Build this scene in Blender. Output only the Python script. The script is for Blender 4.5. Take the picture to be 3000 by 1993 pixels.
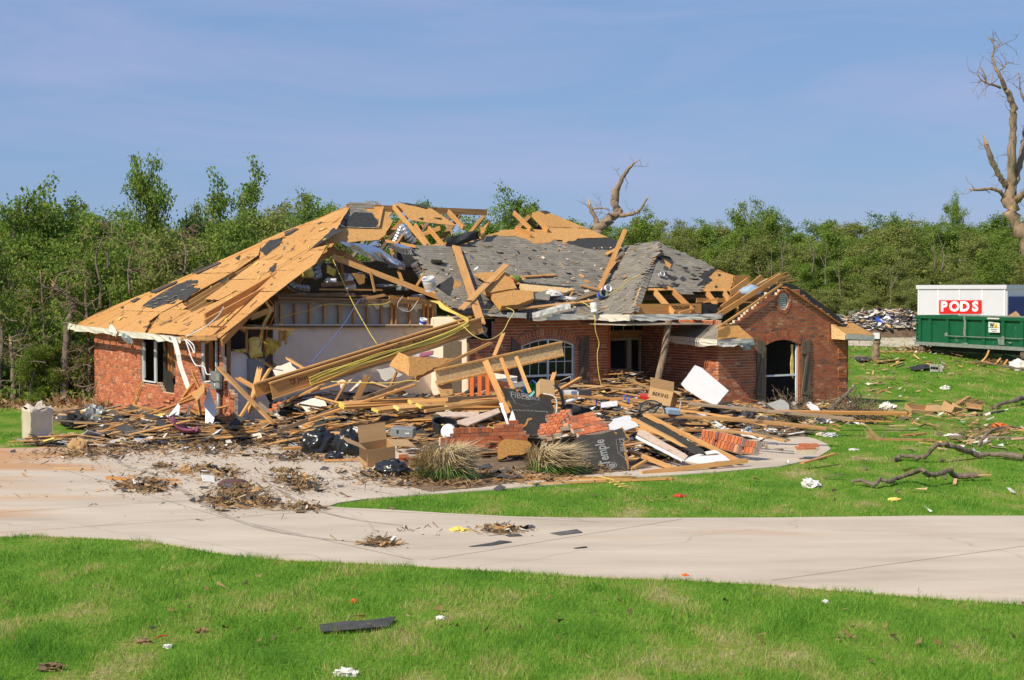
import bpy, bmesh, math, random
import numpy as np
from mathutils import Vector, Matrix
random.seed(7); RNG = np.random.default_rng(7)
for _o in list(bpy.data.objects): bpy.data.objects.remove(_o)
SC = bpy.context.scene; COL = SC.collection

# ------------------------------------------------------------------ camera
FPX, CX, CY, CAMZ, HOR = 4300.0, 1500.0, 996.5, 3.67, 853.0
PITCH = math.atan((CY-HOR)/FPX)
cam_d = bpy.data.cameras.new('camera'); cam = bpy.data.objects.new('camera', cam_d); COL.objects.link(cam)
cam_d.sensor_width = 36.0; cam_d.lens = 36.0*FPX/3000.0; cam_d.clip_start = 0.1; cam_d.clip_end = 6000
cam.location = (0, 0, CAMZ); cam.rotation_euler = (math.pi/2-PITCH, 0, 0); SC.camera = cam
# ------------------------------------------------------------------ world and sun
SUN_EL = math.radians(42); SUN_AZ = math.atan2(-0.68, -0.733)
sun_vec = Vector((math.sin(SUN_AZ)*math.cos(SUN_EL), math.cos(SUN_AZ)*math.cos(SUN_EL), math.sin(SUN_EL)))
W = bpy.data.worlds.new('World'); SC.world = W; W.use_nodes = True
wn, wl = W.node_tree.nodes, W.node_tree.links; wn.clear()
w_out = wn.new('ShaderNodeOutputWorld'); w_bg = wn.new('ShaderNodeBackground'); sky = wn.new('ShaderNodeTexSky')
sky.sky_type = 'NISHITA'; sky.sun_disc = False; sky.sun_elevation = SUN_EL; sky.sun_rotation = SUN_AZ % (2*math.pi)
sky.altitude = 0; sky.air_density = 1.0; sky.dust_density = .45; sky.ozone_density = 2.4
w_bg.inputs['Strength'].default_value = 0.12
wtc = wn.new('ShaderNodeTexCoord'); wmp = wn.new('ShaderNodeMapping'); wmp.inputs['Scale'].default_value = (1.3, 1.3, 7.0)
wmp.inputs['Rotation'].default_value = (0, math.radians(8), 0)
wno = wn.new('ShaderNodeTexNoise'); wno.inputs['Scale'].default_value = 2.6; wno.inputs['Detail'].default_value = 7; wno.inputs['Roughness'].default_value = .58
wno.inputs['Distortion'].default_value = .5
wrp = wn.new('ShaderNodeValToRGB'); wrp.color_ramp.elements[0].position = .42; wrp.color_ramp.elements[1].position = .70
wrp.color_ramp.elements[0].color = (0, 0, 0, 1); wrp.color_ramp.elements[1].color = (.5, .5, .5, 1)
wmx = wn.new('ShaderNodeMixRGB'); wmx.inputs['Color2'].default_value = (3.7, 4.0, 6.1, 1)
wl.new(wtc.outputs['Generated'], wmp.inputs['Vector']); wl.new(wmp.outputs['Vector'], wno.inputs['Vector'])
wl.new(wno.outputs['Fac'], wrp.inputs['Fac']); wl.new(wrp.outputs['Color'], wmx.inputs['Fac'])
wev = wn.new('ShaderNodeMixRGB'); wev.inputs['Fac'].default_value = .76; wev.inputs['Color2'].default_value = (1.7, 2.85, 5.25, 1)   # an even, slightly violet haze-blue
wl.new(sky.outputs['Color'], wev.inputs['Color1']); wl.new(wev.outputs['Color'], wmx.inputs['Color1']); wl.new(wmx.outputs['Color'], w_bg.inputs['Color'])
wl.new(w_bg.outputs['Background'], w_out.inputs['Surface'])
sun_d = bpy.data.lights.new('sun', 'SUN'); sun = bpy.data.objects.new('sun', sun_d); COL.objects.link(sun)
sun_d.energy = 5.0; sun_d.angle = math.radians(.53); sun_d.color = (1.0, .90, .70)
sun.rotation_euler = sun_vec.to_track_quat('Z', 'Y').to_euler(); sun.location = (-20, -20, 40)
vs = SC.view_settings; vs.view_transform = 'Standard'; vs.look = 'None'; vs.exposure = 0.0; vs.gamma = 1.0; vs.use_curve_mapping = False
SC.render.engine = 'CYCLES'; SC.cycles.use_denoising = True
SC.cycles.max_bounces = 5; SC.cycles.diffuse_bounces = 3; SC.cycles.transparent_max_bounces = 6

# ------------------------------------------------------------------ pixels of the photograph (3000 wide) to rays
_F = Vector((0, math.cos(PITCH), -math.sin(PITCH))); _U = Vector((0, math.sin(PITCH), math.cos(PITCH)))
CAM = Vector((0, 0, CAMZ))
def ray(px, py): return Vector((1, 0, 0))*((px-CX)/FPX)+_U*((CY-py)/FPX)+_F
def G(px, py, z=0.0):
    d = ray(px, py); return CAM+d*((z-CAMZ)/d.z)
def PY(px, py, Y):
    d = ray(px, py); return CAM+d*(Y/d.y)
# house frame: a along the front, b towards the back
_u = Vector((.836, .549, 0)).normalized(); _v = Vector((-_u.y, _u.x, 0)); HO = Vector((-7.19, 37.86, 0)); UP = Vector((0, 0, 1))
def H(a, b, z=0.0): return HO+_u*a+_v*b+UP*z
def AB(p): r = p-HO; return r.dot(_u), r.dot(_v), p.z
class Plane:
    def __init__(s, o, ex, n):
        s.o = Vector(o); s.ex = Vector(ex).normalized(); s.n = Vector(n).normalized(); s.ey = s.n.cross(s.ex)
    def hit(s, px, py, off=0.0):
        d = ray(px, py); return CAM+d*(((s.o+s.n*off)-CAM).dot(s.n)/d.dot(s.n))
    def st(s, px, py): return s.loc(s.hit(px, py))
    def loc(s, p): r = p-s.o; return (r.dot(s.ex), r.dot(s.ey))
    def W(s, q, off=0.0): return s.o+s.ex*q[0]+s.ey*q[1]+s.n*off
    def poly(s, pts): return [s.st(*p) for p in pts]
def PBp(b): return Plane(H(0, b), _u, -_v)
def PAp(a): return Plane(H(a, 0), -_v, -_u)
def PB(px, py, b): return PBp(b).hit(px, py)
def PA(px, py, a): return PAp(a).hit(px, py)
def gz(x, y):
    t = max(0.0, y-50.0); q = t*t/(t+4.0)*.07
    return 6.0*(1-math.exp(-q/6.0))
def gzn(y):
    t = np.maximum(0.0, y-50.0); q = t*t/(t+4.0)*.07
    return 6.0*(1-np.exp(-q/6.0))
HEAP = []   # bumps (x, y, rx, ry, rot, height)
def heap(x, y):
    h = 0.0
    for (cx, cy, rx, ry, c, s, hh) in HEAP:
        dx, dy = x-cx, y-cy; p = (dx*c+dy*s)/rx; q = (-dx*s+dy*c)/ry; r = p*p+q*q
        if r < 1: h = max(h, hh*(1-r)**.8*(1+.0*r))
    return h
def add_heap(a, b, ra, rb, hh):
    p = H(a, b); HEAP.append((p.x, p.y, ra, rb, _u.x, _u.y, hh))
def surf(x, y): return gz(x, y)+heap(x, y)
def S(px, py, dz=0.0):
    """first point of the ground (or the debris lying on it) that the pixel looks at"""
    d = ray(px, py); t = 8.0
    while t < 400:
        p = CAM+d*t
        if p.z <= surf(p.x, p.y)+dz: break
        t += .15
    lo, hi = t-.15, t
    for _ in range(12):
        m = (lo+hi)/2; p = CAM+d*m
        if p.z <= surf(p.x, p.y)+dz: hi = m
        else: lo = m
    return CAM+d*hi

# ------------------------------------------------------------------ materials
MATS = {}
def nodes(name):
    m = bpy.data.materials.new(name); m.use_nodes = True; MATS[name] = m
    nt = m.node_tree; b = nt.nodes['Principled BSDF']; return m, nt.nodes, nt.links, b
def ramp(n, stops):
    if len(stops) == 1: stops = [(0, stops[0][1]), (1, stops[0][1])]
    r = n.new('ShaderNodeValToRGB'); e = r.color_ramp.elements
    while len(e) < len(stops): e.new(.5)
    for k, (p, c) in enumerate(stops): e[k].position = p; e[k].color = (*c, 1)
    return r
def rand_val(n, l):
    """one random number for each object and each separate piece of a mesh"""
    oi = n.new('ShaderNodeObjectInfo'); ge = n.new('ShaderNodeNewGeometry'); ad = n.new('ShaderNodeMath'); ad.operation = 'ADD'
    l.new(oi.outputs['Random'], ad.inputs[0]); l.new(ge.outputs['Random Per Island'], ad.inputs[1])
    fr = n.new('ShaderNodeMath'); fr.operation = 'FRACT'; l.new(ad.outputs[0], fr.inputs[0]); return fr
def M(name, stops, rough=.85, scale=(6, 6, 6), detail=5, amount=.5, bump=.25, bscale=None, metal=0.0, coord='Object', noise='noise', spec=.3, transl=0, dirt=None):
    """stops: colours picked per piece; a noise of the given stretch brightens and darkens them by AMOUNT"""
    m, n, l, b = nodes(name)
    r = ramp(n, [(k/max(1, len(stops)-1), c) for k, c in enumerate(stops)] if not isinstance(stops[0][0], (float, int)) or len(stops[0]) == 3 else stops)
    l.new(rand_val(n, l).outputs[0], r.inputs['Fac'])
    tc = n.new('ShaderNodeTexCoord'); mp = n.new('ShaderNodeMapping'); mp.inputs['Scale'].default_value = scale
    oi = n.new('ShaderNodeObjectInfo'); vm = n.new('ShaderNodeVectorMath'); vm.operation = 'SCALE'; vm.inputs['Scale'].default_value = 13.0
    cb = n.new('ShaderNodeCombineXYZ'); l.new(oi.outputs['Random'], cb.inputs[0]); l.new(oi.outputs['Random'], cb.inputs[1]); l.new(cb.outputs[0], vm.inputs[0])
    l.new(vm.outputs[0], mp.inputs['Location'])
    l.new(tc.outputs[coord], mp.inputs['Vector'])
    if noise == 'voronoi':
        no = n.new('ShaderNodeTexVoronoi'); no.inputs['Scale'].default_value = 1; fac = no.outputs['Color']
        bw = n.new('ShaderNodeRGBToBW'); l.new(no.outputs['Color'], bw.inputs[0]); fac = bw.outputs[0]
    else:
        no = n.new('ShaderNodeTexNoise'); no.inputs['Scale'].default_value = 1; no.inputs['Detail'].default_value = detail; no.inputs['Roughness'].default_value = .65; fac = no.outputs['Fac']
    l.new(mp.outputs['Vector'], no.inputs['Vector'])
    mr = n.new('ShaderNodeMapRange'); mr.inputs['From Min'].default_value = .25; mr.inputs['From Max'].default_value = .75
    mr.inputs['To Min'].default_value = 1-amount; mr.inputs['To Max'].default_value = 1+amount*.7; l.new(fac, mr.inputs['Value'])
    mx = n.new('ShaderNodeMixRGB'); mx.blend_type = 'MULTIPLY'; mx.inputs['Fac'].default_value = 1
    l.new(r.outputs['Color'], mx.inputs['Color1']); l.new(mr.outputs[0], mx.inputs['Color2']); colout = mx.outputs['Color']
    if dirt:
        dn = n.new('ShaderNodeTexNoise'); dn.inputs['Scale'].default_value = dirt[1]; dn.inputs['Detail'].default_value = 6
        l.new(tc.outputs[coord], dn.inputs['Vector']); dr = ramp(n, [(dirt[2], (0, 0, 0)), (min(1, dirt[2]+.14), (1, 1, 1))]); l.new(dn.outputs['Fac'], dr.inputs['Fac'])
        dm = n.new('ShaderNodeMixRGB'); dm.inputs['Color2'].default_value = (*dirt[0], 1); l.new(dr.outputs['Color'], dm.inputs['Fac']); l.new(colout, dm.inputs['Color1']); colout = dm.outputs['Color']
    l.new(colout, b.inputs['Base Color']); b.inputs['Roughness'].default_value = rough; b.inputs['Metallic'].default_value = metal
    b.inputs['Specular IOR Level'].default_value = spec
    if bump:
        bp = n.new('ShaderNodeBump'); bp.inputs['Strength'].default_value = bump; bp.inputs['Distance'].default_value = .09 if name.startswith('bark') else .02
        if bscale:
            bn = n.new('ShaderNodeTexNoise'); bn.inputs['Scale'].default_value = bscale; bn.inputs['Detail'].default_value = 4; l.new(tc.outputs[coord], bn.inputs['Vector']); l.new(bn.outputs['Fac'], bp.inputs['Height'])
        else: l.new(fac, bp.inputs['Height'])
        l.new(bp.outputs['Normal'], b.inputs['Normal'])
    if transl:
        tr = n.new('ShaderNodeBsdfTranslucent'); ms = n.new('ShaderNodeMixShader'); ms.inputs['Fac'].default_value = transl
        l.new(colout, tr.inputs['Color']); l.new(b.outputs[0], ms.inputs[1]); l.new(tr.outputs[0], ms.inputs[2])
        l.new(ms.outputs[0], n['Material Output'].inputs['Surface'])
    return m
M('lumber', [(.65, .335, .115), (.57, .275, .085), (.68, .38, .145), (.50, .235, .07), (.61, .30, .095)], .75, (1.6, 22, 22), 4, .28, .15)
M('lumber_old', [(.52, .28, .10), (.40, .215, .085), (.60, .325, .115), (.21, .14, .085), (.52, .275, .10), (.60, .38, .18), (.30, .235, .17), (.15, .11, .08)], .85, (1.4, 20, 20), 5, .45, .2, dirt=((.10, .075, .05), 2.6, .60))
M('osb', [(.60, .32, .105), (.53, .27, .085), (.57, .295, .095), (.62, .335, .115)], .8, (22, 60, 30), 3, .20, .05, noise='voronoi', dirt=((.43, .23, .09), 1.1, .60))
M('osb_pale', [(.74, .50, .25), (.70, .46, .22)], .8, (30, 60, 40), 3, .22, .04, noise='voronoi')
M('splinter', [(.52, .285, .105), (.62, .37, .15), (.30, .18, .085), (.17, .115, .075), (.54, .28, .09), (.64, .46, .27), (.13, .10, .08), (.36, .29, .21), (.56, .30, .10)], .85, (5, 5, 5), 4, .35, .1)
M('shingle', [(.215, .193, .158), (.255, .23, .19), (.18, .163, .138), (.285, .258, .212), (.232, .21, .172)], .95, (30, 30, 30), 4, .40, .5, dirt=((.34, .29, .22), 1.3, .57))
M('felt', [(.042, .042, .042), (.055, .055, .055), (.034, .034, .036)], .9, (7, 7, 7), 5, .35, .5)
M('felt_scrap', [(.05, .05, .05), (.09, .088, .085), (.035, .035, .038), (.13, .125, .12)], .9, (7, 7, 7), 5, .35, .3)
M('fiberboard', [(.040, .037, .034), (.046, .042, .038)], .92, (4, 4, 4), 6, .3, .3, dirt=((.085, .075, .06), 3, .64))
M('fiber_core', [(.46, .25, .075), (.38, .19, .055)], .95, (22, 22, 22), 4, .5, .7)
M('drywall', [(.84, .71, .58), (.80, .67, .54)], .9, (3, 3, 3), 6, .10, .05, dirt=((.42, .29, .21), 1.5, .64))
M('drywall_white', [(.80, .77, .74), (.76, .73, .70)], .9, (3, 3, 3), 6, .07, .06, dirt=((.50, .42, .34), 2.4, .69))
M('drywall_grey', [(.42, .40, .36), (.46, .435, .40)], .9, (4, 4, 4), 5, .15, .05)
M('fascia', [(.70, .66, .55), (.74, .70, .61), (.64, .60, .49)], .45, (7, 2, 7), 5, .16, .35, dirt=((.36, .30, .21), 5, .62), spec=.5)
M('white_metal', [(.80, .81, .82), (.74, .76, .79)], .35, (4, 4, 4), 4, .10, .1, spec=.5)
M('foil', [(.62, .66, .74), (.52, .56, .66), (.72, .76, .84)], .22, (9, 9, 9), 4, .2, .8, bscale=14, metal=.85)
M('duct', [(.50, .52, .55), (.34, .35, .37)], .3, (3, 3, 3), 3, .2, .4, bscale=30, metal=.7)
M('insulation', [(.80, .60, .12), (.84, .68, .22), (.74, .53, .10)], .95, (8, 8, 8), 6, .4, .9, bscale=16)
M('mortar', [(.70, .57, .44)], .95, (14, 14, 14), 4, .22, .3)
M('brick', [(.0, (.54, .160, .062)), (.16, (.47, .125, .05)), (.32, (.58, .19, .08)), (.48, (.42, .105, .045)), (.62, (.60, .22, .10)), (.74, (.50, .14, .056)), (.86, (.25, .11, .068)), (.93, (.56, .175, .068)), (1, (.65, .34, .19))], .9, (26, 26, 26), 5, .26, .35, dirt=((.70, .50, .35), 6, .645))
M('concrete', [(.56, .47, .385)], .9, (.35, 1.2, 1), 8, .13, .08, bscale=70, coord='Generated')
M('wire_yellow', [(.76, .60, .14), (.70, .54, .10), (.80, .66, .22)], .5, (2, 2, 2), 2, .15, 0)
M('wire_orange', [(.80, .24, .04), (.72, .18, .03)], .5, (2, 2, 2), 2, .1, 0)
M('wire_blue', [(.13, .20, .52)], .5, (2, 2, 2), 2, .1, 0)
M('wire_white', [(.76, .76, .78)], .5, (2, 2, 2), 2, .1, 0)
M('black_plastic', [(.014, .014, .015), (.02, .02, .021)], .28, (6, 6, 6), 4, .25, .6, bscale=9, spec=.6)
M('rubber', [(.025, .025, .026)], .75, (9, 9, 9), 3, .25, .2)
M('cardboard', [(.50, .315, .155), (.46, .285, .135), (.54, .35, .18)], .9, (3, 3, 14), 4, .14, .1)
M('tan_steel', [(.62, .53, .41)], .38, (2, 2, 2), 4, .07, .06, spec=.5)
M('grey_steel', [(.22, .24, .245), (.26, .28, .29)], .45, (5, 5, 5), 3, .15, .05, spec=.5, metal=.2)
M('dark_pvc', [(.06, .055, .06)], .5, (5, 5, 5), 3, .2, .1)
M('white_cloth', [(.78, .75, .72), (.70, .66, .63)], .95, (6, 6, 6), 4, .12, .5, bscale=8)
M('paper', [(.78, .75, .70), (.66, .62, .55), (.84, .83, .82), (.52, .53, .56), (.70, .60, .44)], .9, (8, 8, 8), 3, .12, .2)
M('plum', [(.33, .11, .17)], .45, (3, 3, 3), 3, .15, .1)
M('cushion', [(.12, .065, .065)], .95, (20, 20, 20), 4, .3, .5)
M('green_plastic', [(.01, .33, .20)], .3, (3, 3, 3), 2, .06, 0, spec=.5)
M('blue_plastic', [(.03, .07, .52), (.05, .12, .6)], .35, (3, 3, 3), 2, .08, 0, spec=.5)
M('red_plastic', [(.62, .03, .02), (.55, .06, .03)], .4, (3, 3, 3), 2, .1, 0)
M('orange_paint', [(.62, .13, .02)], .5, (3, 3, 3), 3, .14, .1)
M('dumpster_green', [(.008, .115, .048)], .42, (2, 2, 2), 5, .20, .12, dirt=((.16, .24, .19), 2.2, .64), spec=.5)
M('steel_worn', [(.22, .27, .235), (.26, .29, .26)], .55, (6, 6, 6), 5, .35, .2)
M('pods_white', [(.60, .615, .66)], .4, (2, 2, 2), 3, .03, .03)
M('sign_red', [(.80, .018, .015)], .4, (2, 2, 2), 2, .04, 0)
M('sign_white', [(.86, .86, .86)], .4, (2, 2, 2), 2, .04, 0)
M('door_blue', [(.012, .028, .20)], .4, (2, 2, 2), 2, .12, 0)
M('ink_dark', [(.03, .05, .045)], .7, (2, 2, 2), 2, .1, 0)
M('ink_yellow', [(.82, .55, .03)], .6, (2, 2, 2), 2, .1, 0)
M('ink_black', [(.05, .038, .025)], .85, (9, 9, 9), 3, .5, 0)
M('ink_grey', [(.24, .24, .235)], .9, (30, 30, 30), 3, .35, 0)
M('shutter', [(.16, .125, .09), (.19, .15, .105), (.135, .105, .075)], .9, (12, 12, 1.5), 5, .35, .3)
M('old_frame', [(.50, .42, .31)], .8, (3, 3, 3), 4, .2, .1)
M('dark_void', [(.02, .017, .014)], .95, (3, 3, 3), 2, .3, 0)
M('bark', [(.21, .16, .12), (.24, .185, .135), (.18, .14, .105)], .95, (9, 9, 2.2), 6, .5, .8)
M('bark_grey', [(.20, .165, .13), (.235, .19, .15), (.165, .135, .11)], .95, (9, 9, 2.2), 6, .5, .8)
M('bark_bare', [(.33, .235, .155), (.30, .215, .145)], .95, (7, 7, 2.2), 6, .5, .8, dirt=((.55, .37, .20), 2.2, .58))
M('torn_wood', [(.64, .44, .22), (.56, .36, .17)], .85, (12, 12, 3), 4, .3, .3)
M('twig', [(.20, .14, .085), (.27, .20, .125), (.13, .095, .06)], .95, (9, 9, 9), 3, .3, 0)
M('leaf_litter', [(.30, .185, .085), (.22, .135, .065), (.38, .25, .12), (.14, .095, .055), (.42, .29, .16), (.25, .14, .06)], .95, (9, 9, 9), 3, .3, 0)
M('dead_blade', [(.56, .44, .25), (.48, .36, .19), (.62, .50, .31), (.40, .29, .15)], .9, (6, 6, 6), 3, .25, 0, transl=.15)
M('green_blade', [(.13, .24, .045), (.10, .19, .04), (.18, .30, .06)], .8, (6, 6, 6), 3, .25, 0, transl=.2)
M('soil', [(.20, .135, .085)], .95, (3, 3, 3), 6, .5, .4)
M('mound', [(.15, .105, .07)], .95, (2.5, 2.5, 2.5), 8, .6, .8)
M('trim_pink', [(.60, .46, .36), (.56, .42, .33)], .8, (8, 8, 8), 4, .2, .2, dirt=((.40, .29, .21), 4, .58))
M('porch_fabric', [(.30, .22, .13)], .95, (8, 8, 8), 4, .4, .5)

# ------------------------------------------------------------------ mesh helpers
WM = {}
def put(o, mat4, parent=None):
    COL.objects.link(o)
    if parent is not None:
        o.parent = parent; o.matrix_parent_inverse = WM[parent.name].inverted()
    o.matrix_basis = mat4; WM[o.name] = mat4.copy(); return o
def tag(o, label=None, cat=None, group=None, kind=None):
    if label: o['label'] = label
    if cat: o['category'] = cat
    if group: o['group'] = group
    if kind: o['kind'] = kind
    return o
def empty(name, loc, label=None, cat=None, group=None):
    o = bpy.data.objects.new(name, None); o.empty_display_size = .2; put(o, Matrix.Translation(loc)); return tag(o, label, cat, group)
class MB:
    def __init__(s): s.v = []; s.f = []
    def add(s, vs, fs):
        n = len(s.v); s.v += [tuple(x) for x in vs]; s.f += [tuple(n+i for i in f) for f in fs]; return s
    def box(s, c, ax, ay, az):
        c = Vector(c); ax = Vector(ax); ay = Vector(ay); az = Vector(az)
        vs = [c+ax*i+ay*j+az*k for k in (-1, 1) for j in (-1, 1) for i in (-1, 1)]
        return s.add(vs, [(0, 2, 3, 1), (4, 5, 7, 6), (0, 1, 5, 4), (2, 6, 7, 3), (0, 4, 6, 2), (1, 3, 7, 5)])
    def bar(s, p0, p1, w, t, up=(0, 0, 1)):
        p0 = Vector(p0); p1 = Vector(p1); d = (p1-p0); L = d.length; d.normalize(); up = Vector(up)
        y = up.cross(d)
        if y.length < 1e-4: y = Vector((1, 0, 0)).cross(d)
        y.normalize(); z = d.cross(y)
        return s.box((p0+p1)/2, d*L/2, y*w/2, z*t/2)
    def prism(s, pts, n):
        pts = [Vector(p) for p in pts]; n = Vector(n); k = len(pts)
        return s.add(pts+[p-n for p in pts], [tuple(range(k)), tuple(range(2*k-1, k-1, -1))]+[(i, i+k, (i+1) % k+k, (i+1) % k) for i in range(k)])
    def tube(s, pts, rad, n=6, cap=True):
        pts = [Vector(p) for p in pts]
        if not hasattr(rad, '__len__'): rad = [rad]*len(pts)
        rings = []; ref = None
        for i, p in enumerate(pts):
            d = (pts[min(i+1, len(pts)-1)]-pts[max(i-1, 0)])
            if d.length < 1e-6: d = Vector((0, 0, 1))
            d.normalize()
            if ref is None: ref = d.orthogonal().normalized()
            ref = (ref-d*ref.dot(d))
            if ref.length < 1e-4: ref = d.orthogonal()
            ref.normalize(); y = d.cross(ref)
            rings.append([p+(ref*math.cos(2*math.pi*j/n)+y*math.sin(2*math.pi*j/n))*rad[i] for j in range(n)])
        vs = [q for r in rings for q in r]; fs = []
        for i in range(len(pts)-1):
            for j in range(n): fs.append((i*n+j, i*n+(j+1) % n, (i+1)*n+(j+1) % n, (i+1)*n+j))
        if cap: fs += [tuple(range(n-1, -1, -1)), tuple((len(pts)-1)*n+j for j in range(n))]
        return s.add(vs, fs)
    def grid(s, rows):
        m = len(rows[0]); vs = [q for r in rows for q in r]
        return s.add(vs, [(i*m+j, i*m+j+1, (i+1)*m+j+1, (i+1)*m+j) for i in range(len(rows)-1) for j in range(m-1)])
    def lathe(s, c, prof, n=16, axis=UP, ref=None):
        axis = Vector(axis).normalized(); x = Vector(ref).normalized() if ref else axis.orthogonal().normalized(); y = axis.cross(x)
        rows = [[Vector(c)+axis*h+(x*math.cos(2*math.pi*j/n)+y*math.sin(2*math.pi*j/n))*r for j in range(n+1)] for r, h in prof]
        return s.grid(rows)
    def build(s, name, mat, parent=None, smooth=False, M4=None, solid=0, bevel=0):
        """link as ONE object; its origin goes to the middle of its foot unless a matrix is given"""
        me = bpy.data.meshes.new(name)
        if M4 is None:
            a = np.array(s.v); o = Vector(((a[:, 0].min()+a[:, 0].max())/2, (a[:, 1].min()+a[:, 1].max())/2, a[:, 2].min()))
            vs = [(x-o.x, y-o.y, z-o.z) for x, y, z in s.v]; M4 = Matrix.Translation(o)
        else: vs = s.v
        me.from_pydata(vs, [], s.f); me.materials.append(MATS[mat] if isinstance(mat, str) else mat)
        if smooth: me.polygons.foreach_set('use_smooth', [True]*len(me.polygons))
        me.update(); ob = bpy.data.objects.new(name, me); put(ob, M4, parent)
        if solid:
            md = ob.modifiers.new('thickness', 'SOLIDIFY'); md.thickness = solid; md.offset = 0
        if bevel:
            md = ob.modifiers.new('edge', 'BEVEL'); md.width = bevel; md.segments = 2; md.limit_method = 'ANGLE'
        return ob
def frame(p0, p1, up):
    d = Vector(p1)-Vector(p0); d.normalize(); y = Vector(up).cross(d)
    if y.length < 1e-4: y = Vector((0, 1, 0)).cross(d)
    y.normalize(); z = d.cross(y)
    R = Matrix((d, y, z)).transposed().to_4x4(); return Matrix.Translation((Vector(p0)+Vector(p1))/2) @ R
def plank(name, p0, p1, w, t, mat='lumber', parent=None, up=(0, 0, 1), torn=(0, 0), bow=0.0):
    """a board from p0 to p1: w across, t along up; torn ends run out in splinters; bow bends it"""
    L = (Vector(p1)-Vector(p0)).length; mb = MB(); n = 5 if bow else 1; rows = []
    for i in range(n+1):
        x = -L/2+L*i/n; z = bow*(1-(2*i/n-1)**2)
        rows.append([(x, -w/2, z-t/2), (x, w/2, z-t/2), (x, w/2, z+t/2), (x, -w/2, z+t/2)])
    vs = [q for r in rows for q in r]; fs = [(3, 2, 1, 0), tuple(n*4+k for k in (0, 1, 2, 3))]
    for i in range(n):
        for j in range(4): fs.append((i*4+j, i*4+(j+1) % 4, (i+1)*4+(j+1) % 4, (i+1)*4+j))
    mb.add(vs, fs)
    for e, sg in ((0, -1), (1, 1)):
        if torn[e]:
            x = sg*L/2; k = 3
            for q in range(k):
                y0 = -w/2+w*q/k; y1 = y0+w/k; ln = torn[e]*random.uniform(.3, 1.2)
                mb.add([(x, y0, -t/2), (x, y1, -t/2), (x, y1, t/2), (x, y0, t/2), (x+sg*ln, random.uniform(y0, y1), random.uniform(-t/2, t/2))], [(0, 1, 4), (1, 2, 4), (2, 3, 4), (3, 0, 4)])
    return mb.build(name, mat, parent, M4=frame(p0, p1, up))
def jag(poly, amp, step=.12, keep=0):
    out = []; n = len(poly)
    for i in range(n):
        p = Vector(poly[i]).to_2d() if len(poly[i]) > 2 else Vector(poly[i]); q = Vector(poly[(i+1) % n])
        L = (q-p).length; k = max(1, int(L/step)); nn = Vector((-(q-p).y, (q-p).x)); nn = nn/(nn.length+1e-9)
        for j in range(k):
            a = (j+(random.uniform(-.3, .3) if j else 0))/k; out.append(p+(q-p)*a+nn*(random.uniform(-amp, amp) if j else random.uniform(-amp, amp)*.3))
    return out
def inside(poly, x, y):
    c = False; n = len(poly); j = n-1
    for i in range(n):
        xi, yi = poly[i][0], poly[i][1]; xj, yj = poly[j][0], poly[j][1]
        if (yi > y) != (yj > y) and x < (xj-xi)*(y-yi)/(yj-yi+1e-12)+xi: c = not c
        j = i
    return c
def inside_np(poly, X, Y):
    c = np.zeros(X.shape, bool); n = len(poly); j = n-1
    for i in range(n):
        xi, yi = poly[i][0], poly[i][1]; xj, yj = poly[j][0], poly[j][1]
        c ^= ((yi > Y) != (yj > Y)) & (X < (xj-xi)*(Y-yi)/(yj-yi+1e-12)+xi); j = i
    return c
def clip(poly, x0, y0, x1, y1):
    def cut(ps, f, g):
        out = []
        for i in range(len(ps)):
            p, q = ps[i], ps[(i+1) % len(ps)]; a, b = f(p), f(q)
            if a >= 0: out.append(p)
            if (a >= 0) != (b >= 0):
                t = a/(a-b); out.append((p[0]+(q[0]-p[0])*t, p[1]+(q[1]-p[1])*t))
        return out
    ps = [tuple(p) for p in poly]
    for f in (lambda p: p[0]-x0, lambda p: x1-p[0], lambda p: p[1]-y0, lambda p: y1-p[1]):
        if not ps: break
        ps = cut(ps, f, None)
    return ps
def area(ps): return abs(sum(ps[i][0]*ps[(i+1) % len(ps)][1]-ps[(i+1) % len(ps)][0]*ps[i][1] for i in range(len(ps))))/2
def sheet(name, plane, poly, mat, parent=None, off=0.0, th=.014, jg=.03, step=.15, label=None):
    """a flat piece with torn edges lying on a plane"""
    pts = jag(poly, jg, step) if jg else [Vector(p) for p in poly]
    o = Vector((sum(p[0] for p in pts)/len(pts), sum(p[1] for p in pts)/len(pts)))
    mb = MB(); mb.prism([(p[0]-o.x, p[1]-o.y, 0) for p in pts], (0, 0, th))
    R = Matrix((plane.ex, plane.ey, plane.n)).transposed().to_4x4()
    ob = mb.build(name, mat, parent, M4=Matrix.Translation(plane.W(o, off)) @ R)
    if label: ob['label'] = label
    return ob
def bez(pts, n=8):
    """a smooth curve through points"""
    P = [Vector(p) for p in pts]; P = [P[0]*2-P[1]]+P+[P[-1]*2-P[-2]]; out = []
    for i in range(1, len(P)-2):
        for k in range(n):
            t = k/n; a, b, c, d = P[i-1], P[i], P[i+1], P[i+2]
            out.append(.5*((2*b)+(c-a)*t+(2*a-5*b+4*c-d)*t*t+(3*b-a-3*c+d)*t**3))
    return out+[P[-2]]
def wire(name, pts, r, mat, parent=None, n=8, label=None, cat=None, group=None):
    ob = MB().tube(bez(pts, n), r, 5).build(name, mat, parent, smooth=True); return tag(ob, label, cat, group)
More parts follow.
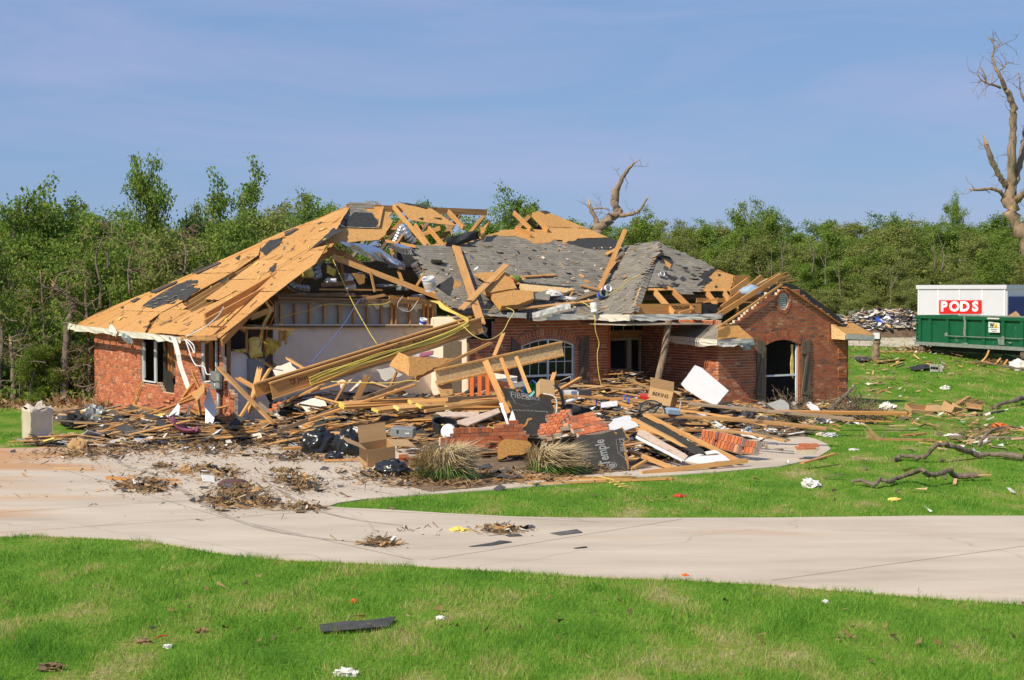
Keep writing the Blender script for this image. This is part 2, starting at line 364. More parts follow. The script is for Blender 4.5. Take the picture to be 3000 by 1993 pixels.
def text_mesh(name, body, mat, M4, size, parent=None, depth=.002, shear=0.0, bold=0.0, sx=1.0):
    cu = bpy.data.curves.new(name, 'FONT'); cu.body = body; cu.size = size; cu.extrude = depth; cu.align_x = 'CENTER'; cu.align_y = 'CENTER'; cu.shear = shear; cu.offset = bold; cu.resolution_u = 3
    t = bpy.data.objects.new(name+'_curve', cu); COL.objects.link(t); dg = bpy.context.evaluated_depsgraph_get()
    me = bpy.data.meshes.new_from_object(t.evaluated_get(dg)); bpy.data.objects.remove(t); bpy.data.curves.remove(cu)
    me.name = name; me.transform(Matrix.Diagonal((sx, 1, 1, 1))); me.materials.clear(); me.materials.append(MATS[mat]); ob = bpy.data.objects.new(name, me); put(ob, M4, parent); return ob
def basis(o, x, y):
    x = Vector(x).normalized(); z = x.cross(Vector(y)).normalized(); y = z.cross(x)
    return Matrix.Translation(o) @ Matrix((x, y, z)).transposed().to_4x4()
def crumple(name, c, size, mat, seed, squash=.6, amp=.35, parent=None, sub=3, freq=2.2):
    """a lumpy closed body: bags, rags, cushions"""
    from mathutils import noise
    bm = bmesh.new(); bmesh.ops.create_icosphere(bm, subdivisions=sub, radius=1.0)
    off = Vector((seed*3.1, seed*1.7, seed*.9))
    for v in bm.verts:
        d = v.co.normalized(); k = 1+amp*noise.noise(d*freq+off)+amp*.5*noise.noise(d*freq*2.7+off)
        q = d*k; v.co = Vector((q.x*size[0], q.y*size[1], max(-squash, q.z)*size[2]+squash*size[2]))
    me = bpy.data.meshes.new(name); bm.to_mesh(me); bm.free(); me.materials.append(MATS[mat])
    me.polygons.foreach_set('use_smooth', [True]*len(me.polygons)); ob = bpy.data.objects.new(name, me); put(ob, Matrix.Translation(c), parent); return ob
# ================================================================== the ground
# where the debris lies thick (house frame: a, b, radii along a and b, height)
for q in ((6.5, -2.2, 7.2, 2.6, .75), (8.2, -2.8, 3.6, 2.2, 1.0), (4.2, -1.6, 3.6, 2.0, .75), (11.5, -4.3, 4.0, 1.8, .42), (12.5, -1.0, 2.2, 2.0, .75), (12.9, .3, 1.2, 1.2, 1.15), (1.8, -2.2, 2.8, 1.4, .34),
          (-1.6, 3.2, 1.6, 5.2, .3), (-1.2, .6, 1.5, 2.0, .42), (8.0, -5.2, 4.0, 1.5, .38), (16, -3.6, 3.0, .9, .22), (4.5, 2.5, 4.4, 3.0, .7)):
    add_heap(*q)
for (hx_, hy_, rx_, ry_, hh_) in ((1350, 1272, 5.0, 2.6, .58), (1120, 1292, 3.4, 2.0, .26), (1760, 1272, 3.4, 2.6, .54), (2030, 1268, 3.2, 2.2, .26), (1540, 1330, 2.6, 1.4, .36), (880, 1280, 3.0, 2.0, .22), (600, 1285, 2.6, 1.8, .2), (1880, 1330, 2.4, 1.6, .2), (300, 1300, 2.0, 1.2, .12)):
    p_ = G(hx_, hy_); HEAP.append((p_.x, p_.y, rx_, ry_, 1.0, 0.0, hh_))
def lawn_material():
    m, n, l, b = nodes('lawn')
    ge = n.new('ShaderNodeNewGeometry'); no = n.new('ShaderNodeTexNoise'); no.inputs['Scale'].default_value = .9; no.inputs['Detail'].default_value = 7; no.inputs['Roughness'].default_value = .62
    mp = n.new('ShaderNodeMapping'); mp.inputs['Scale'].default_value = (1, .55, 1); mp.inputs['Rotation'].default_value = (0, 0, -.5); l.new(ge.outputs['Position'], mp.inputs['Vector']); l.new(mp.outputs[0], no.inputs['Vector'])
    r = ramp(n, [(.30, (.07, .165, .014)), (.50, (.13, .245, .022)), (.59, (.22, .25, .05)), (.67, (.34, .30, .13)), (.80, (.40, .32, .17))]); l.new(no.outputs['Fac'], r.inputs['Fac'])
    n2 = n.new('ShaderNodeTexNoise'); n2.inputs['Scale'].default_value = 14; n2.inputs['Detail'].default_value = 5; l.new(ge.outputs['Position'], n2.inputs['Vector'])
    mr = n.new('ShaderNodeMapRange'); mr.inputs['To Min'].default_value = .45; mr.inputs['To Max'].default_value = 1.5; l.new(n2.outputs['Fac'], mr.inputs['Value'])
    mx = n.new('ShaderNodeMixRGB'); mx.blend_type = 'MULTIPLY'; mx.inputs['Fac'].default_value = 1; l.new(r.outputs[0], mx.inputs[1]); l.new(mr.outputs[0], mx.inputs[2])
    l.new(mx.outputs[0], b.inputs['Base Color']); b.inputs['Roughness'].default_value = .95; b.inputs['Specular IOR Level'].default_value = .1
    bp = n.new('ShaderNodeBump'); bp.inputs['Strength'].default_value = .7; bp.inputs['Distance'].default_value = .05; l.new(n2.outputs['Fac'], bp.inputs['Height']); l.new(bp.outputs[0], b.inputs['Normal'])
def blade_material():
    m, n, l, b = nodes('grass_blade')
    ge = n.new('ShaderNodeNewGeometry'); no = n.new('ShaderNodeTexNoise'); no.inputs['Scale'].default_value = .9; no.inputs['Detail'].default_value = 7; no.inputs['Roughness'].default_value = .62
    mp = n.new('ShaderNodeMapping'); mp.inputs['Scale'].default_value = (1, .55, 1); mp.inputs['Rotation'].default_value = (0, 0, -.5); l.new(ge.outputs['Position'], mp.inputs['Vector']); l.new(mp.outputs[0], no.inputs['Vector'])
    sb = n.new('ShaderNodeMath'); sb.operation = 'MULTIPLY_ADD'; sb.inputs[1].default_value = .34; sb.inputs[2].default_value = -.17; l.new(ge.outputs['Random Per Island'], sb.inputs[0])
    ad = n.new('ShaderNodeMath'); ad.operation = 'ADD'; l.new(no.outputs['Fac'], ad.inputs[0]); l.new(sb.outputs[0], ad.inputs[1])
    r = ramp(n, [(.24, (.078, .22, .020)), (.40, (.135, .325, .028)), (.53, (.195, .39, .038)), (.62, (.31, .42, .07)), (.69, (.52, .45, .19)), (.80, (.62, .51, .29))]); l.new(ad.outputs[0], r.inputs['Fac'])
    l.new(r.outputs[0], b.inputs['Base Color']); b.inputs['Roughness'].default_value = .6; b.inputs['Specular IOR Level'].default_value = .25
    tr = n.new('ShaderNodeBsdfTranslucent'); ms = n.new('ShaderNodeMixShader'); ms.inputs['Fac'].default_value = .3
    l.new(r.outputs[0], tr.inputs['Color']); l.new(b.outputs[0], ms.inputs[1]); l.new(tr.outputs[0], ms.inputs[2]); l.new(ms.outputs[0], n['Material Output'].inputs['Surface'])
def concrete_material():
    m, n, l, b = nodes('driveway_concrete')
    ge = n.new('ShaderNodeNewGeometry'); mp = n.new('ShaderNodeMapping'); mp.inputs['Rotation'].default_value = (0, 0, -.25); mp.inputs['Scale'].default_value = (.28, 1.1, 1); l.new(ge.outputs['Position'], mp.inputs['Vector'])
    no = n.new('ShaderNodeTexNoise'); no.inputs['Scale'].default_value = 1.0; no.inputs['Detail'].default_value = 8; no.inputs['Roughness'].default_value = .6; l.new(mp.outputs[0], no.inputs['Vector'])
    r = ramp(n, [(.25, (.42, .345, .265)), (.42, (.53, .44, .345)), (.55, (.585, .485, .38)), (.66, (.62, .525, .42)), (.78, (.60, .475, .35))]); l.new(no.outputs['Fac'], r.inputs['Fac'])
    # rust and clay stains at the left end
    n2 = n.new('ShaderNodeTexNoise'); n2.inputs['Scale'].default_value = .8; n2.inputs['Detail'].default_value = 5; l.new(mp.outputs[0], n2.inputs['Vector'])
    sx = n.new('ShaderNodeSeparateXYZ'); l.new(ge.outputs['Position'], sx.inputs[0])
    mr = n.new('ShaderNodeMapRange'); mr.inputs['From Min'].default_value = -6.5; mr.inputs['From Max'].default_value = -11.5; mr.inputs['To Min'].default_value = 0; mr.inputs['To Max'].default_value = .34; l.new(sx.outputs[0], mr.inputs['Value'])
    ad = n.new('ShaderNodeMath'); ad.operation = 'ADD'; l.new(n2.outputs['Fac'], ad.inputs[0]); l.new(mr.outputs[0], ad.inputs[1])
    r2 = ramp(n, [(.62, (0, 0, 0)), (.88, (.8, .8, .8))]); l.new(ad.outputs[0], r2.inputs['Fac'])
    mx = n.new('ShaderNodeMixRGB'); mx.inputs[2].default_value = (.52, .26, .10, 1); l.new(r2.outputs[0], mx.inputs[0]); l.new(r.outputs[0], mx.inputs[1])
    n3 = n.new('ShaderNodeTexNoise'); n3.inputs['Scale'].default_value = 60; n3.inputs['Detail'].default_value = 4; l.new(ge.outputs['Position'], n3.inputs['Vector'])
    m3 = n.new('ShaderNodeMapRange'); m3.inputs['To Min'].default_value = .86; m3.inputs['To Max'].default_value = 1.12; l.new(n3.outputs['Fac'], m3.inputs['Value'])
    mu = n.new('ShaderNodeMixRGB'); mu.blend_type = 'MULTIPLY'; mu.inputs[0].default_value = 1; l.new(mx.outputs[0], mu.inputs[1]); l.new(m3.outputs[0], mu.inputs[2])
    # cracks
    vo = n.new('ShaderNodeTexVoronoi'); vo.feature = 'DISTANCE_TO_EDGE'; vo.inputs['Scale'].default_value = .16
    wb = n.new('ShaderNodeTexNoise'); wb.inputs['Scale'].default_value = .8; l.new(ge.outputs['Position'], wb.inputs['Vector'])
    va = n.new('ShaderNodeVectorMath'); va.operation = 'MULTIPLY_ADD'; va.inputs[1].default_value = (1.2, 1.2, 0); l.new(wb.outputs['Color'], va.inputs[0]); l.new(ge.outputs['Position'], va.inputs[2]); l.new(va.outputs[0], vo.inputs['Vector'])
    r4 = ramp(n, [(.0, (.62, .62, .62)), (.0018, (1, 1, 1))]); l.new(vo.outputs['Distance'], r4.inputs['Fac'])
    mc = n.new('ShaderNodeMixRGB'); mc.blend_type = 'MULTIPLY'; mc.inputs[0].default_value = .45; l.new(mu.outputs[0], mc.inputs[1]); l.new(r4.outputs[0], mc.inputs[2])
    l.new(mc.outputs[0], b.inputs['Base Color']); b.inputs['Roughness'].default_value = .88; b.inputs['Specular IOR Level'].default_value = .25
    bp = n.new('ShaderNodeBump'); bp.inputs['Strength'].default_value = .12; bp.inputs['Distance'].default_value = .01; l.new(n3.outputs['Fac'], bp.inputs['Height']); l.new(bp.outputs[0], b.inputs['Normal'])
lawn_material(); blade_material(); concrete_material()
# the ground sheet, level round the house and rising behind it
ys = list(np.arange(-30, 40, 2.5))+list(np.arange(40, 130, 1.5))+[130, 150, 180, 230, 320, 500, 800, 1300, 2200, 3500]
xs = [-3000, -1200, -500, -220, -120]+list(np.arange(-80, 81, 4.0))+[120, 220, 500, 1200, 3000]
mb = MB(); mb.grid([[(x, y, gz(x, y)) for x in xs] for y in ys]); g = mb.build('ground', 'lawn', smooth=True, M4=Matrix()); tag(g, kind='structure')
# concrete: drive and walk in one pour, joints cut into slabs
LOW = [(-1800, 1570), (-400, 1576), (0, 1575), (100, 1572), (300, 1580), (420, 1586), (520, 1602), (600, 1617), (700, 1631), (850, 1644), (1000, 1650), (1200, 1660), (1400, 1672), (1600, 1685), (1800, 1696), (2000, 1701), (2200, 1713), (2400, 1728), (2600, 1744), (2800, 1760), (3000, 1773), (3600, 1810), (5200, 1900)]
UPR = [(5200, 1512), (3600, 1514), (3000, 1515), (2700, 1515), (2300, 1520), (2000, 1521), (1700, 1521), (1500, 1517), (1300, 1507), (1150, 1497), (1010, 1491), (962, 1487), (990, 1477), (1080, 1464), (1200, 1455), (1350, 1445), (1500, 1433), (1750, 1412), (1880, 1401), (2100, 1386), (2292, 1368), (2390, 1346), (2434, 1318), (2420, 1302), (2388, 1288), (2308, 1269), (2250, 1262)]
BACK = [H(12, -2.0), H(6, .2), H(0, .4), H(0, 11), H(-2.6, 12.0), H(-2.6, 1.5)]
LEFT = [G(250, 1296), G(100, 1314), G(-400, 1322), G(-1800, 1330)]
CONC = [G(*p) for p in LOW+UPR]+BACK+LEFT
def drive():
    bm = bmesh.new(); vs = [bm.verts.new((p.x, p.y, .022)) for p in CONC]; f = bm.faces.new(vs)
    ex = bmesh.ops.extrude_face_region(bm, geom=[f]); nv = [e for e in ex['geom'] if isinstance(e, bmesh.types.BMVert)]
    for v in nv: v.co.z = -.12
    bmesh.ops.triangulate(bm, faces=bm.faces[:]); bmesh.ops.recalc_face_normals(bm, faces=bm.faces[:])
    me = bpy.data.meshes.new('driveway'); bm.to_mesh(me); bm.free(); me.materials.append(MATS['driveway_concrete'])
    o = bpy.data.objects.new('driveway', me); put(o, Matrix()); return tag(o, kind='structure')
drv = drive()
M('joint', [(.33, .275, .21)], .95, (3, 3, 3), 3, .3, 0)
def joint(p0, p1, w=.02):
    P = [G(*p0, z=.026), G(*p1, z=.026)]; d = (P[1]-P[0]).normalized(); s = Vector((-d.y, d.x, 0))*w/2
    MB().add([P[0]-s, P[1]-s, P[1]+s, P[0]+s], [(0, 1, 2, 3)]).build('expansion_joint', 'joint', drv)
for q in (((0, 1320), (640, 1512)), ((640, 1512), (1210, 1640)), ((1000, 1353), (1240, 1452)), ((600, 1335), (957, 1487)), ((960, 1489), (1750, 1530)), ((820, 1388), (1190, 1455)), ((-60, 1505), (640, 1460)), ((0, 1560), (900, 1500)), ((2260, 1700), (3000, 1600)),
          ((1350, 1442), (1300, 1420)), ((1610, 1421), (1560, 1402)), ((1260, 1640), (2000, 1520))): joint(*q, w=.012)
# tyre tracks: dark rubber smeared over the drive in two curves
M('tyre_mark', [(.42, .355, .29), (.45, .38, .31)], .95, (2, 2, 2), 7, .45, 0)
def track(pts, w):
    P = bez([G(*p, z=.0265) for p in pts], 10); rows = []
    for i, p in enumerate(P):
        d = (P[min(i+1, len(P)-1)]-P[max(0, i-1)]).normalized(); s = Vector((-d.y, d.x, 0))*w/2*random.uniform(.55, 1.0)*(math.sin(math.pi*(i+.3)/(len(P)))**.5)
        rows.append([p-s, p+s])
    tag(MB().grid(rows).build('tyre_track', 'tyre_mark', drv))
track([(395, 1318), (345, 1340), (370, 1365), (480, 1400), (570, 1460), (650, 1505), (760, 1545), (900, 1572), (1080, 1592)], .16)
track([(770, 1405), (840, 1450), (905, 1487), (1030, 1520), (1180, 1540)], .12)
# far drive beside the container
mb = MB(); rows = []
for (xa, ya, xb, yb) in ((2380, 1010, 2380, 985), (2480, 1014, 2480, 993), (2600, 1017, 2600, 990), (2700, 1021, 2700, 985), (2850, 1027, 2850, 985), (3000, 1034, 3000, 985), (3300, 1050, 3300, 985)):
    p, q = S(xa, ya), S(xb, yb); rows.append([Vector((*(p.lerp(q, t)).to_2d(), 0)) for t in np.linspace(0, 1, 7)])
rows = [[Vector((p.x, p.y, gz(p.x, p.y)+.02)) for p in r] for r in rows]
tag(mb.grid(rows).build('side_driveway', 'driveway_concrete', M4=Matrix()), kind='structure')

# ------------------------------------------------------------------ grass: single blades, thinner with distance
CONC_XY = [(p.x, p.y) for p in CONC]
def grass():
    V = []; half = 1500/FPX*1.3
    def zone(y0, y1, dens, hmin, hmax, wid, cond=None):
        A = (y1-y0)*(y0+y1)*half; n = int(A*dens)
        Y = np.sqrt(RNG.uniform(y0*y0, y1*y1, n)); X = RNG.uniform(-1, 1, n)*Y*half
        k = ~inside_np(CONC_XY, X, Y)
        if cond is not None: k &= cond(X, Y)
        # clumps: thin where a slow wave says so
        cl = np.sin(X*2.3+np.sin(Y*1.7)*1.3)*np.sin(Y*2.1+np.sin(X*1.1)*2)+.45*np.sin(X*7.1+Y*3)*np.sin(Y*6.3-X*2)
        k &= RNG.random(n) < .72+.28*cl
        X, Y, cl = X[k], Y[k], cl[k]; n = len(X); h = RNG.uniform(hmin, hmax, n)*(1+.32*cl); a = RNG.uniform(0, 2*np.pi, n); w = wid*RNG.uniform(.6, 1.3, n)
        lean = RNG.normal(0, .55, (n, 2))*h[:, None]; z = gzn(Y)
        b0 = np.stack([X-np.cos(a)*w, Y-np.sin(a)*w, z-.005], 1); b1 = np.stack([X+np.cos(a)*w, Y+np.sin(a)*w, z-.005], 1); t = np.stack([X+lean[:, 0], Y+lean[:, 1], z+h], 1)
        V.append(np.stack([b0, b1, t], 1).reshape(-1, 3))
    left = lambda X, Y: ~((X > -15) & (X < 14) & (Y > 38) & (Y < 60))
    zone(11.5, 16, 2500, .022, .085, .0034); zone(16, 20.5, 1600, .022, .08, .0044); zone(20.5, 27, 850, .022, .065, .006)
    zone(27, 34, 420, .022, .055, .008); zone(34, 44, 260, .025, .06, .011, left); zone(44, 60, 120, .03, .075, .016, left); zone(60, 84, 40, .04, .10, .025, lambda X, Y: X > 8)
    # ragged tufts along the concrete edge, standing higher
    for edge, dens in ((LOW, 240), (UPR[:20], 130)):
        for p, q in zip(edge[:-1], edge[1:]):
            P, Q = G(*p), G(*q); L = (Q-P).length
            if max(p[0], q[0]) > 3700 or min(p[0], q[0]) < -500: continue
            n = int(L*dens); t = RNG.random(n); off = RNG.normal(0, .035, n); X = P.x+(Q.x-P.x)*t+off*.2; Y = P.y+(Q.y-P.y)*t+off*(1 if edge is LOW else 1)-(.03 if edge is LOW else -.03)
            h = RNG.uniform(.02, .075, n)*(.6+.8*(np.sin(X*5)*np.sin(X*1.7+1) > .1)); a = RNG.uniform(0, 2*np.pi, n); w = .0038
            lean = RNG.normal(0, .5, (n, 2))*h[:, None]; z = np.zeros(n)
            V.append(np.stack([np.stack([X-np.cos(a)*w, Y-np.sin(a)*w, z], 1), np.stack([X+np.cos(a)*w, Y+np.sin(a)*w, z], 1), np.stack([X+lean[:, 0], Y+lean[:, 1], z+h], 1)], 1).reshape(-1, 3))
    V = np.concatenate(V); n = len(V)//3; me = bpy.data.meshes.new('lawn_grass'); me.vertices.add(3*n); me.vertices.foreach_set('co', V.astype(np.float32).ravel())
    me.loops.add(3*n); me.loops.foreach_set('vertex_index', np.arange(3*n, dtype=np.int32)); me.polygons.add(n); me.polygons.foreach_set('loop_start', np.arange(0, 3*n, 3, dtype=np.int32)); me.polygons.foreach_set('loop_total', np.full(n, 3, np.int32))
    me.materials.append(MATS['grass_blade']); me.update(); o = bpy.data.objects.new('lawn_grass', me); put(o, Matrix())
    tag(o, 'short green lawn grass with dry straw patches', 'grass', kind='stuff'); print('grass blades', n)
grass()
# ================================================================== the wrecked house
K_L, K_F, K_1, K_2, K_3 = .564, .62, .572, .57, .60
PL = Plane(H(-.55, 0, 2.45), -_v, -_u*K_L+UP)      # hip end over the left wing
PF = Plane(H(0, -.5, 2.45), _u, -_v*K_F+UP)        # front slope of the left wing
P1 = Plane(H(0, -.2, 2.93), _u, -_v*K_1+UP)        # main front slope
P2 = Plane(H(11.41, 0, 2.91), -_v, -_u*K_2+UP)     # left slope of the right wing
P3 = Plane(H(0, -1.93, 2.91), _u, -_v*K_3+UP)      # front hip of the right wing
house = empty('brick_house', H(8, 3, 0), 'wrecked red brick house with its roof torn open behind the debris heap', 'house')
COURSE, BL = .0845, .216
brick_me = None
def brick_mesh():
    global brick_me
    if brick_me is None:
        mb = MB(); mb.box((0, 0, 0), (BL/2-.0075, 0, 0), (0, COURSE/2-.0095, 0), (0, 0, .022))
        brick_me = bpy.data.meshes.new('brick'); brick_me.from_pydata(mb.v, [], mb.f); brick_me.materials.append(MATS['brick'])
    return brick_me
def brick_wall(name, pl, s0, s1, z0, z1, ok, parent, ind=0, prio=None, th=.10, label=None):
    """mortar body with real openings; bricks stand proud of it, the most visible ones as parts, the rest joined"""
    mort, rest, full = MB(), MB(), []
    n0 = int(round((z1-z0)/COURSE))
    for c in range(n0):
        z = z0+(c+.5)*COURSE; off = (c % 2)*BL/2; k = int((s1-s0)/BL)+3
        for i in range(-1, k):
            l, r = s0+i*BL+off-BL/2, s0+i*BL+off+BL/2; l2, r2 = max(l, s0), min(r, s1)
            if r2-l2 < .03: continue
            m = (l2+r2)/2; A = ok((l2+m)/2, z); B = ok((m+r2)/2, z)
            if not (A or B): continue
            if A and not B: r2 = m
            if B and not A: l2 = m
            mort.box(pl.W(((l2+r2)/2, z), -th/2-.012), pl.ex*(r2-l2)/2, pl.ey*COURSE/2, pl.n*th/2)
            if r2-l2 > BL*.97 and ind: full.append(((l2+r2)/2, z))
            else: rest.box(pl.W(((l2+r2)/2, z), -.018+random.uniform(-.002, .004)), pl.ex*((r2-l2)/2-.006), pl.ey*(COURSE/2-.0095), pl.n*.022)
    w = mort.build(name, 'mortar', parent); 
    if label: w['label'] = label
    full.sort(key=prio or (lambda q: 0)); R = Matrix((pl.ex, pl.ey, pl.n)).transposed().to_4x4()
    for q in full[:ind]:
        b = bpy.data.objects.new('brick', brick_mesh()); put(b, Matrix.Translation(pl.W(q, -.018+random.uniform(-.002, .004))) @ R @ Matrix.Rotation(random.gauss(0, .004), 4, 'Z'), w)
    for q in full[ind:]: rest.box(pl.W(q, -.018+random.uniform(-.002, .004)), pl.ex*(BL/2-.006), pl.ey*(COURSE/2-.0095), pl.n*.022)
    if rest.v: tag(rest.build('brickwork', 'brick', w), kind='stuff')
    return w
def arch(pl, sl, sr, zs, za, parent, n1=15, n2=24, ring=(.10, .30)):
    """a segmental arch: a row of bricks on end over a thin inner row; returns the opening test"""
    hw = (sr-sl)/2; rise = za-zs; R = (hw*hw+rise*rise)/(2*rise); cz = za-R; cs = (sl+sr)/2; th = math.asin(min(1, hw/R))+.03
    for n, r0, r1, pr in ((n2, R, R+ring[0], .016), (n1, R+ring[0], R+ring[1], .012)):
        for k in range(n):
            a0 = -th+2*th*k/n+.006; a1 = -th+2*th*(k+1)/n-.006
            pts = [(cs+r*math.sin(a), cz+r*math.cos(a)) for r, a in ((r0+.004, a0), (r0+.004, a1), (r1-.004, a1), (r1-.004, a0))]
            MB().prism([pl.W(p, pr) for p in reversed(pts)], pl.n*.09).build('arch_brick', 'brick', parent)
    m = MB(); N = 14
    for k in range(N):
        a0, a1 = -th+2*th*k/N, -th+2*th*(k+1)/N
        pts = [(cs+r*math.sin(a), cz+r*math.cos(a)) for r, a in ((R+.003, a0), (R+.003, a1), (R+ring[1], a1), (R+ring[1], a0))]
        m.prism([pl.W(p, -.002) for p in reversed(pts)], pl.n*.10)
    m.build('arch_mortar', 'mortar', parent)
    def opening(s, z):
        if sl < s < sr and z < zs: return True
        return (s-cs)**2+(z-cz)**2 < (R+ring[1])**2 and abs(s-cs) < hw+.10 and z >= zs-.06
    return opening
def strip(name, pts, h, mat, parent=None, crump=.02, th=.006, n=4, hv=UP, label=None):
    """a bent metal strip: pts run along its upper edge"""
    P = bez(pts, n); rows = []
    for p in P:
        o = Vector((random.gauss(0, crump), random.gauss(0, crump), random.gauss(0, crump*.6)))
        q = Vector((random.gauss(0, crump), random.gauss(0, crump), random.gauss(0, crump)))
        m_ = Vector((random.gauss(0, crump), random.gauss(0, crump), random.gauss(0, crump*.5)))
        rows.append([p+o*.4, p-Vector(hv)*h*.5+m_, p-Vector(hv)*h+q])
    ob = MB().grid(rows).build(name, mat, parent, solid=th)
    if label: ob['label'] = label
    return ob
# ------------------------------------------------------------------ left side wall
A0 = PAp(0)
def stA(px, py): return A0.st(px, py)
hole_px = [(476, 985), (478, 1118), (465, 1128), (470, 1135), (480, 1150), (492, 1155), (512, 1157), (513, 1070), (507, 1010), (512, 985)]
win1 = [stA(411, 985), stA(411, 1128), stA(478, 1124), stA(478, 985)]
win2 = [stA(590, 985), stA(590, 1122), stA(628, 1122), stA(642, 1100), stA(642, 985)]
holep = [stA(*p) for p in hole_px]
endp = [stA(*p) for p in ((686, 1290), (686, 1160), (678, 1150), (668, 1140), (664, 1118), (655, 1108), (650, 1085), (648, 990), (900, 985), (900, 1290))]
def okL(s, z): return not (inside(win1, s, z) or inside(win2, s, z) or inside(holep, s, z) or inside(endp, s, z))
sL0, sL1 = -11.55, max(p[0] for p in [stA(686, 1250)])
side_wall = brick_wall('side_wall', A0, sL0, sL1, 0, 2.45, okL, house, 0)
# black sheathing behind the bricks, cut by the same openings, and studs seen in the openings
M('sheath', [(.028, .026, .024)], .95, (5, 5, 5), 5, .5, .4)
PAs = PAp(.13)
for (x0, x1, y0, y1) in ((275, 411, 985, 1245), (513, 590, 985, 1250)):
    sheet('wall_sheathing', PAs, [PAs.st(x0, y0), PAs.st(x1, y0), PAs.st(x1, y1), PAs.st(x0, y1)], 'sheath', house, jg=.02)
sheet('wall_sheathing', PAs, PAs.poly([(478, 1000), (486, 1000), (486, 1085), (500, 1090), (503, 1110), (509, 1130), (511, 1158), (478, 1150)]), 'sheath', house, jg=.03)
sheet('wall_sheathing', PAs, PAs.poly([(640, 985), (660, 985), (664, 1240), (650, 1245), (640, 1100)]), 'sheath', house, jg=.03)
for x, y0, y1 in ((490, 1000, 1095), (497, 1000, 1100), (506, 1010, 1110), (604, 1000, 1120), (618, 1000, 1115), (652, 975, 1090)):
    plank('stud', PA(x, y0, .22), PA(x, y1, .22), .09, .04, 'lumber', house, up=_v)
# window frames of white metal
def wframe(pl, poly_px, parent, w=.05, sash=None, name='window_frame', mat='white_metal', off=-.06):
    pts = [pl.st(*p) for p in poly_px]; f = empty_part(name, pl.W(pts[0]), parent)
    for p, q in zip(pts, pts[1:]): MB().bar(pl.W(p, off), pl.W(q, off), .05, w, up=pl.n).build('frame_bar', mat, f)
    return f
def empty_part(name, loc, parent):
    o = bpy.data.objects.new(name, None); put(o, Matrix.Translation(loc), parent); return o
for poly in ([(419, 1004), (420, 1112), (423, 1116), (458, 1121)], [(423, 1004), (424, 1108)], [(454, 1000), (455, 1116)], [(457, 1000), (458, 1120)], [(594, 1004), (595, 1118)], [(597, 1004), (598, 1118)], [(634, 1000), (634, 1100)], [(600, 1119), (618, 1117)]):
    pts = [PA(*p, .02) for p in poly]
    for p, q in zip(pts, pts[1:]): MB().bar(p, q, .04, .05, up=-_u).build('window_bar', 'white_metal', house)
# a brick patch pushed out under the hole
for k in range(2): 
    for j in range(3 if k else 4):
        q = stA(486+j*7.4-k*3, 1164+j*1.4+k*8); MB().box(A0.W(q, .03), A0.ex*.10, A0.ey*.037, A0.n*.03).build('loose_brick', 'brick', side_wall)
# dark rooms behind the openings
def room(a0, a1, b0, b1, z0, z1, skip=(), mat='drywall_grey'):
    fs = {'l': [(a0, b0, z0), (a0, b1, z0), (a0, b1, z1), (a0, b0, z1)], 'r': [(a1, b1, z0), (a1, b0, z0), (a1, b0, z1), (a1, b1, z1)], 'k': [(a0, b1, z0), (a1, b1, z0), (a1, b1, z1), (a0, b1, z1)],
          'f': [(a1, b0, z0), (a0, b0, z0), (a0, b0, z1), (a1, b0, z1)], 't': [(a0, b0, z1), (a0, b1, z1), (a1, b1, z1), (a1, b0, z1)], 'g': [(a0, b0, z0), (a1, b0, z0), (a1, b1, z0), (a0, b1, z0)]}
    nm = {'l': 'inner_wall', 'r': 'inner_wall', 'k': 'inner_wall', 'f': 'inner_wall', 't': 'ceiling', 'g': 'floor'}
    for k, q in fs.items():
        if k in skip: continue
        P = [H(*c) for c in q]; n = (P[1]-P[0]).cross(P[2]-P[0]).normalized()
        MB().prism(P, n*.03).build(nm[k], mat, house)
room(.35, 4.2, 5.9, 11.4, .05, 2.5, skip=('l',))
MB().prism([H(.3, 2.4, 0), H(.3, 5.9, 0), H(.3, 5.9, 2.4), H(.3, 2.4, 2.4)], _u*.03).build('inner_wall', 'drywall_grey', house)
# ------------------------------------------------------------------ left hip roof: sheathing panels, some gone
def panels(pl, poly_px, ds, dt, mat='osb', name='roof_panel', off=.0, jg=.018, drop=(), gap=.009, parent=house, tilt=.016):
    poly = pl.poly(poly_px); s0 = min(p[0] for p in poly); s1 = max(p[0] for p in poly); t0 = min(p[1] for p in poly); t1 = max(p[1] for p in poly); k = 0
    t = t0; row = 0
    while t < t1:
        s = s0-(ds/2 if row % 2 else 0)
        while s < s1:
            c = clip(poly, s+gap, t+gap, s+ds-gap, t+dt-gap)
            if len(c) > 2 and area(c) > .05:
                if k not in drop: sheet(name, pl, c, mat, parent, off+random.uniform(0, tilt), .013, jg, .16)
                k += 1
            s += ds
        t += dt; row += 1
panels(PL, [(215, 955), (277, 921), (348, 890), (446, 852), (558, 803), (660, 757), (768, 708), (758, 748), (690, 795), (590, 848), (535, 885), (470, 918), (440, 940), (425, 978), (395, 974), (300, 964)], 2.4, 1.2, 'osb')
panels(PL, [(768, 708), (830, 681), (930, 643), (1000, 617), (1030, 602), (1000, 650), (980, 690), (945, 714), (905, 733), (840, 768), (775, 804), (700, 850), (640, 880), (600, 878), (700, 806), (762, 760)], 2.4, 1.2, 'osb', off=.01)
panels(PL, [(560, 918), (640, 884), (700, 852), (775, 806), (905, 735), (960, 720), (925, 775), (850, 830), (760, 900), (690, 955), (645, 992), (600, 990), (470, 978), (500, 955)], 2.4, 1.2, 'osb', off=.02)
panels(PL, [(430, 980), (470, 920), (535, 888), (560, 915), (500, 952), (470, 976)], 1.2, .7, 'osb', off=.0)
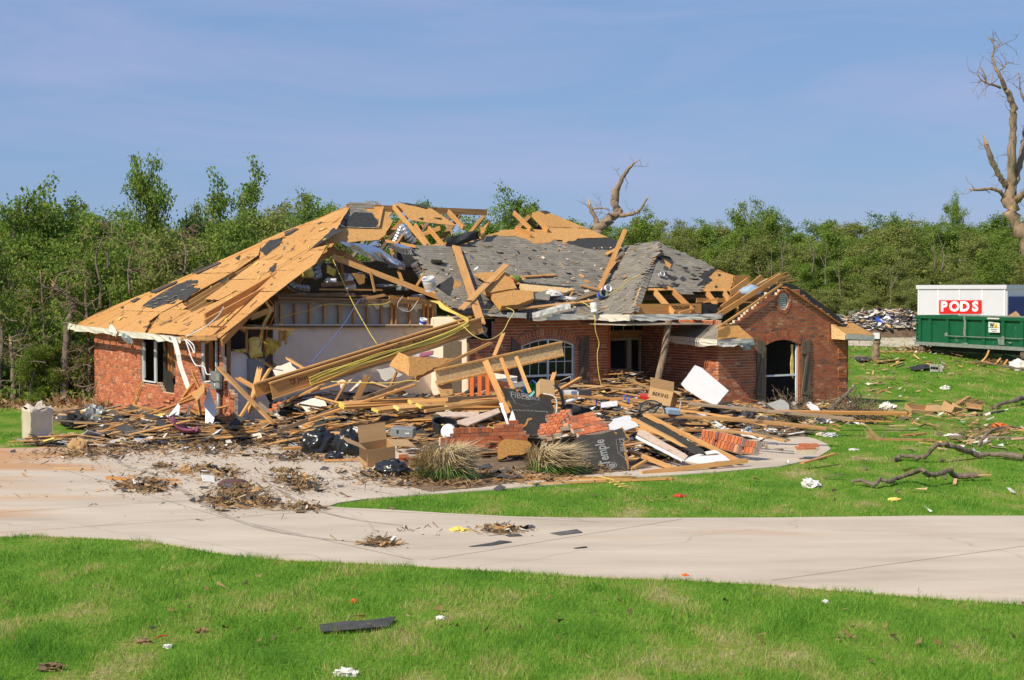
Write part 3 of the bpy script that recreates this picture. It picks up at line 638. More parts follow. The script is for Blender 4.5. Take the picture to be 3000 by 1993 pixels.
# rafters under them
for i in range(20):
    b = .1+i*.61; am = min(6.4, -.45+(min(b+.5, 12.05-b))*1.08)
    if am > .5: plank('rafter', H(-.5, b, 2.36), H(am-.2, b, 2.36+(am-.2+.5)*K_L), .045, .14, 'lumber', house, up=(-_u*K_L+UP))
plank('hip_rafter', H(-.55, 12.05, 2.40), H(6.4, 5.8, 6.33), .05, .16, 'lumber', house)
plank('hip_rafter', H(-.5, -.45, 2.36), H(6.4, 5.8, 6.30), .05, .18, 'lumber', house)
# dark felt and shingle left on the hip end
for poly in ([(418, 899), (450, 876), (480, 858), (520, 836), (552, 826), (582, 823), (566, 845), (588, 848), (560, 868), (545, 884), (520, 880), (510, 893), (485, 893), (450, 906)],
             [(765, 735), (790, 708), (828, 700), (820, 722), (800, 735), (780, 752)], [(560, 804), (600, 786), (640, 770), (650, 773), (610, 792), (580, 805)], [(440, 858), (500, 833), (520, 826), (515, 834), (480, 850), (455, 862)], [(380, 886), (405, 874), (412, 877), (395, 888)],
             [(835, 682), (868, 670), (876, 674), (850, 690), (838, 694)], [(645, 830), (660, 815), (668, 820), (655, 833)], [(790, 790), (812, 775), (810, 790), (797, 802)], [(905, 738), (960, 690), (978, 672), (1010, 680), (985, 690), (950, 712)], [(690, 760), (705, 750), (700, 765)], [(352, 905), (364, 898), (360, 908)]):
    sheet('felt_patch', PL, PL.poly(poly), 'felt', house, .035+random.uniform(0, .01), .006, .03, .10)
def shingles(pl, poly_px, exp=.145, tab=.31, name='shingles', parent=house, holes=(), off=.02, loose=.02):
    poly = pl.poly(poly_px); hp = [pl.poly(h) for h in holes]; s0 = min(p[0] for p in poly); s1 = max(p[0] for p in poly); t0 = min(p[1] for p in poly); t1 = max(p[1] for p in poly); mb = MB()
    t = t0; r = 0; e3 = 0
    while t < t1:
        s = s0-random.uniform(0, tab)
        while s < s1:
            w = tab*random.choice((.33, .5, .5, .66, 1)); cs, ct = s+w/2, t+exp/2
            if inside(poly, cs, ct) and not any(inside(h, cs, ct) for h in hp) and random.random() > .0015:
                lift = random.uniform(.004, .010)+(random.uniform(.02, .06) if random.random() < loose else 0); lo = random.uniform(-.008, .008)
                A = [pl.W((s, t+lo), off+lift), pl.W((s+w-.006, t+lo), off+lift+random.uniform(-.002, .002)), pl.W((s+w-.006, t+exp*1.3), off+.002), pl.W((s, t+exp*1.3), off+.002)]
                mb.prism(A, pl.n*.005)
            s += w
        t += exp; r += 1
    return tag(mb.build(name, 'shingle', parent), kind='stuff')
shingles(PL, [(425, 900), (480, 862), (530, 840), (575, 828), (540, 868), (500, 890), (450, 903)], loose=.2)
# front slope near the ridge: shingled cap, bare panels, open rafters
panels(PF, [(1032, 601), (1118, 600), (1150, 650), (1128, 690), (1110, 703), (1000, 712), (946, 713)], 2.4, 1.2, 'osb')
shingles(PF, [(1030, 600), (1108, 594), (1100, 606), (1060, 617), (1092, 628), (1108, 655), (1104, 672), (1060, 670), (986, 668), (1005, 640)], loose=.06, off=.03)
sheet('felt_patch', PF, PF.poly([(1020, 640), (1040, 625), (1090, 628), (1108, 655), (1100, 668), (1040, 668), (1005, 664)]), 'felt', house, .045, .006, .03)
panels(PF, [(1155, 603), (1262, 622), (1300, 648), (1334, 672), (1262, 664), (1200, 656)], 3.4, 1.4, 'osb', off=.12)
for poly in ([(1160, 604), (1250, 617), (1246, 624), (1225, 618)], [(1222, 652), (1236, 650), (1234, 657)], [(1264, 650), (1292, 652), (1286, 655)]): sheet('felt_patch', PF, PF.poly(poly), 'felt', house, .16, .006, .02)
# ridge beam and the rafters still hanging from it
def HB(px, py, b): return PB(px, py, b)
plank('ridge_beam', H(6.2, 5.8, 6.30), PB(1426, 621, 5.8)-UP*.02, .05, .20, 'lumber_old', house)
for (x0, y0, x1, y1) in ((1152, 606, 1250, 720), (1255, 668, 1300, 722), (1313, 620, 1358, 668), (1120, 610, 1108, 668), (1215, 660, 1262, 730), (1180, 690, 1150, 735)):
    plank('rafter', PF.hit(x0, y0, .02), PF.hit(x1, y1, .02), .05, .15, 'lumber', house, up=PF.n)
for (x0, y0, x1, y1) in ((1108, 665, 1160, 600), (1130, 690, 1190, 640), (1290, 655, 1340, 620), (1200, 705, 1240, 660), (1285, 710, 1330, 655), (1230, 690, 1290, 668), (1300, 640, 1325, 690), (1325, 665, 1345, 620)):
    plank('rafter', PB(x0, y0, 6.6), PB(x1, y1, 6.1), .05, .15, 'lumber_old', house)
for i in range(2, 8): plank('rafter', H(4.8+i*.95, 6.0, 6.2), H(4.8+i*.95+random.uniform(-.2, .2), 11.5, 2.9), .05, .15, 'lumber_old', house)
# ------------------------------------------------------------------ main slope
shingles(P1, [(1212, 722), (1300, 724), (1372, 716), (1425, 696), (1560, 700), (1640, 710), (1700, 722), (1786, 700), (1836, 724), (1815, 775), (1775, 880), (1757, 924), (1500, 926), (1350, 918), (1285, 880), (1265, 830), (1245, 800), (1225, 760)], loose=.012)
panels(P1, [(1232, 722), (1420, 690), (1465, 678), (1590, 676), (1600, 640), (1604, 626), (1640, 640), (1835, 722), (1757, 926), (1340, 926), (1262, 850)], 2.4, 1.2, 'osb', off=-.016, jg=.0, tilt=.003)
panels(P1, [(1466, 677), (1530, 674), (1560, 674), (1590, 676), (1562, 630), (1574, 622), (1606, 626), (1690, 660), (1782, 698), (1730, 700), (1690, 702), (1680, 716), (1650, 718), (1648, 706), (1625, 705), (1610, 714), (1565, 717), (1545, 705), (1510, 695), (1440, 694)], 2.4, 1.2, 'osb', off=.03, jg=.02)
M('plaster_dust', [(.62, .53, .44)], .95, (6, 6, 6), 5, .3, .2)
for (x0, y0, x1, y1) in ((1505, 623, 1555, 672), (1560, 628, 1605, 676), (1555, 690, 1510, 668)): plank('rafter', P1.hit(x0, y0, .1), P1.hit(x1, y1, .1), .05, .15, 'lumber', house, up=P1.n)
plank('rafter', PB(1513, 672, 6.4), PB(1552, 632, 6.0), .05, .15, 'lumber_old', house); plank('rafter', PB(1575, 672, 6.6), PB(1545, 640, 6.1), .05, .15, 'lumber_old', house)
sheet('felt_patch', P1, P1.poly([(1580, 622), (1600, 622), (1612, 628), (1596, 632)]), 'felt', house, .06, .01, .03)
sheet('felt_patch', P1, P1.poly([(1650, 714), (1700, 703), (1790, 700), (1830, 722), (1800, 735), (1720, 730)]), 'felt', house, .035, .006, .04)
# curled sheets of felt at the torn edge
def curl(name, pts_px, pl, off, mat, h, parent=house):
    rows = []
    for k, (x, y) in enumerate(pts_px):
        p = pl.hit(x, y, off); rows.append([p, p+UP*h*.5+Vector((random.gauss(0, .05), -.12+random.gauss(0, .05), 0)), p+UP*h*random.uniform(.7, 1.1)+Vector((random.gauss(0, .06), random.gauss(.05, .08), 0))])
    return MB().grid([bez(list(c), 3) for c in zip(*[bez(list(r), 3) for r in zip(*rows)])]).build(name, mat, parent, solid=.008)
curl('curled_felt', [(1305, 722), (1330, 722), (1355, 716), (1380, 706), (1405, 700)], P1, .03, 'felt', .32)
curl('curled_felt', [(1410, 706), (1418, 702), (1424, 690)], P1, .05, 'lumber', .45)
curl('curled_felt', [(1262, 770), (1280, 772), (1300, 772)], P1, .03, 'shingle', .2)
# right wing: left slope, front hip with a hole
shingles(P2, [(1836, 722), (1926, 711), (1936, 726), (1905, 775), (1872, 836), (1852, 922), (1800, 926), (1748, 926), (1775, 860), (1806, 790)], loose=.03)
shingles(P3, [(1924, 712), (1936, 714), (2010, 748), (2094, 786), (2062, 800), (2048, 812), (2072, 826), (2050, 838), (2064, 850), (2020, 862), (2012, 872), (1990, 860), (1960, 838), (1930, 842), (1872, 842)], loose=.04, holes=[[(1925, 755), (1965, 760), (1968, 785), (1950, 785)]])
panels(P2, [(1836, 724), (1926, 713), (1936, 730), (1874, 836), (1854, 920), (1752, 924)], 2.4, 1.2, 'osb', off=-.016, jg=0, tilt=.003)
panels(P3, [(1926, 714), (1936, 716), (2095, 788), (2150, 806), (2140, 852), (2045, 853), (1985, 850), (1876, 850)], 2.4, 1.2, 'osb', off=-.012, jg=.02)
sheet('felt_patch', P3, P3.poly([(2062, 800), (2092, 788), (2100, 792), (2072, 812), (2086, 822), (2060, 838), (2040, 842), (2060, 822), (2045, 812)]), 'felt', house, .03, .006, .03)
sheet('felt_patch', P3, P3.poly([(1920, 755), (1962, 758), (1972, 770), (1966, 790), (1955, 778), (1935, 772)]), 'felt', house, .035, .006, .03)
curl('lifted_shingle', [(1922, 755), (1940, 752), (1962, 758)], P3, .03, 'shingle', .12)
sheet('torn_panel', P3, P3.poly([(1945, 764), (1966, 778), (1962, 790), (1952, 786)]), 'osb', house, .04, .012, .02)
for (x, y) in ((2107, 806), (2098, 840)): sheet('felt_patch', P3, P3.poly([(x-4, y-3), (x+4, y-2), (x+3, y+3), (x-4, y+3)]), 'felt', house, .01, .004, 0)
# ridge caps along the two hips
def caps(p0, p1, n):
    p0, p1 = Vector(p0), Vector(p1); d = (p1-p0).normalized(); y = UP.cross(d).normalized(); z = d.cross(y)
    for k in range(n):
        a = p0.lerp(p1, k/n); b = p0.lerp(p1, (k+1.25)/n); l = .02+.03*random.random()*(random.random() < .3); mb = MB()
        mb.prism([a+z*(.05+l), b+z*.04, b+y*.14-z*.03, a+y*.14-z*.02+z*l], z*.008); mb.prism([a+z*(.05+l), a-y*.14-z*.02+z*l, b-y*.14-z*.03, b+z*.04], z*.008)
        mb.build('ridge_shingle', 'shingle', house)
caps(P3.hit(1856, 915), P3.hit(1928, 714), 22)
# rafters and beam in the hole over the porch
for (x0, y0, x1, y1, w) in ((1915, 852, 1975, 920, .05), (1970, 852, 2028, 910, .05), (2066, 852, 2100, 895, .05), (2118, 852, 2135, 880, .05)):
    plank('rafter', P3.hit(x0, y0, -.06), P3.hit(x1, y1, -.02), w, .18, 'lumber', house, up=P3.n)
plank('rafter', P3.hit(1876, 850, -.05), P3.hit(1851, 922, -.05), .05, .17, 'lumber_old', house)
BMP = PBp(-1.45); bl, br = BMP.st(1862, 906), BMP.st(2052, 904)
plank('porch_beam', BMP.W(bl), BMP.W(br), .09, .30, 'lumber', house)
text_mesh('beam_lettering', 'MICROLLAM LVL', 'ink_black', basis(BMP.hit(2000, 901, .05), _u, UP), .14, house)
plank('block', BMP.hit(1990, 917, .3), BMP.hit(2034, 905, .3), .10, .06, 'lumber', house); plank('block', BMP.hit(2060, 886, .1), BMP.hit(2104, 875, .3), .05, .06, 'lumber', house)
plank('joist', BMP.hit(2040, 880, -.6), BMP.hit(2140, 880, -.6), .05, .14, 'lumber_old', house)
plank('joist', BMP.hit(1868, 872, -1.5), BMP.hit(2130, 870, -1.5), .05, .16, 'lumber_old', house)
sheet('torn_felt', BMP, BMP.poly([(2052, 890), (2100, 892), (2104, 925), (2052, 925)]), 'felt', house, .02, .01, .03)
# gable roof remains: long rafters climbing to the right
GP = PBp(-1.7)
for (x0, y0, x1, y1, d, w) in ((2095, 930, 2288, 808, -1.9, .16), (2085, 925, 2232, 812, -1.3, .16), (2110, 918, 2205, 860, -1.2, .14), (2135, 872, 2205, 858, -.8, .14), (2140, 860, 2192, 822, -.8, .2), (2100, 962, 2200, 896, -2.3, .06), (2200, 896, 2290, 834, -2.3, .06)):
    q = PBp(d); plank('rafter', q.hit(x0, y0), q.hit(x1, y1), .05, w, 'lumber', house, up=UP, torn=(0, .05))
for (x0, y0, x1, y1) in ((2160, 880, 2160, 925), (2148, 885, 2205, 886), (2200, 845, 2250, 818), (2195, 865, 2220, 840)): plank('rafter', PB(x0, y0, -.9), PB(x1, y1, -.9), .05, .10, 'lumber_old', house, up=-_v)
sheet('roof_panel', PBp(-.4), PBp(-.4).poly([(2152, 806), (2200, 808), (2190, 830), (2160, 845), (2145, 850)]), 'osb', house, 0, .013, .02)
for k in range(14):   # splintered rafter tails fanning out
    x = 2245+random.uniform(0, 40); y = 802+random.uniform(0, 26); plank('splinter', PB(x, y+8, -1.0), PB(x+random.uniform(30, 62), y-random.uniform(-3, 12)+random.uniform(-2, 6), -.9), .03, .035, 'lumber', house, torn=(0, .12))
# ------------------------------------------------------------------ fascia strips
FA = PAp(-.62)
strip('fascia', [FA.hit(x, y) for x, y in ((200, 945), (225, 953), (300, 961), (345, 968), (420, 975), (480, 982), (530, 988))], .17, 'fascia', house, .018)
strip('fascia', [FA.hit(x, y) for x, y in ((196, 946), (210, 948), (222, 952))], .20, 'fascia', house, .02)
plank('fascia_board', FA.hit(530, 992), FA.hit(636, 990), .03, .13, 'lumber_old', house, up=UP)
strip('torn_fascia', [FA.hit(x, y, .05) for x, y in ((325, 950), (335, 960), (343, 972))], .20, 'fascia', house, .02, hv=Vector((.25, -.1, .9)))
strip('gutter_flap', [FA.hit(x, y, .08) for x, y in ((358, 975), (372, 982), (385, 990))], .22, 'grey_steel', house, .03)
# the gutter that hangs down bent over the wall
P = [FA.hit(x, y, o) for x, y, o in ((492, 984, .05), (508, 992, .10), (520, 1030, .14), (528, 1070, .12), (540, 1105, .2), (552, 1140, .25))]
hang = MB(); ww = [.12, .16, .15, .13, .16, .12]; rows = []
for p, w in zip(P, ww): rows.append([p-_v*w*-.5+_u*.05, p+_v*0-_u*.06, p-_v*w*.5+_u*.04])
hang.grid([bez(list(r), 4) for r in zip(*rows)]).build('hanging_gutter', 'fascia', house, solid=.006)
wire('torn_house_wrap', [FA.hit(x, y, .06) for x, y in ((655, 900), (640, 925), (612, 950), (590, 965), (568, 975), (560, 980), (545, 985))], .016, 'wire_white', house)
wire('torn_house_wrap', [FA.hit(x, y, .1) for x, y in ((540, 995), (556, 1010), (570, 1035), (566, 1010), (545, 996), (552, 1020), (562, 1050), (575, 1070), (598, 1075), (605, 1095), (618, 1098))], .016, 'wire_white', house)
# main eave
EA = PBp(-.25)
strip('fascia', [EA.hit(x, y) for x, y in ((1415, 917), (1450, 921), (1490, 923))], .05, 'fascia', house, .004)
strip('fascia', [EA.hit(x, y) for x, y in ((1486, 916), (1560, 918), (1640, 920), (1740, 922))], .15, 'fascia', house, .003)
strip('gutter', [EA.hit(x, y, .08) for x, y in ((1562, 930), (1640, 927), (1700, 926), (1742, 924))], .11, 'fascia', house, .008)
E2 = PAp(11.36); strip('fascia', [E2.hit(x, y) for x, y in ((1742, 922), (1790, 922), (1844, 922))], .19, 'fascia', house, .012)
E3 = PBp(-2.02); strip('fascia', [E3.hit(x, y) for x, y in ((1846, 922), (1920, 921), (2000, 920), (2060, 920), (2118, 919))], .17, 'fascia', house, .010)
strip('gutter', [E3.hit(x, y, .08) for x, y in ((1848, 926), (1910, 930), (1990, 926), (2050, 923), (2112, 922))], .10, 'fascia', house, .012)
strip('bent_gutter', [P1.hit(x, y, .25) for x, y in ((1560, 918), (1600, 905), (1640, 893), (1672, 888))], .26, 'fascia', house, .02, hv=Vector((0, .75, .6)))
strip('felt_flap', [EA.hit(x, y, .2) for x, y in ((1545, 910), (1552, 905), (1560, 912))], .32, 'felt', house, .02)
# ------------------------------------------------------------------ main wall with the arched window
WB = .32; WP = PBp(WB)
sl, sr = WP.st(1530, 1050)[0], WP.st(1683, 1050)[0]; zs = WP.st(1683, 1010)[1]; za = WP.st(1605, 993)[1]
ml, mr = WP.st(1372, 1000)[0], WP.st(1781, 1000)[0]
hp = WP.poly([(1376, 925), (1452, 925), (1450, 960), (1444, 990), (1436, 996), (1376, 998)])
main_wall = empty_part('main_wall', WP.W((ml, 0)), house)
op1 = arch(WP, sl, sr, zs, za, main_wall, 19, 32)
mw = brick_wall('wall', WP, ml, mr, 0, 2.88, lambda s, z: not (op1(s, z) or inside(hp, s, z)), main_wall, 60, prio=lambda q: abs(q[0]-mr)+abs(q[1]-1.6)*.4)
mg, gn, gl, gb = nodes('window_glass'); gb.inputs['Base Color'].default_value = (.05, .055, .045, 1); gb.inputs['Roughness'].default_value = .06
_t = gn.new('ShaderNodeBsdfTransparent'); _m = gn.new('ShaderNodeMixShader'); _m.inputs[0].default_value = .38; _t.inputs[0].default_value = (.62, .64, .58, 1)
gl.new(_t.outputs[0], _m.inputs[1]); gl.new(gb.outputs[0], _m.inputs[2]); gl.new(_m.outputs[0], gn['Material Output'].inputs['Surface'])
hw_ = (sr-sl)/2; rs_ = za-zs; RR = (hw_**2+rs_**2)/(2*rs_); zc = za-RR; sc = (sl+sr)/2
def topz(s): return zc+math.sqrt(max(0, RR*RR-(s-sc)**2))
win = empty_part('arched_window', WP.W((sc, .4)), house); zb = .35; zr = WP.st(1670, 1098)[1]; O_ = -.075
def wbar(p, q, w=.05, t=.05, nm='window_bar', off=O_): MB().bar(WP.W(p, off), WP.W(q, off), t, w, up=WP.n if abs(p[0]-q[0]) > abs(p[1]-q[1]) else WP.n).build(nm, 'white_metal', win)
wbar((sl+.03, zb), (sl+.03, zs), .06); wbar((sr-.03, zb), (sr-.03, zs), .06); wbar((sc, zb), (sc, za), .10, .06); wbar((sl, zr), (sr, zr), .09, .06)
for k in range(12):
    s0_, s1_ = sl+(sr-sl)*k/12, sl+(sr-sl)*(k+1)/12; wbar((s0_, topz(s0_)-.02), (s1_, topz(s1_)-.02), .05)
for h0, h1 in ((sl, sc), (sc, sr)):
    for k in (1, 2):
        s = h0+(h1-h0)*k/3; wbar((s, zr), (s, topz(s)), .018, .02, 'muntin')
    for k in (1, 2):
        z = zr+(zs-.05-zr)*k/2-.02; wbar((h0+.02, z), (h1-.02, z), .018, .02, 'muntin')
    for j in range(3):
        for z0_, z1_ in ((zr, zr+(zs-.05-zr)/2), (zr+(zs-.05-zr)/2, zs-.05), (zs-.05, None)):
            a_, b_ = h0+(h1-h0)*j/3+.012, h0+(h1-h0)*(j+1)/3-.012; t0_, t1_ = (topz(a_)-.03, topz(b_)-.03) if z1_ is None else (z1_, z1_)
            MB().prism([WP.W((a_, z0_), O_), WP.W((b_, z0_), O_), WP.W((b_, t1_), O_), WP.W((a_, t0_), O_)], WP.n*.004).build('pane', 'window_glass', win)
MB().prism([WP.W(p, O_) for p in ((sl+.06, zb), (sc-.05, zb), (sc-.05, zr-.04), (sl+.06, zr-.04))], WP.n*.004).build('pane', 'window_glass', win)
for p, q in ((WP.st(1629, 1122), WP.st(1670, 1103)), (WP.st(1670, 1103), WP.st(1677, 1150))): MB().bar(WP.W(p, .02), WP.W(q, .02), .02, .025, up=WP.n).build('loose_sash_bar', 'white_metal', win)
room(AB(WP.W((ml, 0)))[0]+.12, 12.0, .5, 4.2, .05, 2.86, skip=('f',), mat='drywall')
for k in range(7): MB().bar(WP.hit(1628, 1032+k*4, -.35), WP.hit(1672, 1032+k*4, -.35), .02, .045, up=WP.n).build('blind_slat', 'lumber_old', house)
def shutter(pl, x0, x1, y0t, y1t, yb, parent, flip=False, off=.05):
    sh = empty_part('shutter', pl.hit((x0+x1)/2, yb), parent); n = 2
    for k in range(n):
        a = x0+(x1-x0)*k/n; b = x0+(x1-x0)*(k+1)/n; yt0 = y0t+(y1t-y0t)*k/n; yt1 = y0t+(y1t-y0t)*(k+1)/n
        pts = [pl.st(a, yb), pl.st(b, yb), pl.st(b, yt1), pl.st(a, yt0)]; pts = [(p[0]+(.006 if i in (0, 3) else -.006), p[1]) for i, p in enumerate(pts)]
        MB().prism([pl.W(p, off) for p in pts], pl.n*.03).build('shutter_board', 'shutter', sh)
    h = yb-max(y0t, y1t); bt = []
    for f in (.16, .84):
        y = yb-h*(1-f); p, q = pl.hit(x0+1, y, off+.02), pl.hit(x1-1, y, off+.02); MB().bar(p, q, .03, .10, up=UP).build('batten', 'shutter', sh); bt.append(y)
    p, q = (pl.hit(x1-4, bt[0]+3, off+.02), pl.hit(x0+4, bt[1]-3, off+.02)); MB().bar(p, q, .028, .09, up=UP).build('brace', 'shutter', sh)
shutter(WP, 1697, 1724, 994, 984, 1142, house); shutter(WP, 1496, 1521, 986, 1010, 1140, house)
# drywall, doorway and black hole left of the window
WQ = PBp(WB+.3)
sheet('dark_hole_back', WQ, WQ.poly([(1370, 915), (1460, 915), (1460, 1005), (1370, 1005)]), 'felt', house, 0, .02, 0)  # black sheet stands in for the darkness inside the hole
sheet('torn_drywall', WP, WP.poly([(1401, 950), (1428, 962), (1422, 985), (1430, 990), (1405, 975)]), 'drywall_grey', house, .02, .012, .02)
plank('stud', WP.hit(1372, 960, .02), WP.hit(1372, 1060, .02), .08, .05, 'lumber_old', house, up=_u)
# ------------------------------------------------------------------ porch: door wall, ceiling, post
DB = 1.4; DP = PBp(DB); dl = DP.st(1778, 1000)[0]; dr = DP.st(1890, 1000)[0]
d0, d1 = DP.st(1786, 1000)[0], DP.st(1834, 1000)[0]; dt = DP.st(1810, 997)[1]; tt = DP.st(1810, 968)[1]; s1r = DP.st(1874, 1000)[0]; f1 = DP.st(1856, 1000)[0]
sheet('door_head', DP, [(dl, tt), (dr, tt), (dr, dt+.06), (dl, dt+.06)][::-1], 'lumber_old', house, .01, .05, 0)
sheet('upper_wall', DP, [(dl, 2.78), (dr, 2.78), (dr, 2.9), (dl, 2.9)], 'old_frame', house, 0, .05, 0)
for s, w in ((d0-.03, .05), (d1+.1, .16), (s1r, .05), (dr-.04, .06)): MB().box(DP.W((s, dt/2+.05)), _u*w/2, UP*(dt/2+.05), _v*.05).build('door_post', 'old_frame', house)
MB().box(DP.W(((d0+s1r)/2, dt+.03), .01), _u*((s1r-d0)/2), UP*.035, _v*.05).build('door_lintel', 'old_frame', house)
MB().prism([DP.W(p, -.04) for p in ((f1, .1), (s1r, .1), (s1r, dt), (f1, dt))], DP.n*.005).build('sidelight_pane', 'window_glass', house)
for s in (d0+.15, d0+.55, d0+.95): MB().bar(DP.W((s, tt), .0), DP.W((s, 2.78), .0), .015, .015, up=_v).build('transom_bar', 'white_metal', house)
MB().bar(DP.W((d0+.6, 2.62), .0), DP.W((s1r, 2.62), .0), .015, .015, up=_v).build('transom_bar', 'white_metal', house)
MB().prism([DP.W(p, -.03) for p in ((dl, tt), (dr, tt), (dr, 2.78), (dl, 2.78))], DP.n*.005).build('transom_pane', 'window_glass', house)
room(AB(DP.W((dl, 0)))[0]-.4, AB(DP.W((dr, 0)))[0]+.2, DB+.05, DB+4, .05, 2.9, skip=('f',))
MB().prism([H(11.3, -1.9, 2.70), H(14.5, -1.9, 2.70), H(14.5, 1.45, 2.70), H(11.3, 1.45, 2.70)], UP*.03).build('porch_ceiling', 'old_frame', house)
MB().prism([H(AB(WP.W((mr, 0)))[0], .32, 0), H(AB(WP.W((mr, 0)))[0], 1.4, 0), H(AB(WP.W((mr, 0)))[0], 1.4, 2.8), H(AB(WP.W((mr, 0)))[0], .32, 2.8)], -_u*.1).build('reveal_wall', 'brick', house)
MB().tube(bez([PB(1960, 934, -1.75), PB(1953, 980, -1.78), PB(1944, 1040, -1.8), PB(1930, 1100, -1.85), PB(1922, 1150, -1.9)], 5), [.10]*21, 12).build('porch_post', 'bark_bare', house, smooth=True)
# ------------------------------------------------------------------ front gable
GB = -2.21; GPl = PBp(GB); ga, gr = GPl.st(2105, 1000)[0], GPl.st(2479, 1000)[0]
apx = GPl.poly([(2105, 1290), (2105, 990), (2122, 972), (2140, 955), (2244, 868), (2254, 853), (2262, 853), (2263, 862), (2278, 860), (2284, 845), (2330, 845), (2342, 853), (2342, 861), (2362, 872), (2374, 886), (2424, 918), (2440, 934), (2463, 946), (2479, 962), (2479, 1290)])
gsl, gsr = GPl.st(2246, 1050)[0], GPl.st(2340, 1050)[0]; gzs = GPl.st(2246, 1011)[1]; gza = GPl.st(2292, 996)[1]; gzb = GPl.st(2290, 1192)[1]
front_gable = empty_part('front_gable', GPl.W((ga, 0)), house)
op2 = arch(GPl, gsl, gsr, gzs, gza, front_gable, 15, 24)
vc = GPl.st(2295, 884); vr = (GPl.st(2317, 884)[0]-vc[0])
def okG(s, z): return inside(apx, s, z) and not (op2(s, z) and z > gzb) and (s-vc[0])**2+(z-vc[1])**2*.72 > (vr*.9)**2
gw = brick_wall('wall', GPl, ga, gr, 0, 3.85, okG, front_gable, 215, prio=lambda q: -(q[0]*.8)+abs(q[1]-2.6)*.5)
for k in range(22):
    a0, a1 = 2*math.pi*k/22, 2*math.pi*(k+1)/22-.03
    MB().prism([GPl.W((vc[0]+r*math.cos(a), vc[1]+r*1.18*math.sin(a)), .02) for r, a in ((vr*.74, a0), (vr, a0), (vr, a1), (vr*.74, a1))], GPl.n*.08).build('vent_brick', 'brick', front_gable)
vent = empty_part('gable_vent', GPl.W(vc), front_gable)
MB().prism([GPl.W((vc[0]+vr*.76*math.cos(2*math.pi*k/20), vc[1]+vr*.88*math.sin(2*math.pi*k/20)), -.06) for k in range(20)], GPl.n*.02).build('vent_back', 'old_frame', vent)
mb = MB(); mb.tube([GPl.W((vc[0]+vr*.66*math.cos(2*math.pi*k/20), vc[1]+vr*.78*math.sin(2*math.pi*k/20)), -.03) for k in range(21)], .03, 6); mb.build('vent_ring', 'fascia', vent)
for k in range(6):
    z = vc[1]-vr*.5+k*vr*.2; w = vr*.5*math.sqrt(max(.1, 1-((z-vc[1])/(vr*.8))**2)); MB().bar(GPl.W((vc[0]-w, z), -.02), GPl.W((vc[0]+w*.8, z+random.uniform(-.01, .01)), -.02), .05, .016, up=GPl.n+UP*.8).build('vent_slat', 'fascia', vent)
# black sheathing of the gable, standing behind the broken brick edge
GS = PBp(GB+.14)
sheet('gable_sheathing', GS, GS.poly([(2105, 1150), (2105, 985), (2140, 948), (2200, 892), (2250, 850), (2268, 834), (2320, 832), (2350, 850), (2400, 884), (2470, 940), (2478, 950), (2478, 1000), (2350, 1000), (2350, 985), (2235, 985), (2235, 1150)]), 'felt', house, 0, .03, .02)
MB().prism([GPl.W(p, -.16) for p in ((gsl-.3, .02), (gsl-.02, .02), (gsl-.02, gza), (gsl-.3, gza))], GPl.n*.02).build('sheathing_strip', 'sheath', house)
# window: one rail left, torn jamb with insulation
MB().bar(GPl.hit(2245, 1102, -.08), GPl.hit(2331, 1098, -.08), .04, .055, up=UP).build('meeting_rail', 'white_metal', front_gable)
MB().bar(GPl.hit(2333, 1012, -.06), GPl.hit(2333, 1180, -.06), .05, .06, up=_u).build('window_jamb', 'white_metal', front_gable)
sheet('jamb_insulation', GPl, GPl.poly([(2324, 1010), (2331, 1010), (2331, 1110), (2324, 1100), (2323, 1070), (2326, 1040)]), 'insulation', front_gable, -.10, .03, .015)
sheet('jamb_reveal', PAp(AB(GPl.W((gsr, 0)))[0]-.01), [PAp(0).loc(H(0, AB(GPl.W((0, 0)))[1]+t, z)) for t, z in ((.0, gzb), (.12, gzb), (.12, gzs+.05), (.0, gzs+.05))], 'brick', front_gable, 0, .01, 0)
shutter(GPl, 2215, 2240, 993, 1004, 1182, front_gable); shutter(GPl, 2347, 2371, 1004, 990, 1180, front_gable)
ra0, ra1 = AB(GPl.W((ga, 0)))[0], AB(GPl.W((gr, 0)))[0]
room(ra0+.15, ra1-.1, GB+.2, GB+4.5, .05, 2.5, skip=('f',))
for (y, h) in ((1021, 30), (1077, 30), (1131, 30)):      # corner blocks of raised brick
    s0_, zt_ = GPl.st(2454, y); s1_, zb_ = GPl.st(2479, y+h)
    for c in range(4):
        z = zt_-(c+.5)*(zt_-zb_)/4; sp = (s0_+s1_)/2+(.06 if c % 2 else -.04)
        for a_, b_ in ((s0_, sp), (sp, s1_)): MB().box(GPl.W(((a_+b_)/2, z), .012), GPl.ex*((b_-a_)/2-.006), GPl.ey*((zt_-zb_)/8-.006), GPl.n*.022).build('quoin_brick', 'brick', gw)
# side of the gable and its far side
GA = PAp(ra0); 
side = brick_wall('porch_side_wall', GA, GA.loc(H(ra0, 1.6))[0], GA.loc(H(ra0, GB))[0], 0, 2.75, lambda s, z: True, house, 0)
MB().prism([H(ra1, GB, 0), H(ra1, 11, 0), H(ra1, 11, 2.4), H(ra1, GB, 2.4)], -_u*.1).build('right_side_wall', 'brick', house)
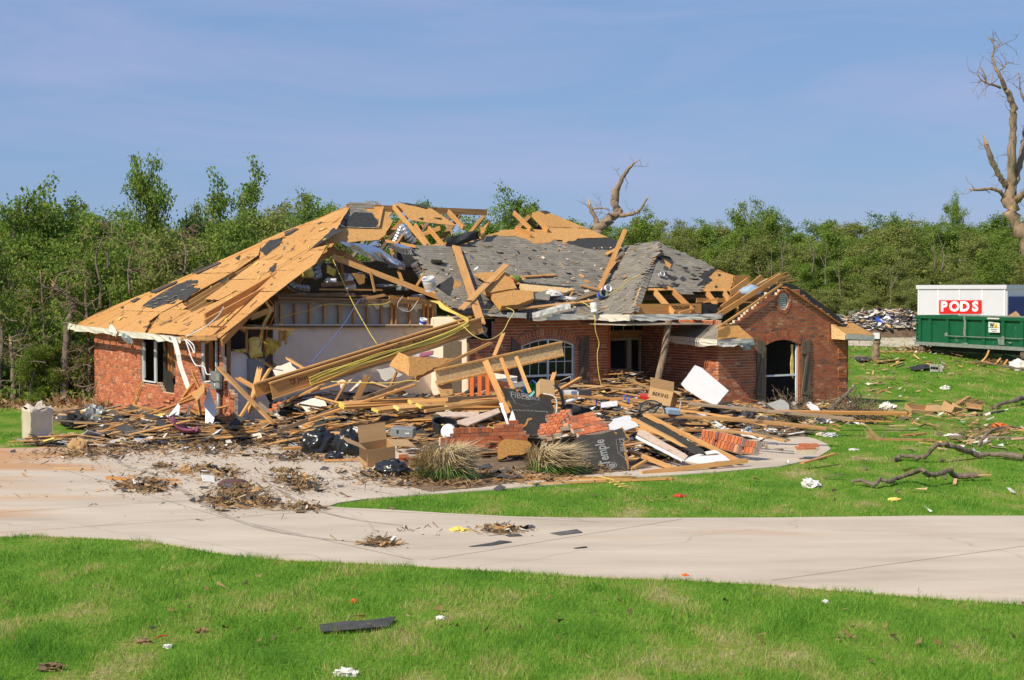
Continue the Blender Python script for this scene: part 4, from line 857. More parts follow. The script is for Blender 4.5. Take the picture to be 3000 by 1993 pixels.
# roof to the right and behind, plain slopes added to keep the attic dark
for nm, q, mt in (('added_back_roof', [H(-.55, 12.05, 2.42), H(6.35, 5.85, 6.30), H(6.4, 12.05, 2.45)], 'osb'), ('added_back_roof', [H(6.4, 8.6, 4.6), H(13.7, 8.0, 4.9), H(15.2, 11.9, 2.6), H(6.4, 11.9, 2.6)], 'shingle'), ('added_back_roof', [H(13.7, 5.8, 6.30), H(15.6, 4.2, 5.2), H(20.3, 5.8, 2.6), H(20.3, 11.9, 2.5), H(15.2, 11.9, 2.6)], 'shingle'),
                  ('added_right_roof', [H(15.64, 1.94, 5.22), H(15.6, 4.3, 5.2), H(20.4, 5.8, 2.55), H(20.4, -.4, 2.55)], 'shingle')):
    MB().prism(q, UP*.03).build(nm, mt, house)
MB().prism([H(4.3, 5.9, 0), H(20, 11.4, 0), H(20, 11.4, 2.6), H(4.3, 11.4, 2.6)], _v*.1).build('back_wall', 'brick', house)
gm = (ra0+ra1)/2
MB().prism([H(gm, GB-.1, 3.80), H(ra1+.35, GB-.1, 2.30), H(ra1+.35, .2, 2.35), H(gm, .2, 3.80)], UP*.02).build('gable_roof', 'osb', house)
sheet('roof_panel', PBp(-1.9), PBp(-1.9).poly([(2385, 872), (2404, 884), (2398, 892), (2382, 880)]), 'osb', house, 0, .02, .01)
# small hipped eaves returning round the gable's two corners
def eave(name, pts, parent=house):
    e = empty_part(name, pts, parent); return e
e1 = eave('left_eave_return', GPl.hit(2105, 985))
a_, b_ = ra0, GB
topL = [H(a_-.05, b_+1.6, 2.62), H(a_+.05, b_-.02, 2.70), H(a_+.72, b_-.03, 2.66)]
low = [H(a_-.55, b_+1.9, 2.30), H(a_-.50, b_-.52, 2.22), H(a_+.95, b_-.50, 2.24)]
for nm, q, mt in (('roof_panel', [low[1], low[2], topL[2], topL[1]], 'osb'), ('roof_panel', [low[0], low[1], topL[1], topL[0]], 'shingle')):
    n = (q[1]-q[0]).cross(q[2]-q[0]).normalized(); n = n if n.z > 0 else -n; MB().prism(q, n*.02).build(nm, mt, e1)
for i in (0, 1): strip('fascia', [low[i]+UP*.01, low[i].lerp(low[i+1], .5)+UP*.01, low[i+1]+UP*.01], .13, 'fascia', e1, .010)
strip('torn_gutter', [low[1]-UP*.08-_v*.04, low[1].lerp(low[2], .5)-UP*.10-_v*.06, low[2]-UP*.06-_v*.02], .10, 'fascia', e1, .02); strip('torn_gutter', [low[1].lerp(low[2], .65)-UP*.12-_v*.06, low[2]-UP*.10+_u*.05], .16, 'grey_steel', e1, .03)
strip('torn_gutter', [low[0]-UP*.08, low[0].lerp(low[1], .5)-UP*.12, low[1]-UP*.1], .10, 'fascia', e1, .02)
MB().prism([low[0]-UP*.1, low[1]-UP*.1, low[2]-UP*.1, H(a_+.72, b_, 2.12), H(a_, b_, 2.12), H(a_, b_+1.6, 2.15)], UP*.015).build('soffit', 'lumber_old', e1)
sheet('roof_panel', GPl, GPl.poly([(2068, 968), (2102, 950), (2104, 975), (2092, 988), (2066, 985)]), 'osb', e1, .55, .014, .02)
e2 = eave('right_eave_return', GPl.hit(2479, 985))
r0 = H(ra1-.50, b_-.02, 2.60); q = [GPl.hit(2436, 950, .04), GPl.hit(2478, 978, .55), GPl.hit(2562, 982, .45), GPl.hit(2500, 946, -.2)]
MB().prism(q, UP*.02).build('roof_panel', 'osb', e2)
MB().prism([GPl.hit(2436, 950, .03), GPl.hit(2437, 993, .03), GPl.hit(2477, 996, .55), GPl.hit(2478, 979, .55)], _u*.015).build('end_panel', 'osb_pale', e2)
strip('fascia', [GPl.hit(2479, 979, .56), GPl.hit(2520, 981, .52), GPl.hit(2562, 983, .46)], .16, 'fascia', e2, .003)
MB().prism([GPl.hit(2437, 993, .02), GPl.hit(2477, 996, .53), GPl.hit(2562, 998, .44), GPl.hit(2500, 990, -.2)], UP*.012).build('soffit', 'lumber_old', e2)
sheet('felt_patch', GPl, GPl.poly([(2436, 947), (2476, 950), (2470, 956), (2444, 954)]), 'felt', e2, .15, .02, .03)
# ------------------------------------------------------------------ inside the opened garage
GW = PBp(2.6)
sheet('inner_drywall', GW, GW.poly([(800, 950), (1290, 950), (1290, 1200), (800, 1200)]), 'drywall', house, 0, .02, 0)
sheet('inner_drywall', GW, GW.poly([(1290, 955), (1330, 955), (1330, 1200), (1290, 1200)]), 'drywall', house, .1, .02, 0)
IW = PAp(AB(WP.W((ml, 0)))[0]+.08); sheet('inner_door', IW, IW.poly([(1300, 1000), (1352, 1000), (1352, 1150), (1300, 1150)]), 'shutter', house, .02, .03, 0)
sheet('upper_drywall', GW, GW.poly([(810, 880), (1285, 885), (1285, 958), (810, 958)]), 'drywall_grey', house, -.12, .02, 0)
for x in (822, 864, 907, 950, 993, 1036, 1075, 1116, 1146, 1158, 1200, 1240, 1252, 1266): plank('stud', GW.hit(x, 890, -.05), GW.hit(x, 953, -.05), .05, .09, 'lumber', house, up=_v)
for (x0, y0, x1, y1, o) in ((812, 881, 1285, 889, .05), (812, 873, 1285, 882, .05), (800, 866, 1180, 868, -.6), (790, 957, 1290, 957, .06)): plank('top_plate', GW.hit(x0, y0, o), GW.hit(x1, y1, o), .14, .06, 'lumber_old', house)
plank('top_plate', PB(612, 957, .2), PB(860, 966, .6), .14, .05, 'lumber', house); plank('top_plate', PB(662, 962, .5), PB(835, 962, .9), .14, .05, 'lumber', house)
for x, y0, y1, w in ((670, 965, 1090, .10), (722, 968, 1035, .06), (820, 965, 1015, .06), (838, 960, 1010, .05)): plank('stud', PB(x, y0, .8), PB(x, y1, .8), w, .05, 'lumber_old', house, up=_v)
D1 = PBp(1.0)
sheet('torn_drywall', D1, D1.poly([(676, 1029), (700, 1028), (722, 1040), (728, 1050), (728, 1235), (690, 1240), (676, 1100)]), 'drywall_white', house, 0, .015, .02)
sheet('torn_drywall', D1, D1.poly([(728, 1140), (775, 1142), (790, 1180), (770, 1240), (728, 1240)]), 'drywall', house, 0, .015, .03)
pnl = MB(); pnl.box(D1.hit(750, 1096, .06), _u*.23, UP*.41, _v*.05); pnl.build('electric_panel', 'grey_steel', house)
sheet('torn_drywall', PBp(2.3), PBp(2.3).poly([(800, 1040), (820, 1005), (880, 995), (886, 1000), (880, 1085), (830, 1080), (800, 1060)]), 'drywall', house, 0, .015, .03)
sheet('inner_sheathing', PBp(2.2), PBp(2.2).poly([(612, 970), (700, 965), (740, 980), (720, 1040), (690, 1040), (640, 1060)]), 'felt', house, 0, .02, .02)
for poly, o in (([(728, 992), (745, 985), (765, 988), (762, 1010), (770, 1045), (735, 1052), (728, 1030)], .9), ([(772, 1000), (785, 988), (800, 992), (820, 1000), (818, 1020), (800, 1040), (785, 1035), (778, 1050)], 1.1), ([(824, 972), (852, 968), (850, 980), (832, 998), (824, 1000)], 1.0), ([(680, 1024), (720, 1022), (722, 1032), (690, 1030)], .9)):
    pl = PBp(o); pts = jag(pl.poly(poly), .03, .1); c = sum((pl.W(p) for p in pts), Vector())/len(pts)
    mb = MB(); k = len(pts); inn = [pl.W(p).lerp(c, .35)+pl.n*(.14+random.uniform(-.04, .05)) for p in pts]; out = [pl.W(p) for p in pts]
    mb.add(out+inn+[c+pl.n*.12], [(i, (i+1) % k, k+(i+1) % k, k+i) for i in range(k)]+[(k+i, k+(i+1) % k, 2*k) for i in range(k)]); mb.build('insulation_batt', 'insulation', house, smooth=True)
# side walls of the open attic and the hall beyond

MB().prism([H(.2, 5.2, 2.55), H(9.8, 5.2, 2.55), H(9.8, 11.3, 2.55), H(.2, 11.3, 2.55)], UP*.03).build('attic_floor', 'drywall_grey', house)
# loose rafters and braces across the open attic
for (x0, y0, b0, x1, y1, b1, w, mt) in ((600, 947, .2, 984, 733, 4.6, .17, 'lumber'), (600, 928, .8, 948, 726, 4.6, .17, 'lumber'), (973, 752, 3.4, 1320, 884, 2.4, .16, 'lumber'), (1010, 745, 3.6, 1085, 800, 3.2, .18, 'lumber'), (1085, 795, 3.0, 1098, 855, 3.0, .06, 'lumber'),
        (940, 835, 3.4, 1035, 828, 3.4, .12, 'lumber_old'), (985, 760, 4.4, 985, 840, 4.4, .1, 'lumber_old'), (1000, 770, 4.2, 1004, 838, 4.2, .1, 'lumber_old'), (1143, 720, 3.8, 1180, 830, 3.6, .10, 'lumber'), (1125, 705, 4.2, 1215, 722, 3.4, .09, 'lumber'), (1258, 775, 2.6, 1220, 838, 2.8, .07, 'lumber'),
        (1240, 778, 2.4, 1243, 810, 2.4, .05, 'lumber'), (960, 735, 4.3, 985, 733, 4.3, .2, 'lumber'), (985, 740, 4.0, 1015, 744, 3.9, .18, 'lumber'), (1050, 880, 2.6, 1125, 865, 2.6, .08, 'lumber'), (1140, 875, 2.7, 1190, 880, 2.7, .16, 'lumber'), (1195, 878, 2.6, 1228, 880, 2.6, .16, 'lumber'), (735, 930, 1.6, 800, 905, 2.2, .16, 'lumber'), (805, 866, 3, 1010, 862, 3, .09, 'lumber_old'), (935, 848, 3.2, 1120, 850, 3.2, .05, 'lumber'), (640, 965, 1.4, 760, 890, 3, .12, 'lumber_old'), (660, 930, 1.8, 720, 970, 1.6, .14, 'lumber_old'), (1290, 885, 2.2, 1320, 870, 2.2, .08, 'lumber'), (1080, 690, 4.6, 1130, 705, 4.6, .12, 'lumber_old')):
    plank('loose_rafter', PB(x0, y0, b0), PB(x1, y1, b1), .05, w, mt, house, torn=(0, .08 if random.random() < .3 else 0))
sheet('loose_panel', PBp(3.0), PBp(3.0).poly([(1030, 800), (1070, 805), (1068, 830), (1052, 835)]), 'osb', house, 0, .014, .02)
sheet('loose_panel', PBp(3.5), PBp(3.5).poly([(960, 775), (985, 790), (980, 810), (958, 800)]), 'insulation', house, 0, .06, .02)

# grit, splinters and torn shingle tabs lying on the slopes
def roof_litter(pl, poly_px, n, mat, lmin, lmax, wmin, wmax, th):
    poly = pl.poly(poly_px); s0 = min(p[0] for p in poly); s1 = max(p[0] for p in poly); t0 = min(p[1] for p in poly); t1 = max(p[1] for p in poly); mb = MB(); k = 0
    while k < n:
        s, t = random.uniform(s0, s1), random.uniform(t0, t1)
        if inside(poly, s, t):
            a = random.uniform(0, 2*math.pi); d1 = pl.ex*math.cos(a)+pl.ey*math.sin(a); d2 = pl.n.cross(d1)+pl.n*random.gauss(0, .25); mb.box(pl.W((s, t), .045), d1*random.uniform(lmin, lmax)/2, d2.normalized()*random.uniform(wmin, wmax)/2, pl.n*th); k += 1
    tag(mb.build('roof_grit', mat, house), kind='stuff')
MAINP = [(1250, 740), (1400, 720), (1560, 715), (1820, 730), (1750, 920), (1350, 915), (1270, 840)]
roof_litter(P1, MAINP, 80, 'splinter', .05, .25, .012, .035, .008); roof_litter(P1, MAINP, 26, 'felt_scrap', .06, .2, .03, .1, .006); roof_litter(P1, MAINP, 60, 'plaster_dust', .03, .14, .03, .1, .008)
roof_litter(P2, [(1840, 730), (1920, 720), (1860, 840), (1848, 915), (1760, 915)], 30, 'splinter', .04, .2, .015, .05, .008); roof_litter(P3, [(1930, 725), (2060, 790), (2000, 850), (1890, 838)], 20, 'felt_scrap', .08, .3, .06, .2, .006)
LEFTP = [(260, 950), (450, 860), (760, 720), (1010, 625), (930, 750), (640, 980)]
roof_litter(PL, LEFTP, 34, 'felt_scrap', .04, .25, .02, .08, .005); roof_litter(PL, LEFTP, 50, 'lumber_old', .05, .5, .01, .05, .008); roof_litter(PL, LEFTP, 14, 'insulation', .04, .25, .03, .1, .015)
# ================================================================== debris round the house
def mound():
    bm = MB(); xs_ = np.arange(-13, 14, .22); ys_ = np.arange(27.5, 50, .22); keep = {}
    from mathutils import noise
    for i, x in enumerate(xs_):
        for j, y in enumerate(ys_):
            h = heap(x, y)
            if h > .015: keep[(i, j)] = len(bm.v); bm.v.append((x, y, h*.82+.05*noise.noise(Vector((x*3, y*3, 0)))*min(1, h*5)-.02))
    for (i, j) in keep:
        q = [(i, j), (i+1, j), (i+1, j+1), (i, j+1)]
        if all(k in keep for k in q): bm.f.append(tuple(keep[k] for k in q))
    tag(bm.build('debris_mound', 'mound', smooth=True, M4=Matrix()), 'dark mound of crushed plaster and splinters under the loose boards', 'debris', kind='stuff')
mound()
def litter(name, mat, n, pos, kinds, label, cat='debris', flat=False):
    """thousands of small torn bits joined into one object"""
    mb = MB()
    for _ in range(n):
        p = pos()
        if p is None: continue
        x, y, z = p; k = random.choice(kinds); a = random.gauss(.12, .5)+random.choice((0, math.pi)) if flat else random.uniform(0, 2*math.pi); t = random.gauss(0, .10 if flat else .2); d = Vector((math.cos(a), math.sin(a), math.tan(t))).normalized(); s = d.cross(UP).normalized(); nn = s.cross(d)
        s = (s+nn*random.gauss(0, .35)).normalized(); nn = s.cross(d); L = random.uniform(k[0], k[1]); w = random.uniform(k[2], k[3]); h = k[4]
        c = Vector((x, y, z+abs(d.z)*L*.4+h))
        if k[5] == 'box': mb.box(c, d*L/2, s*w/2, nn*h/2)
        elif k[5] == 'leaf':
            v = [c-d*L/2, c+s*w/2+nn*random.uniform(0, .02), c+d*L/2, c-s*w/2+nn*random.uniform(0, .02)]; mb.add(v, [(0, 1, 2), (0, 2, 3)])
        else: mb.add([c-d*L/2-s*w/2, c-d*L/2+s*w/2, c+d*L/2+nn*random.uniform(0, .06)+s*w*.1, c+d*L/2-s*w/2*random.uniform(.2, 1)+nn*random.uniform(0, .08)], [(0, 1, 2), (0, 2, 3)])
    return tag(mb.build(name, mat, M4=Matrix()), label, cat, kind='stuff')
def heap_pos(minh=.03, lift=.0):
    def f():
        for _ in range(40):
            q = random.choice(HEAP); r = math.sqrt(random.random())*1.02; a = random.uniform(0, 2*math.pi); p, s = r*math.cos(a)*q[2], r*math.sin(a)*q[3]; x = q[0]+p*q[4]-s*q[5]; y = q[1]+p*q[5]+s*q[4]
            h = heap(x, y)
            if h > minh: return (x, y, h*random.uniform(.8, 1.06)+lift)
    return f
def px_pos(blobs):
    """blobs in photo pixels: (x, y, rx, ry, weight, height)"""
    ws = [b[4] for b in blobs]
    def f():
        b = random.choices(blobs, ws)[0]; r = abs(random.gauss(0, .62)); a = random.uniform(0, 2*math.pi); p = G(b[0]+b[2]*r*math.cos(a), b[1]+b[3]*r*math.sin(a)); return (p.x, p.y, .025+random.random()*b[5]*.7*max(0, 1-r))
    return f
litter('splinter_litter', 'splinter', 4300, heap_pos(), [(.15, .7, .02, .07, .018, 'box'), (.1, .4, .015, .05, .012, 'box'), (.2, .9, .03, .09, .025, 'box'), (.1, .3, .05, .2, .008, 'flat')], 'splintered pale wood strewn all over the debris heap', flat=True)
litter('broken_lath', 'lumber_old', 1300, heap_pos(.05, .04), [(.5, 1.5, .03, .07, .02, 'box'), (.6, 1.8, .03, .08, .03, 'box'), (.4, 1.1, .02, .05, .02, 'box')], 'tangle of thin broken sticks all through the debris heap', flat=True)
litter('insulation_litter', 'insulation', 160, heap_pos(.05, .02), [(.08, .3, .06, .2, .04, 'box')], 'yellow insulation tufts in the debris heap')
litter('plaster_litter', 'paper', 1700, heap_pos(.03, .02), [(.06, .3, .05, .2, .008, 'box'), (.05, .2, .04, .15, .01, 'flat'), (.2, .6, .08, .3, .012, 'box')], 'white scraps of paper, plaster and foam in the debris heap')
litter('felt_litter', 'felt_scrap', 2300, heap_pos(.02, .02), [(.1, .45, .06, .25, .008, 'box'), (.08, .3, .05, .2, .006, 'flat'), (.3, .8, .1, .35, .01, 'box')], 'black scraps of roofing felt and shingle, and dark gaps, in the debris heap')  # besides real scraps, black pieces paint the shaded gaps between boards
DRV = [(250, 1335, 150, 22, 5, .06), (420, 1318, 170, 18, 4, .05), (620, 1322, 160, 22, 5, .06), (560, 1300, 300, 22, 5, .1), (760, 1300, 220, 26, 6, .1), (960, 1330, 130, 22, 5, .08), (860, 1345, 110, 12, 4, .06), (1020, 1310, 160, 24, 4, .08), (410, 1428, 70, 22, 4, .12), (440, 1440, 60, 10, 2, .05), (600, 1378, 50, 10, 2, .04), (660, 1395, 60, 14, 3, .06), (690, 1440, 70, 12, 3, .08),
       (700, 1470, 90, 24, 6, .12), (660, 1478, 70, 18, 3, .12), (780, 1482, 60, 14, 2, .06), (890, 1495, 60, 10, 2, .04), (860, 1410, 70, 14, 3, .08), (890, 1430, 50, 14, 3, .06), (835, 1385, 40, 8, 1, .03), (1125, 1600, 45, 8, 2, .06), (1470, 1560, 60, 9, 2, .06), (470, 1372, 30, 7, 1, .03), (1110, 1395, 120, 30, 4, .05), (1200, 1370, 60, 30, 3, .06), (1180, 1425, 40, 8, 1, .04), (1300, 1400, 60, 26, 2, .05), (1550, 1400, 120, 22, 3, .05), (2150, 1310, 120, 28, 3, .05), (2080, 1290, 120, 24, 3, .06)]
litter('leaf_litter', 'leaf_litter', 15000, px_pos(DRV), [(.03, .11, .012, .035, .004, 'leaf'), (.06, .26, .004, .010, .006, 'flat'), (.03, .08, .012, .04, .004, 'leaf')], 'brown drifts of dead leaves and twigs on the drive')
litter('splinter_litter', 'splinter', 900, px_pos(DRV), [(.1, .35, .02, .06, .012, 'box'), (.08, .25, .03, .09, .006, 'flat')], 'small wood splinters lying in the leaf drifts on the drive')
litter('felt_litter', 'felt_scrap', 420, px_pos(DRV), [(.08, .3, .05, .16, .006, 'flat'), (.1, .3, .06, .18, .006, 'box')], 'black roofing scraps lying in the leaf drifts on the drive')
litter('plaster_litter', 'paper', 260, px_pos(DRV), [(.05, .18, .04, .12, .006, 'flat')], 'small pale scraps lying in the leaf drifts on the drive')
SPRD = [(520, 1390, 420, 80, 6, 0), (860, 1440, 300, 60, 3, 0), (1200, 1560, 300, 30, .5, 0)]
litter('drive_grit', 'leaf_litter', 700, px_pos(SPRD), [(.02, .09, .01, .03, .004, 'leaf'), (.05, .2, .004, .01, .004, 'flat')], 'fine bits of leaf and wood scattered over the whole drive')
litter('drive_grit', 'felt_scrap', 90, px_pos(SPRD), [(.03, .10, .015, .04, .003, 'leaf')], 'fine dark crumbs of shingle scattered over the whole drive')
FRONT = [(500, 1800, 700, 140, 3, 0), (1500, 1850, 900, 120, 3, 0), (2500, 1880, 700, 100, 2, 0), (1900, 1470, 600, 40, 2, 0)]
litter('lawn_grit', 'leaf_litter', 300, px_pos(FRONT), [(.015, .05, .008, .02, .004, 'leaf'), (.04, .16, .004, .01, .004, 'flat')], 'dead leaf bits scattered over the front lawn')
LAWNR = [(2560, 1130, 260, 90, 4, .02), (2750, 1080, 260, 50, 4, .02), (2800, 1220, 240, 60, 4, .03), (2650, 1230, 200, 40, 3, .03), (2850, 1300, 220, 50, 4, .02), (2900, 1040, 200, 16, 4, .1), (2680, 1030, 200, 10, 4, .08), (2560, 1060, 160, 30, 2, .02), (2420, 1240, 200, 30, 4, .03), (2700, 1400, 500, 90, 1, .01)]
def lawn_pos(bl):
    f0 = px_pos(bl)
    def f():
        b = random.choices(bl, [q[4] for q in bl])[0]; r = abs(random.gauss(0, .55)); a = random.uniform(0, 2*math.pi); p = S(b[0]+b[2]*r*math.cos(a), max(1012, b[1]+b[3]*r*math.sin(a)))
        return (p.x, p.y, p.z+.035+random.random()*b[5])
    return f
litter('splinter_litter', 'splinter', 620, lawn_pos(LAWNR), [(.12, .6, .02, .07, .015, 'box'), (.1, .35, .04, .14, .006, 'flat')], 'wood splinters scattered over the lawn on the right')
litter('plaster_litter', 'paper', 150, lawn_pos(LAWNR), [(.06, .25, .05, .18, .006, 'flat')], 'white scraps scattered over the lawn on the right')
litter('leaf_litter', 'leaf_litter', 1500, lawn_pos([(2900, 1270, 160, 24, 2, .05), (2850, 1190, 60, 14, 1, .05), (2720, 1030, 280, 12, 3, .1), (2900, 1070, 120, 10, 2, .1), (2560, 1225, 60, 20, 2, .08)]), [(.08, .3, .02, .06, .004, 'leaf'), (.1, .5, .008, .02, .01, 'flat')], 'dead twigs and leaves lying on the lawn on the right')

# ------------------------------------------------------------------ loose boards, one by one
def board(p0, p1, w=.09, t=.038, mat=None, label=None, group=None, name='board', torn=None, up=None, bow=0):
    if torn is None: torn = (random.choice((0, 0, .12)), random.choice((0, .08, .2)))
    o = plank(name, p0, p1, w, t, mat or random.choice(('lumber', 'lumber_old', 'lumber')), None, up=up or (UP+Vector((random.gauss(0, .3), random.gauss(0, .3), 0))), torn=torn, bow=bow)
    return tag(o, label, 'board', group)
def pb(x0, y0, x1, y1, w=.09, t=.04, dz=(.05, .05), **k): return board(S(x0, y0, dz[0]), S(x1, y1, dz[1]), w, t, **k)
# named ones, photo pixels of both ends
for q, lab in (
    (((815, 1264, 34.6), (1222, 1108, 36.6), .14, .09), 'long pair of pine boards rising from the black bags towards the window'),
    (((905, 1230, 34.9), (1215, 1128, 36.3), .12, .05), 'shorter pine board lying against the long rising pair, left of the window'),
    (((1215, 1110, 36.5), (1436, 1006, 38.2), .10, .07), 'splintered pine board continuing the rising pair up towards the arched window'),
    (((640, 1076, 36.8), (800, 1240, 35.6), .14, .05), 'single pine stud leaning down from the meter box at the broken wall corner'),
    (((704, 1222, 37.0), (790, 1082, 37.6), .14, .05), 'pine stud crossing behind the leaning stud at the broken wall corner'),
    (((255, 1306, 36.5), (570, 1168, 38.8), .14, .05), 'long pine board sloping from the drive up against the side wall'),
    (((310, 1262, 38.0), (440, 1215, 39.0), .12, .05), 'short board lying under the long board by the side wall'),
    (((1447, 983, 41.0), (1476, 978, 41.0), .0, .0), None),
    (((1448, 1044, 38.5), (1474, 980, 39.4), .10, .05), 'short pine stud standing upright before the brick left of the arched window'),
    (((1620, 1122, 36.0), (1702, 1106, 36.6), .0, .0), None),
    (((1608, 1160, 35.6), (1700, 1108, 36.4), .09, .06), 'square pine stick jutting up right of the black tub before the arched window'),
    (((1612, 1130, 35.8), (1624, 1095, 36.2), .10, .05), 'splintered stud end standing in the heap below the window mullion'),
    (((1245, 1205, 34.4), (1500, 1168, 36.0), .10, .07), 'long straight board on top of the stacked lumber before the orange frame'),
    (((1640, 1158, 35.8), (2010, 1182, 36.6), .12, .05), 'long board lying level below the arched window and the porch'),
    (((1990, 1180, 37.6), (2500, 1228, 36.6), .20, .05), 'long yellow board running from the leaning panel over to the lawn'),
    (((2245, 1206, 38.2), (2656, 1212, 38.2), .14, .07), 'long straight brown beam lying in front of the gable wall'),
    (((1890, 1216, 35.0), (2420, 1256, 34.2), .20, .05), 'long curved pale plank ending on the lawn beside the walk'),
    (((1960, 1200, 36.2), (2240, 1245, 34.8), .12, .05), 'weathered plank lying just behind the curved pale plank'),
    (((2070, 1260, 33.6), (2300, 1292, 32.6), .10, .04), 'thin board pointing to the tip of the curved walk'),
    (((2180, 1258, 33.6), (2310, 1290, 33.0), .08, .04), 'thin board beside the blue bracket at the end of the walk'),
    (((1890, 1215, 32.6), (2166, 1352, 30.6), .13, .05), 'upper one of two parallel fresh studs lying over the black sheet'),
    (((1855, 1228, 32.4), (2060, 1336, 30.8), .13, .05), 'lower one of two parallel fresh studs lying over the black sheet'),
    (((1846, 1322, 31.2), (1978, 1380, 29.9), .13, .06), 'thick fresh stud sloping out behind the lettered black board to the walk'),
    (((1845, 1378, 29.8), (1892, 1350, 30.2), .10, .04), 'short stick propped at the corner of the lettered black board'),
    (((1880, 1394, 29.2), (2186, 1350, 30.4), .06, .10), 'brown wall plate lying along the edge of the walk'),
    (((1975, 1352, 30.4), (2100, 1335, 30.7), .05, .09), 'thin plate just behind the brown wall plate on the walk'),
    (((1120, 1372, 30.6), (1218, 1355, 31.0), .10, .05), 'short board lying before the open cardboard box'),
    (((1118, 1388, 29.9), (1222, 1356, 30.4), .12, .06), 'board resting across the split black bag on the drive'),
    (((1278, 1460, 27.9), (1850, 1436, 28.6), .12, .05), 'long brown board lying on the grass along the walk'),
    (((1550, 1452, 27.6), (1965, 1413, 28.4), .06, .05), 'thin wet board lying behind the grey painted one on the grass'),
    (((1610, 1432, 28.3), (1840, 1430, 28.3), .05, .03), 'thin strip lying in front of the grey painted board'),
    (((1495, 1428, 28.4), (1575, 1421, 28.5), .10, .12), 'raw wood end of a beam lying at the edge of the walk'),
    (((2350, 1357, 30.0), (2445, 1330, 30.8), .10, .03), 'green stained board lying on the lawn at the tip of the walk'),
    (((155, 1373, 30.0), (268, 1380, 29.8), .08, .035), 'lone plank lying flat on the drive left of the leaf piles'),
    (((315, 1420, 28.4), (400, 1434, 28.0), .09, .09), 'round edged pine post in the left leaf pile on the drive'),
    (((430, 1430, 28.2), (518, 1432, 28.1), .09, .05), 'pine board end sticking right out of the left leaf pile'),
    (((424, 1448, 27.7), (530, 1452, 27.6), .08, .03), 'thin pine board at the foot of the left leaf pile'),
    (((830, 1315, 32.6), (990, 1305, 33.0), .12, .05), 'reddish board lying at the foot of the black bags'),
    (((948, 1350, 31.2), (1050, 1346, 31.3), .08, .04), 'thin board lying in the leaf drift left of the cardboard box'),
    (((2575, 1138, 58.0), (2702, 1115, 62.0), .16, .05), 'long pale board lying on the far right lawn'),
    (((2570, 1163, 52.0), (2665, 1132, 56.0), .14, .05), 'second pale board behind the uprooted shrub on the right lawn'),
    (((2485, 1192, 47.0), (2630, 1187, 47.5), .10, .05), None),
    (((2780, 1310, 36.5), (3010, 1316, 36.0), .14, .07), 'reddish beam lying behind the big fallen limb on the lawn'),
    (((2545, 1319, 36.0), (2730, 1322, 35.8), .09, .05), 'orange strip lying left of the big fallen limb'),
    (((2640, 1305, 36.8), (2710, 1297, 37.4), .09, .04), 'grey board behind the orange strip on the lawn'),
    (((2925, 1278, 38.8), (3010, 1284, 38.4), .14, .05), 'brown board end at the right edge of the lawn'),
    (((2905, 1308, 36.8), (2955, 1293, 37.6), .14, .04), 'short grey board leaning on the reddish beam'),
    (((2735, 1198, 46.0), (2810, 1215, 44.5), .16, .06), 'thin brown slat lying across the flattened cartons'),
    (((2800, 1190, 46.5), (2838, 1165, 48.5), .14, .10), 'white stick standing up from the carton heap on the lawn'),
    (((2580, 1032, 0), (2730, 1030, 0), .14, .05), 'long orange board lying in front of the container wheels'),
    (((2480, 1046, 0), (2535, 1044, 0), .12, .05), 'short orange board on the lawn right of the gable'),
    (((2565, 1065, 0), (2650, 1054, 0), .3, .03), 'wide orange sheet of wood lying by the leaning post'),
    (((2612, 1072, 0), (2645, 1062, 0), .10, .05), 'grey stick lying right of the wide orange sheet'),
    (((2475, 1232, 40.5), (2610, 1236, 40.2), .16, .04), 'wet board lying on the lawn before the gable corner'),
    (((2865, 1250, 43.0), (2938, 1228, 44.6), .12, .05), 'reddish board right of the flattened cartons'),
    (((2800, 1240, 43.2), (2895, 1240, 43.2), .14, .05), 'orange board lying at the foot of the flattened cartons')):
    if lab is None: continue
    (x0, y0, Y0), (x1, y1, Y1), w, t = q
    A = PY(x0, y0, Y0) if Y0 else S(x0, y0, .04); B = PY(x1, y1, Y1) if Y1 else S(x1, y1, .04)
    for P_ in (A, B): P_.z = max(P_.z, surf(P_.x, P_.y)*.6+.03)
    board(A, B, w, t, label=lab, torn=(0, .08), up=UP+Vector((random.gauss(0, .12), random.gauss(0, .12), 0)), bow=.05 if 'curved' in lab else 0)
# the many that nothing tells apart
def scatter_boards(n, a0, a1, b0, b1, label, group, lmin, lmax, ang=(0, .5), lift=(.0, .22)):
    for _ in range(n):
        for _t in range(30):
            a, b = random.uniform(a0, a1), random.uniform(b0, b1); p = H(a, b)
            if heap(p.x, p.y) > .06: break
        th = math.atan2(_u.y, _u.x)+random.gauss(*ang)-.35; L = random.uniform(lmin, lmax); d = Vector((math.cos(th), math.sin(th), 0)); A, B = p-d*L/2, p+d*L/2
        lf = random.uniform(*lift); A.z = heap(A.x, A.y)*.9+.04+lf*random.random(); B.z = heap(B.x, B.y)*.9+.04+lf*random.random()
        board(A, B, random.choice((.09, .09, .14, .19)), .04, label=label, group=group)
scatter_boards(46, 4.5, 11.0, -4.6, -.6, 'loose broken pine board in the heap below the arched window', 'loose boards below the arched window', 1.0, 3.6)
scatter_boards(30, .6, 5.5, -3.4, 1.5, 'loose broken pine board in the heap before the open garage', 'loose boards before the garage', .7, 2.4, (0, .9))
scatter_boards(26, 10.0, 14.5, -5.4, -.6, 'loose broken pine board in the heap before the porch', 'loose boards before the porch', .8, 3.0, (-.3, .5))
scatter_boards(26, -2.6, -.4, .2, 7.5, 'loose broken pine board in the heap along the side wall', 'loose boards along the side wall', .6, 2.2, (.6, .9), (0, .1))
scatter_boards(14, 13.5, 18.5, -4.2, -2.9, 'loose broken pine board lying in front of the gable', 'loose boards before the gable', .6, 2.6, (-.4, .3), (0, .06))
